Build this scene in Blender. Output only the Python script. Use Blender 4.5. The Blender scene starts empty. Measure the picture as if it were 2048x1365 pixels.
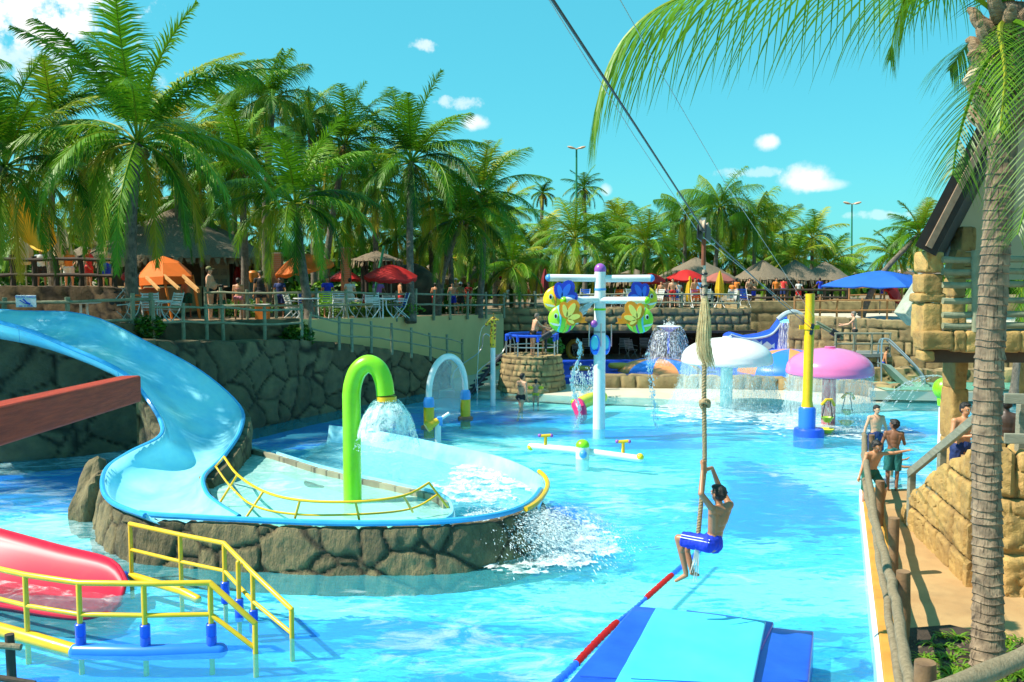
import bpy, bmesh, math, random
from mathutils import Vector, Matrix, noise
R = math.radians
random.seed(7)
scn = bpy.context.scene
C = scn.collection
# ---------------------------------------------------------------- camera
F = 1800.0; CAMZ = 4.7; PITCH = math.atan(142.5 / F)
cd = bpy.data.cameras.new('camera'); cam = bpy.data.objects.new('camera', cd); C.objects.link(cam)
cam.location = (0, 0, CAMZ); cam.rotation_euler = (math.pi / 2 - PITCH, 0, 0)
cd.sensor_width = 36.0; cd.lens = 36.0 * F / 2048.0; cd.clip_start = .05; cd.clip_end = 3000
scn.camera = cam
FW = Vector((0, math.cos(PITCH), -math.sin(PITCH))); UP = Vector((0, math.sin(PITCH), math.cos(PITCH)))
def ray(px, py): return Vector(((px - 1024) / F, 0, 0)) + FW + UP * ((682.5 - py) / F)
def A(px, py, Y):
    d = ray(px, py); return Vector((0, 0, CAMZ)) + d * (Y / d.y)
def G(px, py, h=0.0):
    d = ray(px, py); return Vector((0, 0, CAMZ)) + d * ((h - CAMZ) / d.z)
# ---------------------------------------------------------------- world, sun, exposure
SUN_EL, SUN_AZ = R(50), math.atan2(-1.0, -0.16)      # azimuth measured from +Y towards +X
sun_dir = Vector((math.sin(SUN_AZ) * math.cos(SUN_EL), math.cos(SUN_AZ) * math.cos(SUN_EL), math.sin(SUN_EL)))
W = bpy.data.worlds.new('World'); scn.world = W; W.use_nodes = True
wn = W.node_tree.nodes; wl = W.node_tree.links; wn.clear()
def wnode(t, **k):
    n = wn.new(t)
    for a, b in k.items(): setattr(n, a, b)
    return n
sky = wnode('ShaderNodeTexSky', sky_type='NISHITA', sun_disc=False, sun_elevation=SUN_EL, sun_rotation=SUN_AZ,
            altitude=0, air_density=1.0, dust_density=.6, ozone_density=1.5)
tint = wnode('ShaderNodeMix', data_type='RGBA', blend_type='MULTIPLY'); tint.inputs[0].default_value = 1
wl.new(sky.outputs[0], tint.inputs[6]); tint.inputs[7].default_value = (.60, 1.32, 1.18, 1)
tc = wnode('ShaderNodeTexCoord')
cn = wnode('ShaderNodeTexNoise'); cn.inputs['Scale'].default_value = 52; cn.inputs['Detail'].default_value = 9; cn.inputs['Roughness'].default_value = .62
wl.new(tc.outputs['Generated'], cn.inputs['Vector'])
shs = wnode('ShaderNodeHueSaturation'); shs.inputs['Saturation'].default_value = 1.12; wl.new(tint.outputs[2], shs.inputs['Color'])
flat = wnode('ShaderNodeMix', data_type='RGBA'); flat.inputs[0].default_value = .6; wl.new(shs.outputs[0], flat.inputs[6]); flat.inputs[7].default_value = (1.0, 5.3, 6.7, 1)
last = flat.outputs[2]
def cloud(px, py, rx, ry, amt, noise_amt=2.3, base=0.0):
    global last
    d = ray(px, py).normalized(); rt = Vector((0, 0, 1)).cross(d).normalized() * -1; up = rt.cross(d).normalized()
    def dot(v, r, off):
        n = wnode('ShaderNodeVectorMath', operation='DOT_PRODUCT'); wl.new(tc.outputs['Generated'], n.inputs[0]); n.inputs[1].default_value = v / r
        m = wnode('ShaderNodeMath', operation='ABSOLUTE' if off else 'MULTIPLY'); wl.new(n.outputs['Value'], m.inputs[0])
        p = wnode('ShaderNodeMath', operation='POWER'); wl.new(n.outputs['Value'], p.inputs[0]); p.inputs[1].default_value = 2
        return p.outputs[0]
    a = dot(rt, rx / F, 0); b = dot(up, ry / F, 0)
    s = wnode('ShaderNodeMath', operation='ADD'); wl.new(a, s.inputs[0]); wl.new(b, s.inputs[1])
    n = wnode('ShaderNodeMath', operation='MULTIPLY_ADD'); wl.new(cn.outputs['Fac'], n.inputs[0]); n.inputs[1].default_value = -noise_amt * 2.4; n.inputs[2].default_value = noise_amt * 1.2
    s2 = wnode('ShaderNodeMath', operation='ADD'); wl.new(s.outputs[0], s2.inputs[0]); wl.new(n.outputs[0], s2.inputs[1])
    fr = wnode('ShaderNodeVectorMath', operation='DOT_PRODUCT'); wl.new(tc.outputs['Generated'], fr.inputs[0]); fr.inputs[1].default_value = d
    mr = wnode('ShaderNodeMapRange', interpolation_type='SMOOTHSTEP'); wl.new(s2.outputs[0], mr.inputs[0])
    mr.inputs[1].default_value = 1.15; mr.inputs[2].default_value = -.15; mr.inputs[3].default_value = 0; mr.inputs[4].default_value = amt
    g = wnode('ShaderNodeMath', operation='GREATER_THAN'); wl.new(fr.outputs['Value'], g.inputs[0]); g.inputs[1].default_value = .5
    mm = wnode('ShaderNodeMath', operation='MULTIPLY'); wl.new(mr.outputs[0], mm.inputs[0]); wl.new(g.outputs[0], mm.inputs[1])
    mx = wnode('ShaderNodeMix', data_type='RGBA'); wl.new(mm.outputs[0], mx.inputs[0]); wl.new(last, mx.inputs[6]); mx.inputs[7].default_value = (8.6, 8.8, 8.7, 1)
    last = mx.outputs[2]
cloud(40, 25, 190, 60, 1.0); cloud(60, 120, 200, 50, .55); cloud(1612, 356, 52, 30, .95, .8); cloud(1640, 370, 58, 14, .7, .5)
cloud(1535, 286, 26, 17, .9, .8); cloud(1500, 345, 70, 10, .35); cloud(948, 246, 30, 17, .85, .9); cloud(920, 206, 45, 12, .5)
cloud(845, 92, 26, 12, .6); cloud(1760, 430, 60, 9, .35); cloud(1212, 380, 14, 14, .6, .5)
bg = wnode('ShaderNodeBackground'); bg.inputs[1].default_value = .085
wl.new(last, bg.inputs[0]); wo = wnode('ShaderNodeOutputWorld'); wl.new(bg.outputs[0], wo.inputs[0])
sd = bpy.data.lights.new('sun', 'SUN'); sd.energy = 5.0; sd.angle = R(.53); sd.color = (1, .93, .80)
so = bpy.data.objects.new('sun', sd); C.objects.link(so); so.rotation_euler = sun_dir.to_track_quat('Z', 'Y').to_euler(); so.location = (-20, -5, 30)
scn.view_settings.view_transform = 'Standard'; scn.view_settings.look = 'None'; scn.view_settings.gamma = 1; scn.view_settings.exposure = .70
# ---------------------------------------------------------------- mesh helpers
class MB:
    def __init__(s): s.v = []; s.f = []; s.at = {}; s.mi = []
    def add(s, vs, fs, m=0):
        b = len(s.v); s.v += [Vector(p) for p in vs]; s.f += [tuple(i + b for i in f) for f in fs]; s.mi += [m] * len(fs); return b
def box(mb, c, size, M=None, m=0):
    sx, sy, sz = [q / 2 for q in size]; c = Vector(c)
    vs = [Vector((x, y, z)) for x in (-sx, sx) for y in (-sy, sy) for z in (-sz, sz)]
    if M is not None: vs = [M @ v for v in vs]
    mb.add([v + c for v in vs], [(0, 1, 3, 2), (4, 6, 7, 5), (0, 4, 5, 1), (2, 3, 7, 6), (0, 2, 6, 4), (1, 5, 7, 3)], m)
def face_up(mb):
    out = []
    for f in mb.f:
        n = (mb.v[f[1]] - mb.v[f[0]]).cross(mb.v[f[2]] - mb.v[f[0]]); out.append(f if n.z >= 0 else tuple(reversed(f)))
    mb.f = out; return mb
def rz(a): return Matrix.Rotation(a, 3, 'Z')
def frames(pts):
    n = len(pts); T = []
    for i in range(n):
        t = (pts[min(i + 1, n - 1)] - pts[max(i - 1, 0)]); T.append(t.normalized() if t.length > 1e-9 else Vector((0, 0, 1)))
    u = T[0].orthogonal().normalized()
    if abs(T[0].z) < .9: u = T[0].cross(Vector((0, 0, 1))).normalized()
    out = []
    for t in T:
        u = (u - t * u.dot(t))
        u = u.normalized() if u.length > 1e-6 else t.orthogonal().normalized()
        out.append((t, u, t.cross(u)))
    return out
def tube(mb, pts, r, n=10, caps=True, m=0, round_caps=False):
    pts = [Vector(p) for p in pts]
    rr = list(r) if isinstance(r, (list, tuple)) else [r] * len(pts)
    if round_caps:
        t0 = (pts[0] - pts[1]).normalized(); t1 = (pts[-1] - pts[-2]).normalized(); a, b = rr[0], rr[-1]; p0, p1 = pts[0], pts[-1]
        pre = [(p0 + t0 * a * s, a * c) for s, c in ((.98, .2), (.8, .6), (.45, .89))]
        post = [(p1 + t1 * b * s, b * c) for s, c in ((.45, .89), (.8, .6), (.98, .2))]
        pts = [p for p, _ in pre] + pts + [p for p, _ in post]; rr = [q for _, q in pre] + rr + [q for _, q in post]
    fr = frames(pts); vs = []
    for p, q, (t, u, w) in zip(pts, rr, fr):
        for k in range(n):
            a = 2 * math.pi * k / n; vs.append(p + (u * math.cos(a) + w * math.sin(a)) * q)
    fs = [(i * n + k, i * n + (k + 1) % n, (i + 1) * n + (k + 1) % n, (i + 1) * n + k) for i in range(len(pts) - 1) for k in range(n)]
    if caps: fs += [tuple(range(n - 1, -1, -1)), tuple((len(pts) - 1) * n + k for k in range(n))]
    mb.add(vs, fs, m)
def lathe(mb, prof, c=(0, 0, 0), n=32, m=0, M=None):
    c = Vector(c); vs = []
    for r_, z in prof:
        for k in range(n):
            a = 2 * math.pi * k / n; v = Vector((r_ * math.cos(a), r_ * math.sin(a), z))
            vs.append((M @ v if M is not None else v) + c)
    fs = [(i * n + k, i * n + (k + 1) % n, (i + 1) * n + (k + 1) % n, (i + 1) * n + k) for i in range(len(prof) - 1) for k in range(n)]
    if prof[0][0] > 1e-4: fs.append(tuple(range(n - 1, -1, -1)))
    if prof[-1][0] > 1e-4: fs.append(tuple((len(prof) - 1) * n + k for k in range(n)))
    mb.add(vs, fs, m)
def ball(mb, c, r, n=14, k=8, m=0, M=None):
    if not hasattr(r, '__len__'): r = (r, r, r)
    prof = [(math.sin(math.pi * i / k), -math.cos(math.pi * i / k)) for i in range(k + 1)]
    S = Matrix.Diagonal(r); S = (M @ S) if M is not None else S
    c = Vector(c); vs = [c + S @ Vector((0, 0, -1))]
    for q, z in prof[1:-1]:
        for j in range(n):
            a = 2 * math.pi * j / n; vs.append(c + S @ Vector((q * math.cos(a), q * math.sin(a), z)))
    vs.append(c + S @ Vector((0, 0, 1))); L = len(vs) - 1; fs = []
    for j in range(n):
        fs.append((0, 1 + (j + 1) % n, 1 + j)); fs.append((L, 1 + (k - 2) * n + j, 1 + (k - 2) * n + (j + 1) % n))
        for i in range(k - 2): fs.append((1 + i * n + j, 1 + i * n + (j + 1) % n, 1 + (i + 1) * n + (j + 1) % n, 1 + (i + 1) * n + j))
    mb.add(vs, fs, m)
def prism(mb, poly, z0, z1, m=0):
    n = len(poly); a = sum(poly[i][0] * poly[(i + 1) % n][1] - poly[(i + 1) % n][0] * poly[i][1] for i in range(n))
    if a < 0: poly = poly[::-1]
    mb.add([(p[0], p[1], z0) for p in poly] + [(p[0], p[1], z1) for p in poly],
           [tuple(range(n - 1, -1, -1)), tuple(range(n, 2 * n))] + [(i, (i + 1) % n, n + (i + 1) % n, n + i) for i in range(n)], m)
def plate(mb, poly3, nrm, th, m=0):   # polygon given by 3D points, thickened along nrm
    n = len(poly3); nrm = Vector(nrm).normalized() * th / 2
    mb.add([Vector(p) - nrm for p in poly3] + [Vector(p) + nrm for p in poly3],
           [tuple(range(n - 1, -1, -1)), tuple(range(n, 2 * n))] + [(i, (i + 1) % n, n + (i + 1) % n, n + i) for i in range(n)], m)
def grid(mb, rows, m=0, closed=False):
    n = len(rows[0]); vs = [p for r_ in rows for p in r_]; k = n if closed else n - 1
    mb.add(vs, [(i * n + j, i * n + (j + 1) % n, (i + 1) * n + (j + 1) % n, (i + 1) * n + j) for i in range(len(rows) - 1) for j in range(k)], m)
def spline(pts, k=6):
    pts = [Vector(p) for p in pts]; out = []
    for i in range(len(pts) - 1):
        p0 = pts[max(i - 1, 0)]; p1 = pts[i]; p2 = pts[i + 1]; p3 = pts[min(i + 2, len(pts) - 1)]
        for j in range(k):
            t = j / k
            out.append(.5 * ((2 * p1) + (p2 - p0) * t + (2 * p0 - 5 * p1 + 4 * p2 - p3) * t * t + (3 * p1 - p0 - 3 * p2 + p3) * t ** 3))
    out.append(pts[-1]); return out
def build(name, mb, mats, loc=(0, 0, 0), parent=None, smooth=True, bevel=0, angle=35):
    loc = Vector(loc); me = bpy.data.meshes.new(name)
    me.from_pydata([tuple(v - loc) for v in mb.v], [], mb.f)
    for q in (mats if isinstance(mats, (list, tuple)) else [mats]): me.materials.append(q)
    if any(mb.mi): me.polygons.foreach_set('material_index', mb.mi)
    for k, vals in mb.at.items():
        a = me.attributes.new(k, 'FLOAT', 'POINT'); a.data.foreach_set('value', vals)
    if smooth:
        me.polygons.foreach_set('use_smooth', [True] * len(me.polygons))
        try: me.set_sharp_from_angle(angle=R(angle))
        except Exception: pass
    me.update()
    o = bpy.data.objects.new(name, me); C.objects.link(o)
    if parent is None: o.location = loc
    else: o.parent = parent
    if bevel:
        b = o.modifiers.new('bevel', 'BEVEL'); b.width = bevel; b.segments = 2; b.limit_method = 'ANGLE'; b.angle_limit = R(40)
    return o
def tag(o, label, cat, group=None, kind=None):
    o['label'] = label
    if cat: o['category'] = cat
    if group: o['group'] = group
    if kind: o['kind'] = kind
    return o
class Thing:
    def __init__(s, name, label, cat, loc, group=None):
        s.loc = Vector(loc); s.o = bpy.data.objects.new(name, None); C.objects.link(s.o); s.o.location = s.loc
        s.o.empty_display_size = .1; tag(s.o, label, cat, group)
    def part(s, name, mb, mat, parent=None, **k):
        return build(name, mb, mat, s.loc, parent or s.o, **k)
def single(name, mb, mat, label, cat, loc, group=None, kind=None, **k):
    return tag(build(name, mb, mat, loc, **k), label, cat, group, kind)
def struct(name, mb, mat, **k):
    o = build(name, mb, mat, **k); o['kind'] = 'structure'; return o
def kids(o): return list(o.children)
def copy_tree(o, parent=None):
    c = o.copy(); C.objects.link(c); c.parent = parent
    for ch in CH.get(o.name, []): copy_tree(ch, c)
    return c
CH = {}
def reg(o):      # remember children (o.children is slow and empty before update)
    CH[o.name] = [q for q in bpy.data.objects if q.parent == o]
    for q in CH[o.name]: reg(q)
def dup(o, loc, rot=0, s=1, label=None, group=None):
    c = copy_tree(o); c.location = Vector(loc); c.rotation_euler = (0, 0, rot); c.scale = (s, s, s)
    if label: c['label'] = label
    if group: c['group'] = group
    return c
# ---------------------------------------------------------------- materials
MATS = {}
def nm(name):
    m = bpy.data.materials.new(name); m.use_nodes = True; nt = m.node_tree; nt.nodes.clear(); return m, nt.nodes, nt.links
def rgba(c): return (c[0], c[1], c[2], 1)
def mat(name, col, rough=.5, var=.18, vs=3.0, bump=0.0, bs=20.0, metal=0.0, spec=.5, bd=.02, col2=None, coat=0, stretch=None, attr=None, det=5, trans=0, dirt=0):
    """Principled with noise variation between col and col2 (or a darker col)"""
    if name in MATS: return MATS[name]
    m, N, L = nm(name)
    o = N.new('ShaderNodeOutputMaterial'); p = N.new('ShaderNodeBsdfPrincipled'); L.new(p.outputs[0], o.inputs[0])
    p.inputs['Roughness'].default_value = rough; p.inputs['Metallic'].default_value = metal
    p.inputs['Specular IOR Level'].default_value = spec; p.inputs['Coat Weight'].default_value = coat
    t = N.new('ShaderNodeTexCoord'); vec = t.outputs['Object']
    if stretch:
        mp = N.new('ShaderNodeMapping'); mp.inputs['Scale'].default_value = stretch; L.new(vec, mp.inputs[0]); vec = mp.outputs[0]
    nz = N.new('ShaderNodeTexNoise'); nz.inputs['Scale'].default_value = vs; nz.inputs['Detail'].default_value = det; nz.inputs['Roughness'].default_value = .6; L.new(vec, nz.inputs['Vector'])
    mr = N.new('ShaderNodeMapRange'); L.new(nz.outputs['Fac'], mr.inputs[0]); mr.inputs[1].default_value = .3; mr.inputs[2].default_value = .7
    mx = N.new('ShaderNodeMix'); mx.data_type = 'RGBA'; L.new(mr.outputs[0], mx.inputs[0])
    c2 = col2 if col2 else tuple(q * (1 - var) for q in col)
    mx.inputs[6].default_value = rgba(col); mx.inputs[7].default_value = rgba(c2); c = mx.outputs[2]
    if dirt:
        n2 = N.new('ShaderNodeTexNoise'); n2.inputs['Scale'].default_value = vs * 3.7; n2.inputs['Detail'].default_value = 8; L.new(t.outputs['Object'], n2.inputs['Vector'])
        m2 = N.new('ShaderNodeMapRange'); L.new(n2.outputs['Fac'], m2.inputs[0]); m2.inputs[1].default_value = .52; m2.inputs[2].default_value = .72; m2.inputs[4].default_value = dirt
        x2 = N.new('ShaderNodeMix'); x2.data_type = 'RGBA'; L.new(m2.outputs[0], x2.inputs[0]); L.new(c, x2.inputs[6]); x2.inputs[7].default_value = (.10, .08, .05, 1); c = x2.outputs[2]
    if attr == 'stone':   # grout + per stone tint from mesh attributes
        a = N.new('ShaderNodeAttribute'); a.attribute_name = 'cell'
        hs = N.new('ShaderNodeHueSaturation'); L.new(c, hs.inputs['Color'])
        v = N.new('ShaderNodeMapRange'); L.new(a.outputs['Fac'], v.inputs[0]); v.inputs[3].default_value = .72; v.inputs[4].default_value = 1.22; L.new(v.outputs[0], hs.inputs['Value'])
        b = N.new('ShaderNodeAttribute'); b.attribute_name = 'joint'
        x = N.new('ShaderNodeMix'); x.data_type = 'RGBA'; L.new(b.outputs['Fac'], x.inputs[0]); L.new(hs.outputs[0], x.inputs[6]); x.inputs[7].default_value = rgba(tuple(q * .16 for q in col)); c = x.outputs[2]
    if attr == 'leaf':
        a = N.new('ShaderNodeAttribute'); a.attribute_name = 'hue'
        x = N.new('ShaderNodeMapRange'); L.new(a.outputs['Fac'], x.inputs[0]); x.inputs[1].default_value = 0; x.inputs[2].default_value = .45
        y1 = N.new('ShaderNodeMix'); y1.data_type = 'RGBA'; L.new(x.outputs[0], y1.inputs[0]); L.new(c, y1.inputs[6]); y1.inputs[7].default_value = (.125, .29, .007, 1)
        z = N.new('ShaderNodeMapRange'); L.new(a.outputs['Fac'], z.inputs[0]); z.inputs[1].default_value = .5; z.inputs[2].default_value = .95
        y2 = N.new('ShaderNodeMix'); y2.data_type = 'RGBA'; L.new(z.outputs[0], y2.inputs[0]); L.new(y1.outputs[2], y2.inputs[6]); y2.inputs[7].default_value = (.50, .42, .03, 1); c = y2.outputs[2]
    L.new(c, p.inputs['Base Color'])
    if bump:
        n3 = N.new('ShaderNodeTexNoise'); n3.inputs['Scale'].default_value = bs; n3.inputs['Detail'].default_value = 6; n3.inputs['Roughness'].default_value = .65; L.new(vec, n3.inputs['Vector'])
        bp = N.new('ShaderNodeBump'); bp.inputs['Strength'].default_value = bump; bp.inputs['Distance'].default_value = bd; L.new(n3.outputs['Fac'], bp.inputs['Height']); L.new(bp.outputs[0], p.inputs['Normal'])
    if trans:
        tr = N.new('ShaderNodeBsdfTranslucent'); L.new(c, tr.inputs[0]); ms = N.new('ShaderNodeMixShader'); ms.inputs[0].default_value = trans
        L.new(p.outputs[0], ms.inputs[1]); L.new(tr.outputs[0], ms.inputs[2]); L.new(ms.outputs[0], o.inputs[0])
    MATS[name] = m; return m
def watermat(name, deep, diffuse, opac, bumpd=.06, scale=1.6, foam=0.3, foamscale=.8, stretch=(1, 1, 1), rough=.06):
    m, N, L = nm(name); o = N.new('ShaderNodeOutputMaterial')
    t = N.new('ShaderNodeTexCoord'); mp = N.new('ShaderNodeMapping'); mp.inputs['Scale'].default_value = stretch; L.new(t.outputs['Object'], mp.inputs[0])
    n1 = N.new('ShaderNodeTexNoise'); n1.inputs['Scale'].default_value = scale; n1.inputs['Detail'].default_value = 6; n1.inputs['Roughness'].default_value = .62; n1.inputs['Distortion'].default_value = .6; L.new(mp.outputs[0], n1.inputs['Vector'])
    bp = N.new('ShaderNodeBump'); bp.inputs['Strength'].default_value = 1; bp.inputs['Distance'].default_value = bumpd; L.new(n1.outputs['Fac'], bp.inputs['Height'])
    tr = N.new('ShaderNodeBsdfTransparent'); tr.inputs[0].default_value = rgba(deep)
    df = N.new('ShaderNodeBsdfDiffuse'); df.inputs[0].default_value = rgba(diffuse); L.new(bp.outputs[0], df.inputs['Normal'])
    m1 = N.new('ShaderNodeMixShader'); m1.inputs[0].default_value = opac; L.new(tr.outputs[0], m1.inputs[1]); L.new(df.outputs[0], m1.inputs[2])
    # foam: thin white webs where two noises cross
    n2 = N.new('ShaderNodeTexNoise'); n2.inputs['Scale'].default_value = foamscale; n2.inputs['Detail'].default_value = 9; n2.inputs['Roughness'].default_value = .7; n2.inputs['Distortion'].default_value = 1.2; L.new(mp.outputs[0], n2.inputs['Vector'])
    n4 = N.new('ShaderNodeTexNoise'); n4.inputs['Scale'].default_value = .16; n4.inputs['Detail'].default_value = 3; L.new(t.outputs['Object'], n4.inputs['Vector'])
    ad = N.new('ShaderNodeMath'); ad.operation = 'ADD'; L.new(n2.outputs['Fac'], ad.inputs[0]); L.new(n4.outputs['Fac'], ad.inputs[1])
    r2 = N.new('ShaderNodeMapRange'); L.new(ad.outputs[0], r2.inputs[0]); r2.inputs[1].default_value = 1.04; r2.inputs[2].default_value = 1.36; r2.inputs[4].default_value = foam
    fd = N.new('ShaderNodeBsdfDiffuse'); fd.inputs[0].default_value = (.9, .97, .95, 1); L.new(bp.outputs[0], fd.inputs['Normal'])
    m2 = N.new('ShaderNodeMixShader'); L.new(r2.outputs[0], m2.inputs[0]); L.new(m1.outputs[0], m2.inputs[1]); L.new(fd.outputs[0], m2.inputs[2])
    gl = N.new('ShaderNodeBsdfGlossy'); gl.inputs['Roughness'].default_value = rough; L.new(bp.outputs[0], gl.inputs['Normal'])
    fr = N.new('ShaderNodeFresnel'); fr.inputs[0].default_value = 1.33; L.new(bp.outputs[0], fr.inputs['Normal'])
    fm = N.new('ShaderNodeMath'); fm.operation = 'MULTIPLY'; L.new(fr.outputs[0], fm.inputs[0]); fm.inputs[1].default_value = .7; m3 = N.new('ShaderNodeMixShader'); L.new(fm.outputs[0], m3.inputs[0]); L.new(m2.outputs[0], m3.inputs[1]); L.new(gl.outputs[0], m3.inputs[2])
    L.new(m3.outputs[0], o.inputs[0]); return m
def spraymat(name, dens=.5, scale=(14, 14, 1.2), lo=.45, hi=.6, white=(.93, .98, 1), base=.06):
    """falling water: streaky, partly clear, partly white"""
    m, N, L = nm(name); o = N.new('ShaderNodeOutputMaterial'); t = N.new('ShaderNodeTexCoord'); mp = N.new('ShaderNodeMapping'); mp.inputs['Scale'].default_value = scale; L.new(t.outputs['Object'], mp.inputs[0])
    n = N.new('ShaderNodeTexNoise'); n.inputs['Scale'].default_value = 1; n.inputs['Detail'].default_value = 6; n.inputs['Roughness'].default_value = .7; n.inputs['Distortion'].default_value = .4; L.new(mp.outputs[0], n.inputs['Vector'])
    r_ = N.new('ShaderNodeMapRange'); L.new(n.outputs['Fac'], r_.inputs[0]); r_.inputs[1].default_value = lo; r_.inputs[2].default_value = hi; r_.inputs[3].default_value = base; r_.inputs[4].default_value = dens
    tr = N.new('ShaderNodeBsdfTransparent'); d = N.new('ShaderNodeBsdfPrincipled'); d.inputs['Base Color'].default_value = rgba(white); d.inputs['Roughness'].default_value = .15
    ms = N.new('ShaderNodeMixShader'); L.new(r_.outputs[0], ms.inputs[0]); L.new(tr.outputs[0], ms.inputs[1]); L.new(d.outputs[0], ms.inputs[2]); L.new(ms.outputs[0], o.inputs[0]); return m

M_white = mat('white_paint', (.80, .82, .80), .32, .08, 4, coat=.15, dirt=.08)
M_yellow = mat('yellow_paint', (.86, .52, .01), .35, .15, 6, coat=.2, dirt=.12)
M_blue = mat('blue_paint', (.02, .10, .75), .35, .2, 5, coat=.2)
M_blue_l = mat('light_blue_paint', (.08, .35, .85), .35, .15, 5)
M_green = mat('lime_paint', (.26, .76, .01), .32, .15, 3, coat=.2, dirt=.07)
M_pink = mat('pink_gelcoat', (.82, .20, .46), .25, .1, 2, coat=.3)
M_red = mat('red_gelcoat', (.60, .012, .05), .42, .25, 2, spec=.35, dirt=.10)
M_purple = mat('purple_gelcoat', (.35, .10, .45), .3, .1, 3)
M_orange = mat('orange_paint', (.80, .22, .02), .5, .2, 4, dirt=.1)
M_slide = mat('slide_gelcoat', (.14, .60, .90), .18, .2, .9, coat=.3, col2=(.42, .88, .92), dirt=.06)
M_lip = mat('slide_lip', (.05, .40, .80), .25, .2, 4)
M_steel = mat('steel', (.55, .56, .55), .3, .15, 5, metal=.9)
M_darkmetal = mat('dark_metal', (.04, .04, .045), .4, .2, 5, metal=.6)
M_log = mat('weathered_log', (.30, .24, .15), .8, .4, 5, bump=.6, bs=12, bd=.04, stretch=(4, 4, .7), col2=(.17, .13, .07), dirt=.3)
M_logg = mat('greenish_log', (.30, .31, .20), .8, .3, 4, bump=.5, bs=10, col2=(.17, .19, .12), dirt=.3)
M_logdark = mat('dark_log', (.07, .045, .03), .8, .4, 5, bump=.5, bs=12)
M_plank = mat('grey_plank', (.28, .27, .20), .75, .3, 3, bump=.5, bs=14, stretch=(1, 1, 6), col2=(.17, .17, .12), dirt=.25)
M_beam = mat('red_timber', (.50, .060, .022), .6, .5, 5, bump=.35, bs=30, stretch=(1, 14, 14), col2=(.24, .022, .010), spec=.25)
M_stoned = mat('dark_fieldstone', (.18, .135, .062), .85, .3, 2.5, bump=1, bs=14, attr='stone', col2=(.09, .075, .04))
M_stonef = mat('plinth_fieldstone', (.27, .20, .09), .8, .3, 3.5, bump=1.0, bs=9, attr='stone', col2=(.10, .085, .04), stretch=(1.6, 1.6, .6), bd=.07, dirt=.5)
M_stoneb = mat('tan_blockstone', (.40, .29, .13), .85, .3, 2.0, bump=.9, bs=10, attr='stone', col2=(.26, .18, .08))
M_stoney = mat('yellow_carvedstone', (.54, .34, .105), .85, .3, 1.6, bump=1.0, bs=9, bd=.035, attr='stone', col2=(.34, .19, .06), dirt=.35)
M_tan = mat('tan_render', (.66, .48, .20), .9, .14, 1.2, bump=.2, bs=30)
M_conc = mat('concrete_walk', (.50, .32, .14), .85, .25, .9, bump=.3, bs=35, col2=(.36, .20, .08), dirt=.18)
M_deck = mat('cream_deck', (.58, .52, .40), .8, .2, .8, bump=.2, bs=30, dirt=.1)
M_coping = mat('orange_coping', (.62, .32, .05), .8, .3, 2, bump=.3, bs=30, col2=(.48, .22, .03), dirt=.2)
M_whiteline = mat('white_edge', (.8, .8, .76), .6, .1, 4)
M_soil = mat('soil', (.06, .04, .025), .95, .5, 6, bump=1, bs=25)
M_grass = mat('strap_leaf', (.10, .24, .01), .5, .3, 3, trans=.3, attr='leaf')
M_leaf = mat('palm_leaf', (.012, .085, .002), .45, .3, 2, trans=.28, attr='leaf', spec=.3)
M_leaf2 = mat('feather_palm_leaf', (.03, .14, .008), .5, .3, 2, trans=.30, attr='leaf', spec=.35)
M_bush = mat('bush_leaf', (.022, .09, .006), .5, .4, 2, trans=.25, attr='leaf')
M_dry = mat('dry_leaf', (.42, .26, .05), .7, .4, 2, trans=.3)
M_thatch = mat('thatch', (.25, .195, .13), .95, .5, 4, bump=1, bs=20, stretch=(6, 6, 1), col2=(.12, .09, .06))
M_straw = mat('straw', (.28, .21, .13), .95, .4, 4)
M_rope = mat('rope', (.46, .32, .17), .85, .3, 30, bump=.6, bs=60)
M_tassel = mat('tassel_fibre', (.80, .62, .34), .85, .3, 20, col2=(.58, .42, .20))
M_leafh = mat('near_palm_leaf', (.03, .10, .004), .42, .3, 3, trans=.3, attr='leaf', spec=.35)
M_cloth_or = mat('orange_canvas', (.90, .20, .015), .7, .15, 2, trans=.3)
M_cloth_red = mat('red_canvas', (.70, .018, .015), .6, .2, 2, trans=.3)
M_cloth_blue = mat('blue_canvas', (.02, .16, .72), .7, .15, 2, trans=.25)
M_cloth_yel = mat('yellow_canvas', (.85, .55, .02), .7, .15, 2, trans=.3)
M_cloth_cream = mat('cream_canvas', (.65, .55, .34), .7, .15, 2, trans=.25)
M_plastic = mat('white_plastic', (.74, .75, .72), .4, .1, 4)
M_brick = mat('brick', (.38, .13, .05), .85, .4, 18, bump=.4, bs=30, stretch=(1, 1, 3))
M_bark_g = mat('green_steel', (.02, .22, .10), .5, .2, 4)
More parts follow.
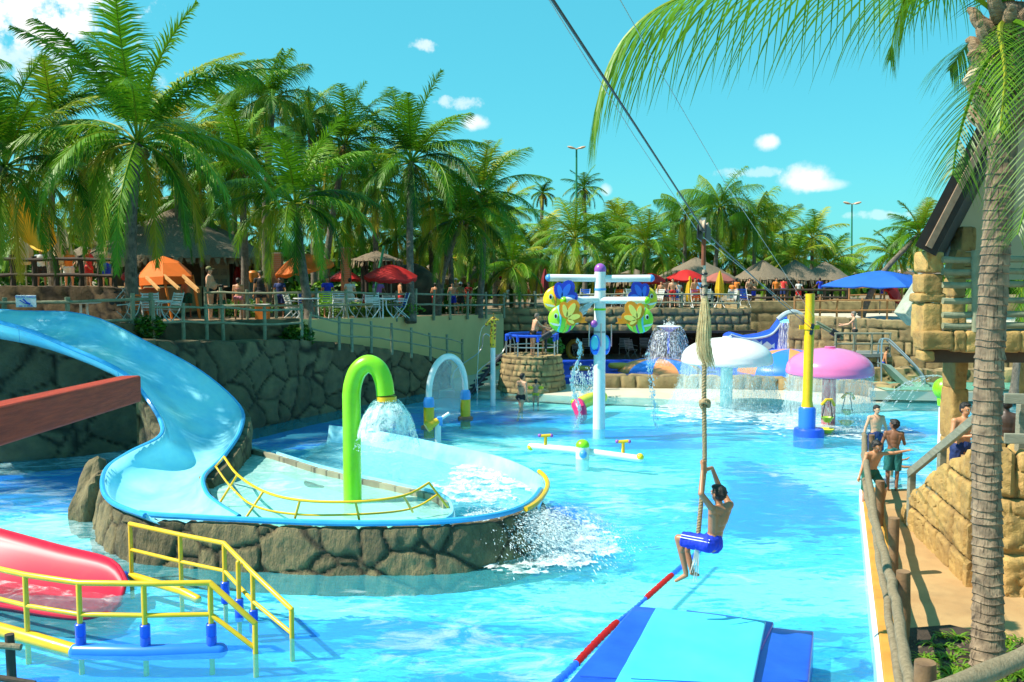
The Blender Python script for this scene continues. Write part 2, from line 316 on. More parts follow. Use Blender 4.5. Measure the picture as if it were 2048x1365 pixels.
def barkmat(name, c1, c2):
    m, N, L = nm(name); o = N.new('ShaderNodeOutputMaterial'); p = N.new('ShaderNodeBsdfPrincipled'); L.new(p.outputs[0], o.inputs[0]); p.inputs['Roughness'].default_value = .9
    t = N.new('ShaderNodeTexCoord'); n = N.new('ShaderNodeTexNoise'); n.inputs['Scale'].default_value = 7; n.inputs['Detail'].default_value = 8; L.new(t.outputs['Object'], n.inputs[0])
    mp = N.new('ShaderNodeMapping'); mp.inputs['Scale'].default_value = (16, 16, .8); L.new(t.outputs['Object'], mp.inputs[0])
    n2 = N.new('ShaderNodeTexNoise'); n2.inputs['Scale'].default_value = 3; n2.inputs['Detail'].default_value = 5; L.new(mp.outputs[0], n2.inputs[0])
    mr = N.new('ShaderNodeMapRange'); L.new(n.outputs['Fac'], mr.inputs[0]); mr.inputs[1].default_value = .35; mr.inputs[2].default_value = .65
    mx = N.new('ShaderNodeMix'); mx.data_type = 'RGBA'; L.new(mr.outputs[0], mx.inputs[0]); mx.inputs[6].default_value = rgba(c1); mx.inputs[7].default_value = rgba(c2)
    m3 = N.new('ShaderNodeMapRange'); L.new(n2.outputs['Fac'], m3.inputs[0]); m3.inputs[1].default_value = .56; m3.inputs[2].default_value = .66
    m3.inputs[4].default_value = .85
    x2 = N.new('ShaderNodeMix'); x2.data_type = 'RGBA'; L.new(m3.outputs[0], x2.inputs[0]); L.new(mx.outputs[2], x2.inputs[6]); x2.inputs[7].default_value = rgba(tuple(q * .3 for q in c2))
    L.new(x2.outputs[2], p.inputs['Base Color'])
    bp = N.new('ShaderNodeBump'); bp.inputs['Strength'].default_value = .8; bp.inputs['Distance'].default_value = .02; L.new(n2.outputs['Fac'], bp.inputs['Height']); L.new(bp.outputs[0], p.inputs['Normal'])
    return m
M_bark = barkmat('palm_bark', (.31, .22, .14), (.13, .09, .058))
M_barkd = barkmat('old_palm_bark', (.20, .16, .12), (.10, .085, .065))
# ---------------------------------------------------------------- relief (stone) surfaces
def vor(p, sc, seed=0.0):
    q = Vector((p.x * sc + seed, p.y * sc + seed * .7, p.z * sc - seed))
    d, pts = noise.voronoi(q); return d[1] - d[0], math.sin(pts[0].x * 12.9 + pts[0].y * 78.2 + pts[0].z * 37.7) * .5 + .5
def brickcell(s, t, bw, bh, seed=0):
    row = math.floor(t / bh); h = math.sin(row * 91.7 + seed) * 43758.5; off = (h - math.floor(h)) * bw
    u = (s + off) / bw; col = math.floor(u); fu = u - col
    h2 = math.sin(col * 12.98 + row * 78.2 + seed) * 43758.5; h2 -= math.floor(h2)
    w = bw
    if h2 > .72: fu2 = (fu * 2) % 1; w = bw / 2; fu = fu2
    dx = min(fu, 1 - fu) * w; ft = t / bh - row; dz = min(ft, 1 - ft) * bh
    return min(dx, dz), h2
def surf_stone(p, nrm, s, t, mode, sc, depth, seed):
    if mode == 'field':
        w = Vector((noise.noise(p * 1.3), noise.noise(p * 1.3 + Vector((9, 0, 0))), 0)) * .18
        e, c = vor(p + w, sc, seed); j = min(1, max(0, 1.35 - e / .06)); bulge = min(1, e / .13) ** .5
        d = bulge * depth + noise.noise(p * 7) * depth * .3 + noise.noise(p * 2.2) * depth * .4 + abs(noise.noise(Vector((p.x * 9, p.y * 9, p.z * 3 + seed)))) * depth * .45
    elif mode == 'brick':
        wob = noise.noise(p * 2.5) * .05
        e, c = brickcell(s + wob, t + wob * .7, sc, sc * .52, seed); j = max(0, 1 - e / (.045 * sc + .012)); bulge = min(1, e / (.13 * sc)) ** .5
        d = bulge * depth + noise.noise(p * 6) * depth * .25
    elif mode == 'carved':
        wob = noise.noise(p * 1.5) * .06
        e, c = brickcell(s + wob, t + wob * .6, sc, sc * .9, seed); j = max(0, 1 - e / .03); bulge = min(1, e / (.10 * sc)) ** .5
        g = abs(noise.noise(p * 2.6 + Vector((seed, 3, 1)))) ; g2 = abs(noise.noise(p * 5.5 + Vector((1, seed, 8))))
        cr = max(0, 1 - g / .035) * .6 + max(0, 1 - g2 / .04) * .25; j = max(j, cr * .55)
        d = bulge * depth - cr * depth * .45 + noise.noise(p * 9) * depth * .22
    return p + nrm * d, min(1, j), c
def relief_wall(path, z0, tops, mode='field', sc=1.5, depth=.08, res=.06, thick=.5, seed=0, batter=0, mb=None, capz=0, side=1):
    """path: list of (x,y) front line; tops: heights per path vertex; outward normal is to the right of travel * side"""
    mb = mb or MB(); P = [Vector((p[0], p[1], 0)) for p in path]; L = [0]
    for i in range(1, len(P)): L.append(L[-1] + (P[i] - P[i - 1]).length)
    n = max(3, int(L[-1] / res)); cols = []; J = []; Cc = []
    zs0 = z0 if isinstance(z0, (list, tuple)) else [z0] * len(P)
    k = 0; hmax = max(t - z for t, z in zip(tops, zs0)); m = max(3, int(hmax / res)); mt = max(2, int(thick / (res * 1.5)))
    for i in range(n + 1):
        s = L[-1] * i / n
        while k < len(P) - 2 and s > L[k + 1]: k += 1
        f = (s - L[k]) / max(1e-6, L[k + 1] - L[k]); p = P[k].lerp(P[k + 1], f); top = tops[k] * (1 - f) + tops[k + 1] * f; zb = zs0[k] * (1 - f) + zs0[k + 1] * f
        def tan(q):
            q = max(0, min(len(P) - 2, q)); return (P[q + 1] - P[q]).normalized()
        t = tan(k).lerp(tan(k + 1), max(0, f - .5)).lerp(tan(k - 1), max(0, .5 - f)).normalized()
        nn = Vector((t.y, -t.x, 0)) * side; col = []
        top += noise.noise(Vector((s * 1.1, seed, 3))) * capz
        for a in range(m + 1):
            z = zb + (top - zb) * a / m; b = p + nn * (batter * (1 - a / m)); b.z = z
            nr = nn if a < m else (nn + Vector((0, 0, 1))).normalized()
            v, j, c = surf_stone(b, nr, s, z, mode, sc, depth, seed); col.append((v, j, c))
        for a in range(1, mt + 1):
            b = p - nn * thick * a / mt; b.z = top
            v, j, c = surf_stone(b, Vector((0, 0, 1)), s, top + thick * a / mt, mode, sc, depth, seed); v.z = min(v.z, top + depth); col.append((v, j, c))
        b = p - nn * thick; b.z = zb; col.append((b, 0, .5)); cols.append(col)
    rows = [[c[0] for c in col] for col in cols]; grid(mb, rows)
    if side > 0: mb.f = [tuple(reversed(f)) for f in mb.f]
    if side < 0: pass
    mb.at.setdefault('joint', []).extend(c[1] for col in cols for c in col); mb.at.setdefault('cell', []).extend(c[2] for col in cols for c in col)
    # end caps
    b0 = len(mb.v) - len(rows) * len(rows[0]); q = len(rows[0]); mb.f.append(tuple(b0 + i for i in range(q))); mb.f.append(tuple(b0 + (len(rows) - 1) * q + i for i in range(q - 1, -1, -1))); mb.mi += [0, 0]
    return mb
def boulder(mb, c, r, seed=0, n=40, k=24, sc=1.2, depth=.12, flat=None):
    b0 = len(mb.v); ball(mb, (0, 0, 0), 1, n, k); J = []; Cc = []
    for i in range(b0, len(mb.v)):
        d = mb.v[i].copy(); q = Vector((d.x * r[0], d.y * r[1], d.z * r[2]))
        dd = (noise.noise(d * 1.4 + Vector((seed, 0, 0))) * .35 + noise.noise(d * 4 + Vector((seed, 5, 0))) * .08)
        q = q * (1 + dd); e, cc = vor(q + Vector(c), sc, seed); J.append(max(0, 1 - e / .08) * .6); Cc.append(cc)
        mb.v[i] = Vector(c) + q
    mb.at.setdefault('joint', []).extend(J); mb.at.setdefault('cell', []).extend(Cc)
# ---------------------------------------------------------------- palms
def frond(mb, hue, pts, npair=45, llen=.7, lw=.035, droop=.5, seg=2, spread=.9, vee=.35, rach=.022, rnd=None, up=Vector((0, 0, 1)), h=.3, start=.16, kink=.5, jit=.12):
    rnd = rnd or random; P = spline(pts, 5); n = len(P); fr = frames(P)
    b0 = len(mb.v); tube(mb, P, [rach * (1.15 - i / n) for i in range(n)], 4, caps=False); hue += [min(1, h + .25)] * (len(mb.v) - b0)
    for i in range(npair):
        f = start + (1 - start) * (i + rnd.random() * .6) / npair; q = f * (n - 1); a = int(min(q, n - 2)); b = q - a
        p = P[a].lerp(P[a + 1], b); t = fr[a][0]; side = t.cross(up)
        if side.length < .15: side = fr[a][1].copy()
        side.normalize(); nr = side.cross(t).normalized()
        L = llen * (math.sin(math.pi * min(1, (f - start) / (1 - start) * .82 + .17)) ** .6) * rnd.uniform(1 - jit, 1 + jit)
        for sg in (-1, 1):
            d = (side * sg * spread + t * (kink + .6 * f) + nr * vee * rnd.uniform(.5, 1.5)).normalized()
            w = t * lw * .5; v = []; pos = p.copy(); dd = d.copy()
            for s_ in range(seg + 1):
                g = s_ / seg; ww = w * (1 - g ** 1.6) + w * .03; v += [pos - ww, pos + ww]
                dd = (dd + Vector((0, 0, -1)) * droop * (1.0 / seg) * rnd.uniform(.7, 1.3)).normalized(); pos = pos + dd * L / seg
            mb.add(v, [(2 * s_, 2 * s_ + 1, 2 * s_ + 3, 2 * s_ + 2) for s_ in range(seg)])
            tip = rnd.random() < .25; hh = min(1, max(0, h + rnd.uniform(-.08, .1)))
            for s_ in range(seg + 1): hue += [min(1, hh + (.25 if tip and s_ == seg else 0))] * 2
def crown(rnd, Rr=3.0, nf=22, npair=40, llen=.75, lw=.05, droopy=1.0, feather=False, seg=2, lean=0, hb=.1):
    mb = MB(); hue = []; ga = 2.399
    for i in range(nf):
        g = (i + .5) / nf; az = i * ga + rnd.uniform(-.25, .25)
        el = R(84) - g ** .85 * R(122) * droopy + rnd.uniform(-.12, .12)     # young upright, old hanging
        L = Rr * rnd.uniform(.88, 1.12) * (1.0 if g < .8 else .88) * (.92 if g < .12 else 1)
        hx = Vector((math.cos(az), math.sin(az), 0)); pts = [Vector((0, 0, 0))]; p = Vector((0, 0, 0)); e = el; ns = 6
        tw = rnd.uniform(-.12, .12)
        for k in range(ns):
            hx2 = Vector((math.cos(az + tw * k), math.sin(az + tw * k), 0)); p = p + (hx2 * math.cos(e) + Vector((0, 0, 1)) * math.sin(e)) * L / ns; pts.append(p.copy()); e -= R(5 + 15 * g ** .7) * (1.35 if feather else 1) * rnd.uniform(.7, 1.3); e = max(e, -R(84))
        h = hb + rnd.uniform(-.12, .40) + (.55 if (g > .8 and rnd.random() < .5) else 0) + (.12 if g < .2 else 0)
        frond(mb, hue, pts, npair=int(npair * (1.5 if feather else 1.35)), llen=llen * (1.05 if feather else 1), lw=lw * (.6 if feather else .85), droop=(1.6 if feather else .7 + 1.0 * g), seg=seg, vee=(.9 if feather else .35) * rnd.choice((-1, 1) if feather else (1, 1)), rnd=rnd, h=h, rach=.03)
    mb.at['hue'] = hue; return mb
def trunk_mb(P, r0, r1, n=14, rings=True, step=.1, seed=0):
    P = spline(P, 8); Ls = 0; out = []; rr = []; acc = [0]
    for i in range(1, len(P)): acc.append(acc[-1] + (P[i] - P[i - 1]).length)
    T = acc[-1]; m = max(8, int(T / step)); k = 0
    for i in range(m * 2 + 1):
        s = T * i / (m * 2)
        while k < len(P) - 2 and s > acc[k + 1]: k += 1
        p = P[k].lerp(P[k + 1], (s - acc[k]) / max(1e-6, acc[k + 1] - acc[k])); f = s / T
        r_ = r0 * (1 - f) + r1 * f + r0 * .45 * math.exp(-f * 14)
        r_ *= 1 + (.035 if i % 2 else -.02) * (1 if rings else 0) + noise.noise(Vector((s * 3, seed, 0))) * .05
        out.append(p); rr.append(r_)
    mb = MB(); b = len(mb.v); tube(mb, out, rr, n)
    for i in range(len(mb.v)):
        v = mb.v[i]; v.z += noise.noise(v * 5 + Vector((seed, 0, 0))) * .03
    return mb
PALMCROWNS = {}
def palm(name, label, px, py, Y, Rpx, base=None, nf=24, feather=False, seed=1, lw=.05, npair=42, r=.15, group=None, mat_=None, droopy=1.0, llen=None, dead=True, share=None, ground=None, hb=.1):
    rnd = random.Random(seed); top = A(px, py, Y); Rr = Rpx * Y / F
    gz = ground if ground is not None else TZ(Y)
    if base is None: b = Vector((top.x + rnd.uniform(-.4, .4), Y, gz - .1))
    else: b = G(base[0], base[1], gz); b = Vector((b.x, Y, gz - .1)) if abs(b.y - Y) > 3 else Vector((b.x, b.y, gz - .1))
    t = Thing(name, label, 'palm tree', b, group)
    mid = b.lerp(top, .5) + Vector((rnd.uniform(-.15, .15), 0, -.1 if base is None else .0)) + Vector(((b.x - top.x) * .12, 0, 0))
    t.part('trunk', trunk_mb([b, mid, top], r, r * .72, seed=seed, step=.14), M_barkd)
    key = share
    if key and key in PALMCROWNS:
        me, R0 = PALMCROWNS[key]; o = bpy.data.objects.new('crown', me); C.objects.link(o); o.parent = t.o; o.location = top - t.loc; s = Rr / R0; o.scale = (s, s, s); o.rotation_euler = (0, 0, rnd.uniform(0, 6.28))
    else:
        mb = crown(rnd, Rr, nf, npair, llen or Rr * .30, lw * max(1, Rr / 3), droopy, feather, hb=hb)
        o = build('crown', mb, mat_ or (M_leaf2 if feather else M_leaf), (0, 0, 0), t.o, smooth=False); o.location = top - t.loc
        if key: PALMCROWNS[key] = (o.data, Rr)
    if not feather and dead:
        m2 = MB()
        for i in range(9):
            a = i * .7 + seed; ball(m2, top + Vector((math.cos(a) * r * 1.2, math.sin(a) * r * 1.2, -.25 - .06 * (i % 3))), r * .55, 8, 6)
        t.part('coconuts', m2, M_dry)
    return t
# ---------------------------------------------------------------- people
def cap(mb, a, b, ra, rb, n=12, flat=False):
    tube(mb, [Vector(a), Vector(b)], [ra, rb], n, round_caps=not flat)
def remesh(name, mb, vox, mats, loc, parent, smooth=2):
    o = build('tmp', mb, mats, (0, 0, 0), None); r_ = o.modifiers.new('r', 'REMESH'); r_.mode = 'VOXEL'; r_.voxel_size = vox; r_.use_smooth_shade = True
    s = o.modifiers.new('s', 'SMOOTH'); s.factor = .5; s.iterations = smooth
    dg = bpy.context.evaluated_depsgraph_get(); dg.update(); me = bpy.data.meshes.new_from_object(o.evaluated_get(dg), depsgraph=dg)
    bpy.data.objects.remove(o); me.name = name; me.transform(Matrix.Translation(-Vector(loc)))
    me.polygons.foreach_set('use_smooth', [True] * len(me.polygons))
    if not me.materials: me.materials.append(mats)
    o = bpy.data.objects.new(name, me); C.objects.link(o); o.parent = parent; return o
SKIN = {'fair': mat('skin_fair', (.68, .36, .22), .5, .12, 6), 'tan': mat('skin_tan', (.56, .25, .12), .48, .14, 6), 'olive': mat('skin_olive', (.44, .19, .09), .42, .15, 6), 'brown': mat('skin_brown', (.26, .11, .055), .45, .15, 6), 'dark': mat('skin_dark', (.05, .025, .015), .45, .15, 6)}
M_hair = mat('dark_hair', (.015, .010, .008), .45, .4, 40, bump=.6, bs=90)
M_hairg = mat('grey_hair', (.20, .17, .14), .6, .3, 40, bump=.5, bs=80)
M_eye = mat('eye', (.03, .02, .015), .2, .1, 4); M_eyew = mat('eye_white', (.7, .7, .68), .3, .05, 4); M_mouth = mat('lips', (.35, .10, .08), .5, .1, 4)
CL = {'black': (.01, .01, .012), 'navy': (.01, .03, .14), 'green': (.01, .11, .06), 'teal': (.01, .15, .14), 'red': (.60, .02, .015), 'blue': (.01, .04, .62), 'white': (.7, .7, .68), 'pink': (.6, .2, .25), 'orange': (.8, .22, .02), 'yellow': (.7, .6, .05), 'olive': (.2, .2, .08), 'lightblue': (.1, .35, .7), 'purple': (.25, .1, .35)}
def cloth(c): return mat('cloth_' + c, CL[c], .75, .25, 8, bump=.3, bs=18)
def skeleton(k=1.0, yaw=0.0, lean=0.0, aL=((.15, 0, -1), (.1, -.15, -1)), aR=((-.15, 0, -1), (-.1, -.15, -1)), lL=((.06, 0, -1), (.02, .04, -1)), lR=((-.06, 0, -1), (-.02, .04, -1)), head=(0, -1, 0), sink=0.0, twist=0.0):
    """forward = -Y before yaw; +X is the person's left"""
    V = Vector; n = lambda v: V(v).normalized(); J = {}
    J['hipL'] = V((.095, 0, 0)); J['hipR'] = V((-.095, 0, 0))
    for s, l in (('L', lL), ('R', lR)):
        J['kn' + s] = J['hip' + s] + n(l[0]) * .43; J['an' + s] = J['kn' + s] + n(l[1]) * .40; f = V((0, -1, 0)) if len(l) < 3 else n(l[2]); J['to' + s] = J['an' + s] + f * .17 + V((0, 0, -.05))
    up = V((0, -math.sin(lean), math.cos(lean))); J['pel'] = V((0, 0, .02)); J['wai'] = up * .18; J['che'] = up * .40 + V((0, -.01, 0)); J['nek'] = up * .55; J['hea'] = up * .69 + V((0, -.02, 0))
    sx = V((math.cos(twist), math.sin(twist), 0))
    for s, sg, a in (('L', 1, aL), ('R', -1, aR)):
        J['sh' + s] = up * .49 + sx * sg * .175; J['el' + s] = J['sh' + s] + n(a[0]) * .29; J['ha' + s] = J['el' + s] + n(a[1]) * .25
    J['face'] = n(head); low = min(J['anL'].z, J['anR'].z) - .07; M = Matrix.Rotation(yaw, 3, 'Z')
    for q in J:
        if q == 'face': J[q] = M @ J[q]
        else: J[q] = M @ ((J[q] - V((0, 0, low))) * k); J[q].z -= sink
    J['side'] = M @ sx; J['fwd'] = M @ V((0, -1, 0)); return J
def person(label, loc, J, k=1.0, skin='fair', shorts=('black', .45), top=None, hair='dark', vox=.018, fem=False, child=False, belly=0.0, hat=None, fingers=False, group=None, curl=None, long_hair=False, stripe=False, socks=None):
    loc = Vector(loc); t = Thing('person', label, 'person', loc, group); g = lambda q: J[q] + loc
    mb = MB(); sd = J['side']; fw = J['fwd']; w = 1.0 if not child else .88; up = (g('nek') - g('pel')).normalized(); k_ = k
    Mx = Matrix((sd, (up.cross(sd)).normalized(), up)).transposed()
    E = lambda c, r, m=Mx: ball(mb, c, tuple(q * k_ for q in r), 16, 10, M=m)
    pel, wai, che, nek, hea = g('pel'), g('wai'), g('che'), g('nek'), g('hea')
    fatw = 1 + belly
    E(pel, (.155 * w * (1.08 if fem else 1) * fatw, .105 * fatw, .12)); E(wai, (.125 * w * (.95 if fem else 1.03) * fatw ** 1.3, .088 * fatw ** 1.6, .15)); E(che, (.155 * w * fatw, .10 * fatw, .17)); E(pel.lerp(wai, .5), (.135 * w * fatw ** 1.2, .093 * fatw ** 1.5, .12)); E(wai.lerp(che, .5), (.138 * w * fatw, .092 * fatw ** 1.3, .13))
    for s in 'LR':
        sh = g('sh' + s); E(sh, (.058, .055, .055)); cap(mb, che + up * .08 * k_, sh - up * .01 * k_, .075 * k_, .055 * k_); cap(mb, nek - up * .02 * k_, sh, .045 * k_, .045 * k_)
        cap(mb, che - up * .05 * k_, sh - up * .05 * k_, .085 * k_, .045 * k_)
        fa = 1 + belly * .6; cap(mb, sh, g('el' + s), .047 * k_ * fa, .036 * k_ * fa); cap(mb, g('el' + s), g('ha' + s), .037 * k_ * fa, .024 * k_)
        hip = g('hip' + s); cap(mb, hip + up * .02 * k_, g('kn' + s), .085 * k_ * fa * (1.06 if fem else 1), .052 * k_); cap(mb, g('kn' + s), g('an' + s), .052 * k_, .034 * k_)
        kn, an = g('kn' + s), g('an' + s); calf = kn.lerp(an, .28) - fw * .012 * k_; ball(mb, calf, (.047 * k_, .05 * k_, .09 * k_), 12, 8)
        to = g('to' + s); cap(mb, an - Vector((0, 0, .03 * k_)), to + Vector((0, 0, .012 * k_)), .034 * k_, .022 * k_); cap(mb, an - Vector((0, 0, .03 * k_)), an.lerp(to, .3) - Vector((0, 0, .02 * k_)), .032 * k_, .03 * k_)
        if fem: E(hip - fw * .05 * k_ + up * .0, (.08, .075, .085))
    for s, sg in (('L', 1), ('R', -1)):
        cap(mb, g('sh' + s) - up * .07 * k_ - sd * sg * .045 * k_, wai + sd * sg * .070 * k_ * w, .062 * k_, .062 * k_); cap(mb, wai + sd * sg * .06 * k_ * w, pel + sd * sg * .075 * k_, .07 * k_, .085 * k_)
    if fem:
        for sg in (-1, 1): ball(mb, che + fw * .09 * k_ + sd * sg * .065 * k_, .058 * k_, 10, 8)
    if belly: ball(mb, wai + fw * .09 * k_, (.13 * k_ * fatw, .11 * k_ * fatw, .14 * k_), 14, 8, M=Mx)
    cap(mb, nek - up * .05 * k_, hea - Vector((0, 0, .05 * k_)), .052 * k_, .046 * k_)
    fc = J['face']; hs = 1.0 if not child else 1.12; hk = k_ * hs if k_ > .75 else k_ * 1.2
    hsd = fc.cross(Vector((0, 0, 1))); hsd = hsd.normalized() if hsd.length > .1 else sd; hup = hsd.cross(fc).normalized(); Mh = Matrix((hsd, fc, hup)).transposed()
    H = lambda c, r: ball(mb, hea + Mh @ (Vector(c) * hk), tuple(q * hk for q in r), 14, 10, M=Mh)
    H((0, -.005, .02), (.073, .092, .095)); H((0, .015, -.045), (.055, .068, .065)); H((0, .03, -.085), (.030, .035, .028)); H((0, .097, -.015), (.013, .018, .022)); H((0, .078, .022), (.05, .02, .015))
    for sg in (-1, 1): H((sg * .075, -.005, -.01), (.010, .018, .030))
    ht = {}
    for s in 'LR':
        el, ha = g('el' + s), g('ha' + s); d = (ha - el).normalized(); pn = d.cross(sd if abs(d.dot(sd)) < .9 else fw).normalized(); sidev = d.cross(pn).normalized()
        if curl and s in curl: continue
        cap(mb, ha, ha + d * .055 * k_, .026 * k_, .030 * k_)
        vx = vox
        if vox < .012 or fingers:
            for i, (o_, l_) in enumerate(((-.027, .065), (-.009, .075), (.009, .07), (.027, .055))):
                a = ha + d * .075 * k_ + sidev * o_ * k_; b_ = a + (d + pn * .25) * l_ * .55 * k_; c_ = b_ + (d + pn * .9).normalized() * l_ * .45 * k_; cap(mb, a, b_, .010 * k_, .009 * k_, 8); cap(mb, b_, c_, .009 * k_, .0075 * k_, 8)
            cap(mb, ha + d * .03 * k_ - sidev * .025 * k_, ha + d * .07 * k_ - sidev * .055 * k_, .012 * k_, .009 * k_, 8)
        else:
            cap(mb, ha + d * .06 * k_, ha + (d + pn * .3) * .14 * k_, .030 * k_, .016 * k_); cap(mb, ha + d * .03 * k_, ha + d * .06 * k_ - sidev * .05 * k_, .016 * k_, .013 * k_)
    if curl:
        for s, (c0, ax) in curl.items():      # hand closed round a rope: c0 centre on rope, ax rope axis
            ha = g('ha' + s); c0 = Vector(c0); ax = Vector(ax).normalized(); out = (ha - c0); out = (out - ax * out.dot(ax)).normalized(); tn = ax.cross(out).normalized()
            cap(mb, ha, c0 + out * .030, .024 * k_, .026 * k_); cap(mb, c0 + out * .034 - ax * .030, c0 + out * .034 + ax * .030, .020, .020)
            for i in range(4):
                z = (-.033 + i * .022); rr = .031; prev = c0 + out * .036 + ax * z
                for q in range(1, 6):
                    th = q * .85; nx = c0 + (out * math.cos(th) + tn * math.sin(th)) * rr + ax * z; cap(mb, prev, nx, .0098, .0092, 8); prev = nx
            prev = c0 + out * .036 - ax * .02
            for q in range(1, 4):
                th = -q * .8; nx = c0 + (out * math.cos(th) + tn * math.sin(th)) * .033 + ax * (-.02 + .02 * q); cap(mb, prev, nx, .0112, .010, 8); prev = nx
    body = remesh('body', mb, vox * (k_ if k_ < 1 else 1), SKIN[skin], loc, t.o)
    # hair
    hm = MB(); hc = lambda c, r: ball(hm, hea + Mh @ (Vector(c) * hk), tuple(q * hk for q in r), 16, 12, M=Mh)
    if hair:
        hc((0, -.022, .035), (.083, .092, .093)); hc((0, -.045, -.01), (.074, .062, .075)); hc((0, .03, .085), (.066, .062, .034))
        if long_hair: cap(hm, hea - fc * .07 * hk, nek - up * .1 * k_ - fw * .09 * k_, .07 * hk, .035 * hk)
        if vox < .012:
            rnd = random.Random(3)
            for i in range(170):
                dv = Vector((rnd.gauss(0, 1), rnd.gauss(-.6, 1), rnd.gauss(.5, 1))).normalized()
                if dv.y > .55 and dv.z < .6 or dv.z < -.75: continue
                p = hea + Mh @ (Vector((dv.x * .084, dv.y * .095 - .02, dv.z * .094 + .028)) * hk); cap(hm, p, p + (Mh @ Vector((dv.x * .02 + rnd.uniform(-.02, .02), -.02, -.022))) * hk, .007 * hk, .003 * hk, 6)
        remesh('hair', hm, max(.010, vox * .8), M_hairg if hair == 'grey' else M_hair, loc, t.o, 1)
    # face
    if vox < .02 or k_ > .8:
        em = MB(); ew = MB()
        for sg in (-1, 1): ball(ew, hea + Mh @ (Vector((sg * .030, .080, .002)) * hk), tuple(q * hk for q in (.013, .008, .007)), 10, 6, M=Mh); ball(em, hea + Mh @ (Vector((sg * .030, .086, .002)) * hk), .0055 * hk, 8, 6); tube(em, [hea + Mh @ (Vector((sg * x, .091 - abs(x - .03) * .3, .022 - abs(x - .03) * .2)) * hk) for x in (.014, .03, .048)], .0035 * hk, 5)
        t.part('eyes', ew, M_eyew); t.part('pupils_and_brows', em, M_eye)
        mm = MB(); tube(mm, [hea + Mh @ (Vector((x, .083 - abs(x) * .25, -.055)) * hk) for x in (-.022, 0, .022)], [.003 * hk, .006 * hk, .003 * hk], 6); t.part('mouth', mm, M_mouth)
    def garment(name, col, fn, th=1.0):
        m_ = MB(); fn(m_); o = remesh(name, m_, max(.010, min(.016, vox)) * (k_ if k_ < 1 else 1), cloth(col), loc, t.o, 2)
        if vox < .014:
            for v in o.data.vertices: v.co += v.normal * (noise.noise(Vector((v.co.x * 22, v.co.y * 22, v.co.z * 9))) * .011 + noise.noise(v.co * 40) * .004)
        return o
    if shorts:
        col, ln = shorts; wide = ln > .2
        def f(m_):
            ball(m_, pel + up * .015 * k_, tuple(q * k_ for q in (.172 * w * fatw * (1.06 if fem else 1), .122 * fatw * (1.1 if fem else 1), .115 if wide else .085)), 18, 12, M=Mx)
            for s in 'LR':
                hip, kn = g('hip' + s), g('kn' + s); a = hip + up * .03 * k_; e = hip.lerp(kn, ln)
                if wide: ball(m_, hip, .118 * k_ * fatw, 14, 10); cap(m_, hip, pel + up * .05 * k_, .11 * k_, .12 * k_)
                tube(m_, [a.lerp(hip, .8), e], [.108 * k_ * fatw, .100 * k_], 16) if wide else cap(m_, a, hip.lerp(kn, max(.05, ln)), .098 * k_ * fatw, .094 * k_)
                if fem: ball(m_, hip - fw * .05 * k_, (.088 * k_, .082 * k_, .085 * k_), 12, 8)
        sh_ = garment('shorts' if wide else 'swim_briefs', col, f)
        if stripe:
            for off in (-.016, .012):
                sm = MB(); hip, kn = g('hipL'), g('knL'); ax = (kn - hip).normalized(); o_ = stripe
                tube(sm, [hip.lerp(kn, f_) + o_ * .106 * k_ * (1 + .02 * math.sin(f_ * 9)) + ax.cross(o_).normalized() * off * 1.2 for f_ in (-.12, .1, .3, .5, ln)], .0065, 6); t.part('side_stripe', sm, M_white)
    if top == 'bikini':
        def f(m_):
            tube(m_, [che + (fw * math.cos(a) * .115 + sd * math.sin(a) * .158) * k_ + up * (-.02) * k_ for a in [i * .42 for i in range(15)]], .013 * k_, 8)
            for sg in (-1, 1):
                ball(m_, che + fw * .10 * k_ + sd * sg * .065 * k_, .06 * k_, 10, 8); tube(m_, [che + fw * .1 * k_ + sd * sg * .07 * k_, nek + sd * sg * .06 * k_ + up * .02 * k_, che - fw * .115 * k_ + sd * sg * .05 * k_], .010 * k_, 6)
        garment('bikini_top', shorts[0], f)
    elif top:
        def f(m_):
            for c, r_ in ((wai, (.15, .11, .17)), (che, (.172, .118, .17)), (wai.lerp(che, .5), (.158, .112, .13)), (pel + up * .05, (.165, .118, .1))): ball(m_, c, tuple(q * k_ * fatw for q in r_), 16, 10, M=Mx)
            for s in 'LR': cap(m_, che + up * .07 * k_, g('sh' + s), .09 * k_, .06 * k_); cap(m_, g('sh' + s), g('sh' + s).lerp(g('el' + s), .35), .062 * k_, .058 * k_)
        garment('shirt', top, f)
    if hat:
        hb_ = MB(); ball(hb_, hea + Mh @ (Vector((0, -.01, .06)) * hk), tuple(q * hk for q in (.09, .1, .085)), 14, 8, M=Mh)
        if hat[1] == 'brim': lathe(hb_, [(.17 * hk, -.005), (.17 * hk, .005), (.08 * hk, .02)], hea + hup * .06 * hk, 18)
        else: ball(hb_, hea + Mh @ (Vector((0, .11, .05)) * hk), tuple(q * hk for q in (.06, .06, .01)), 12, 6, M=Mh)
        t.part('hat', hb_, cloth(hat[0]))
    return t
def TZ(Y): return max(2.35, min(3.05, 3.05 - .036 * (Y - 29.5)))
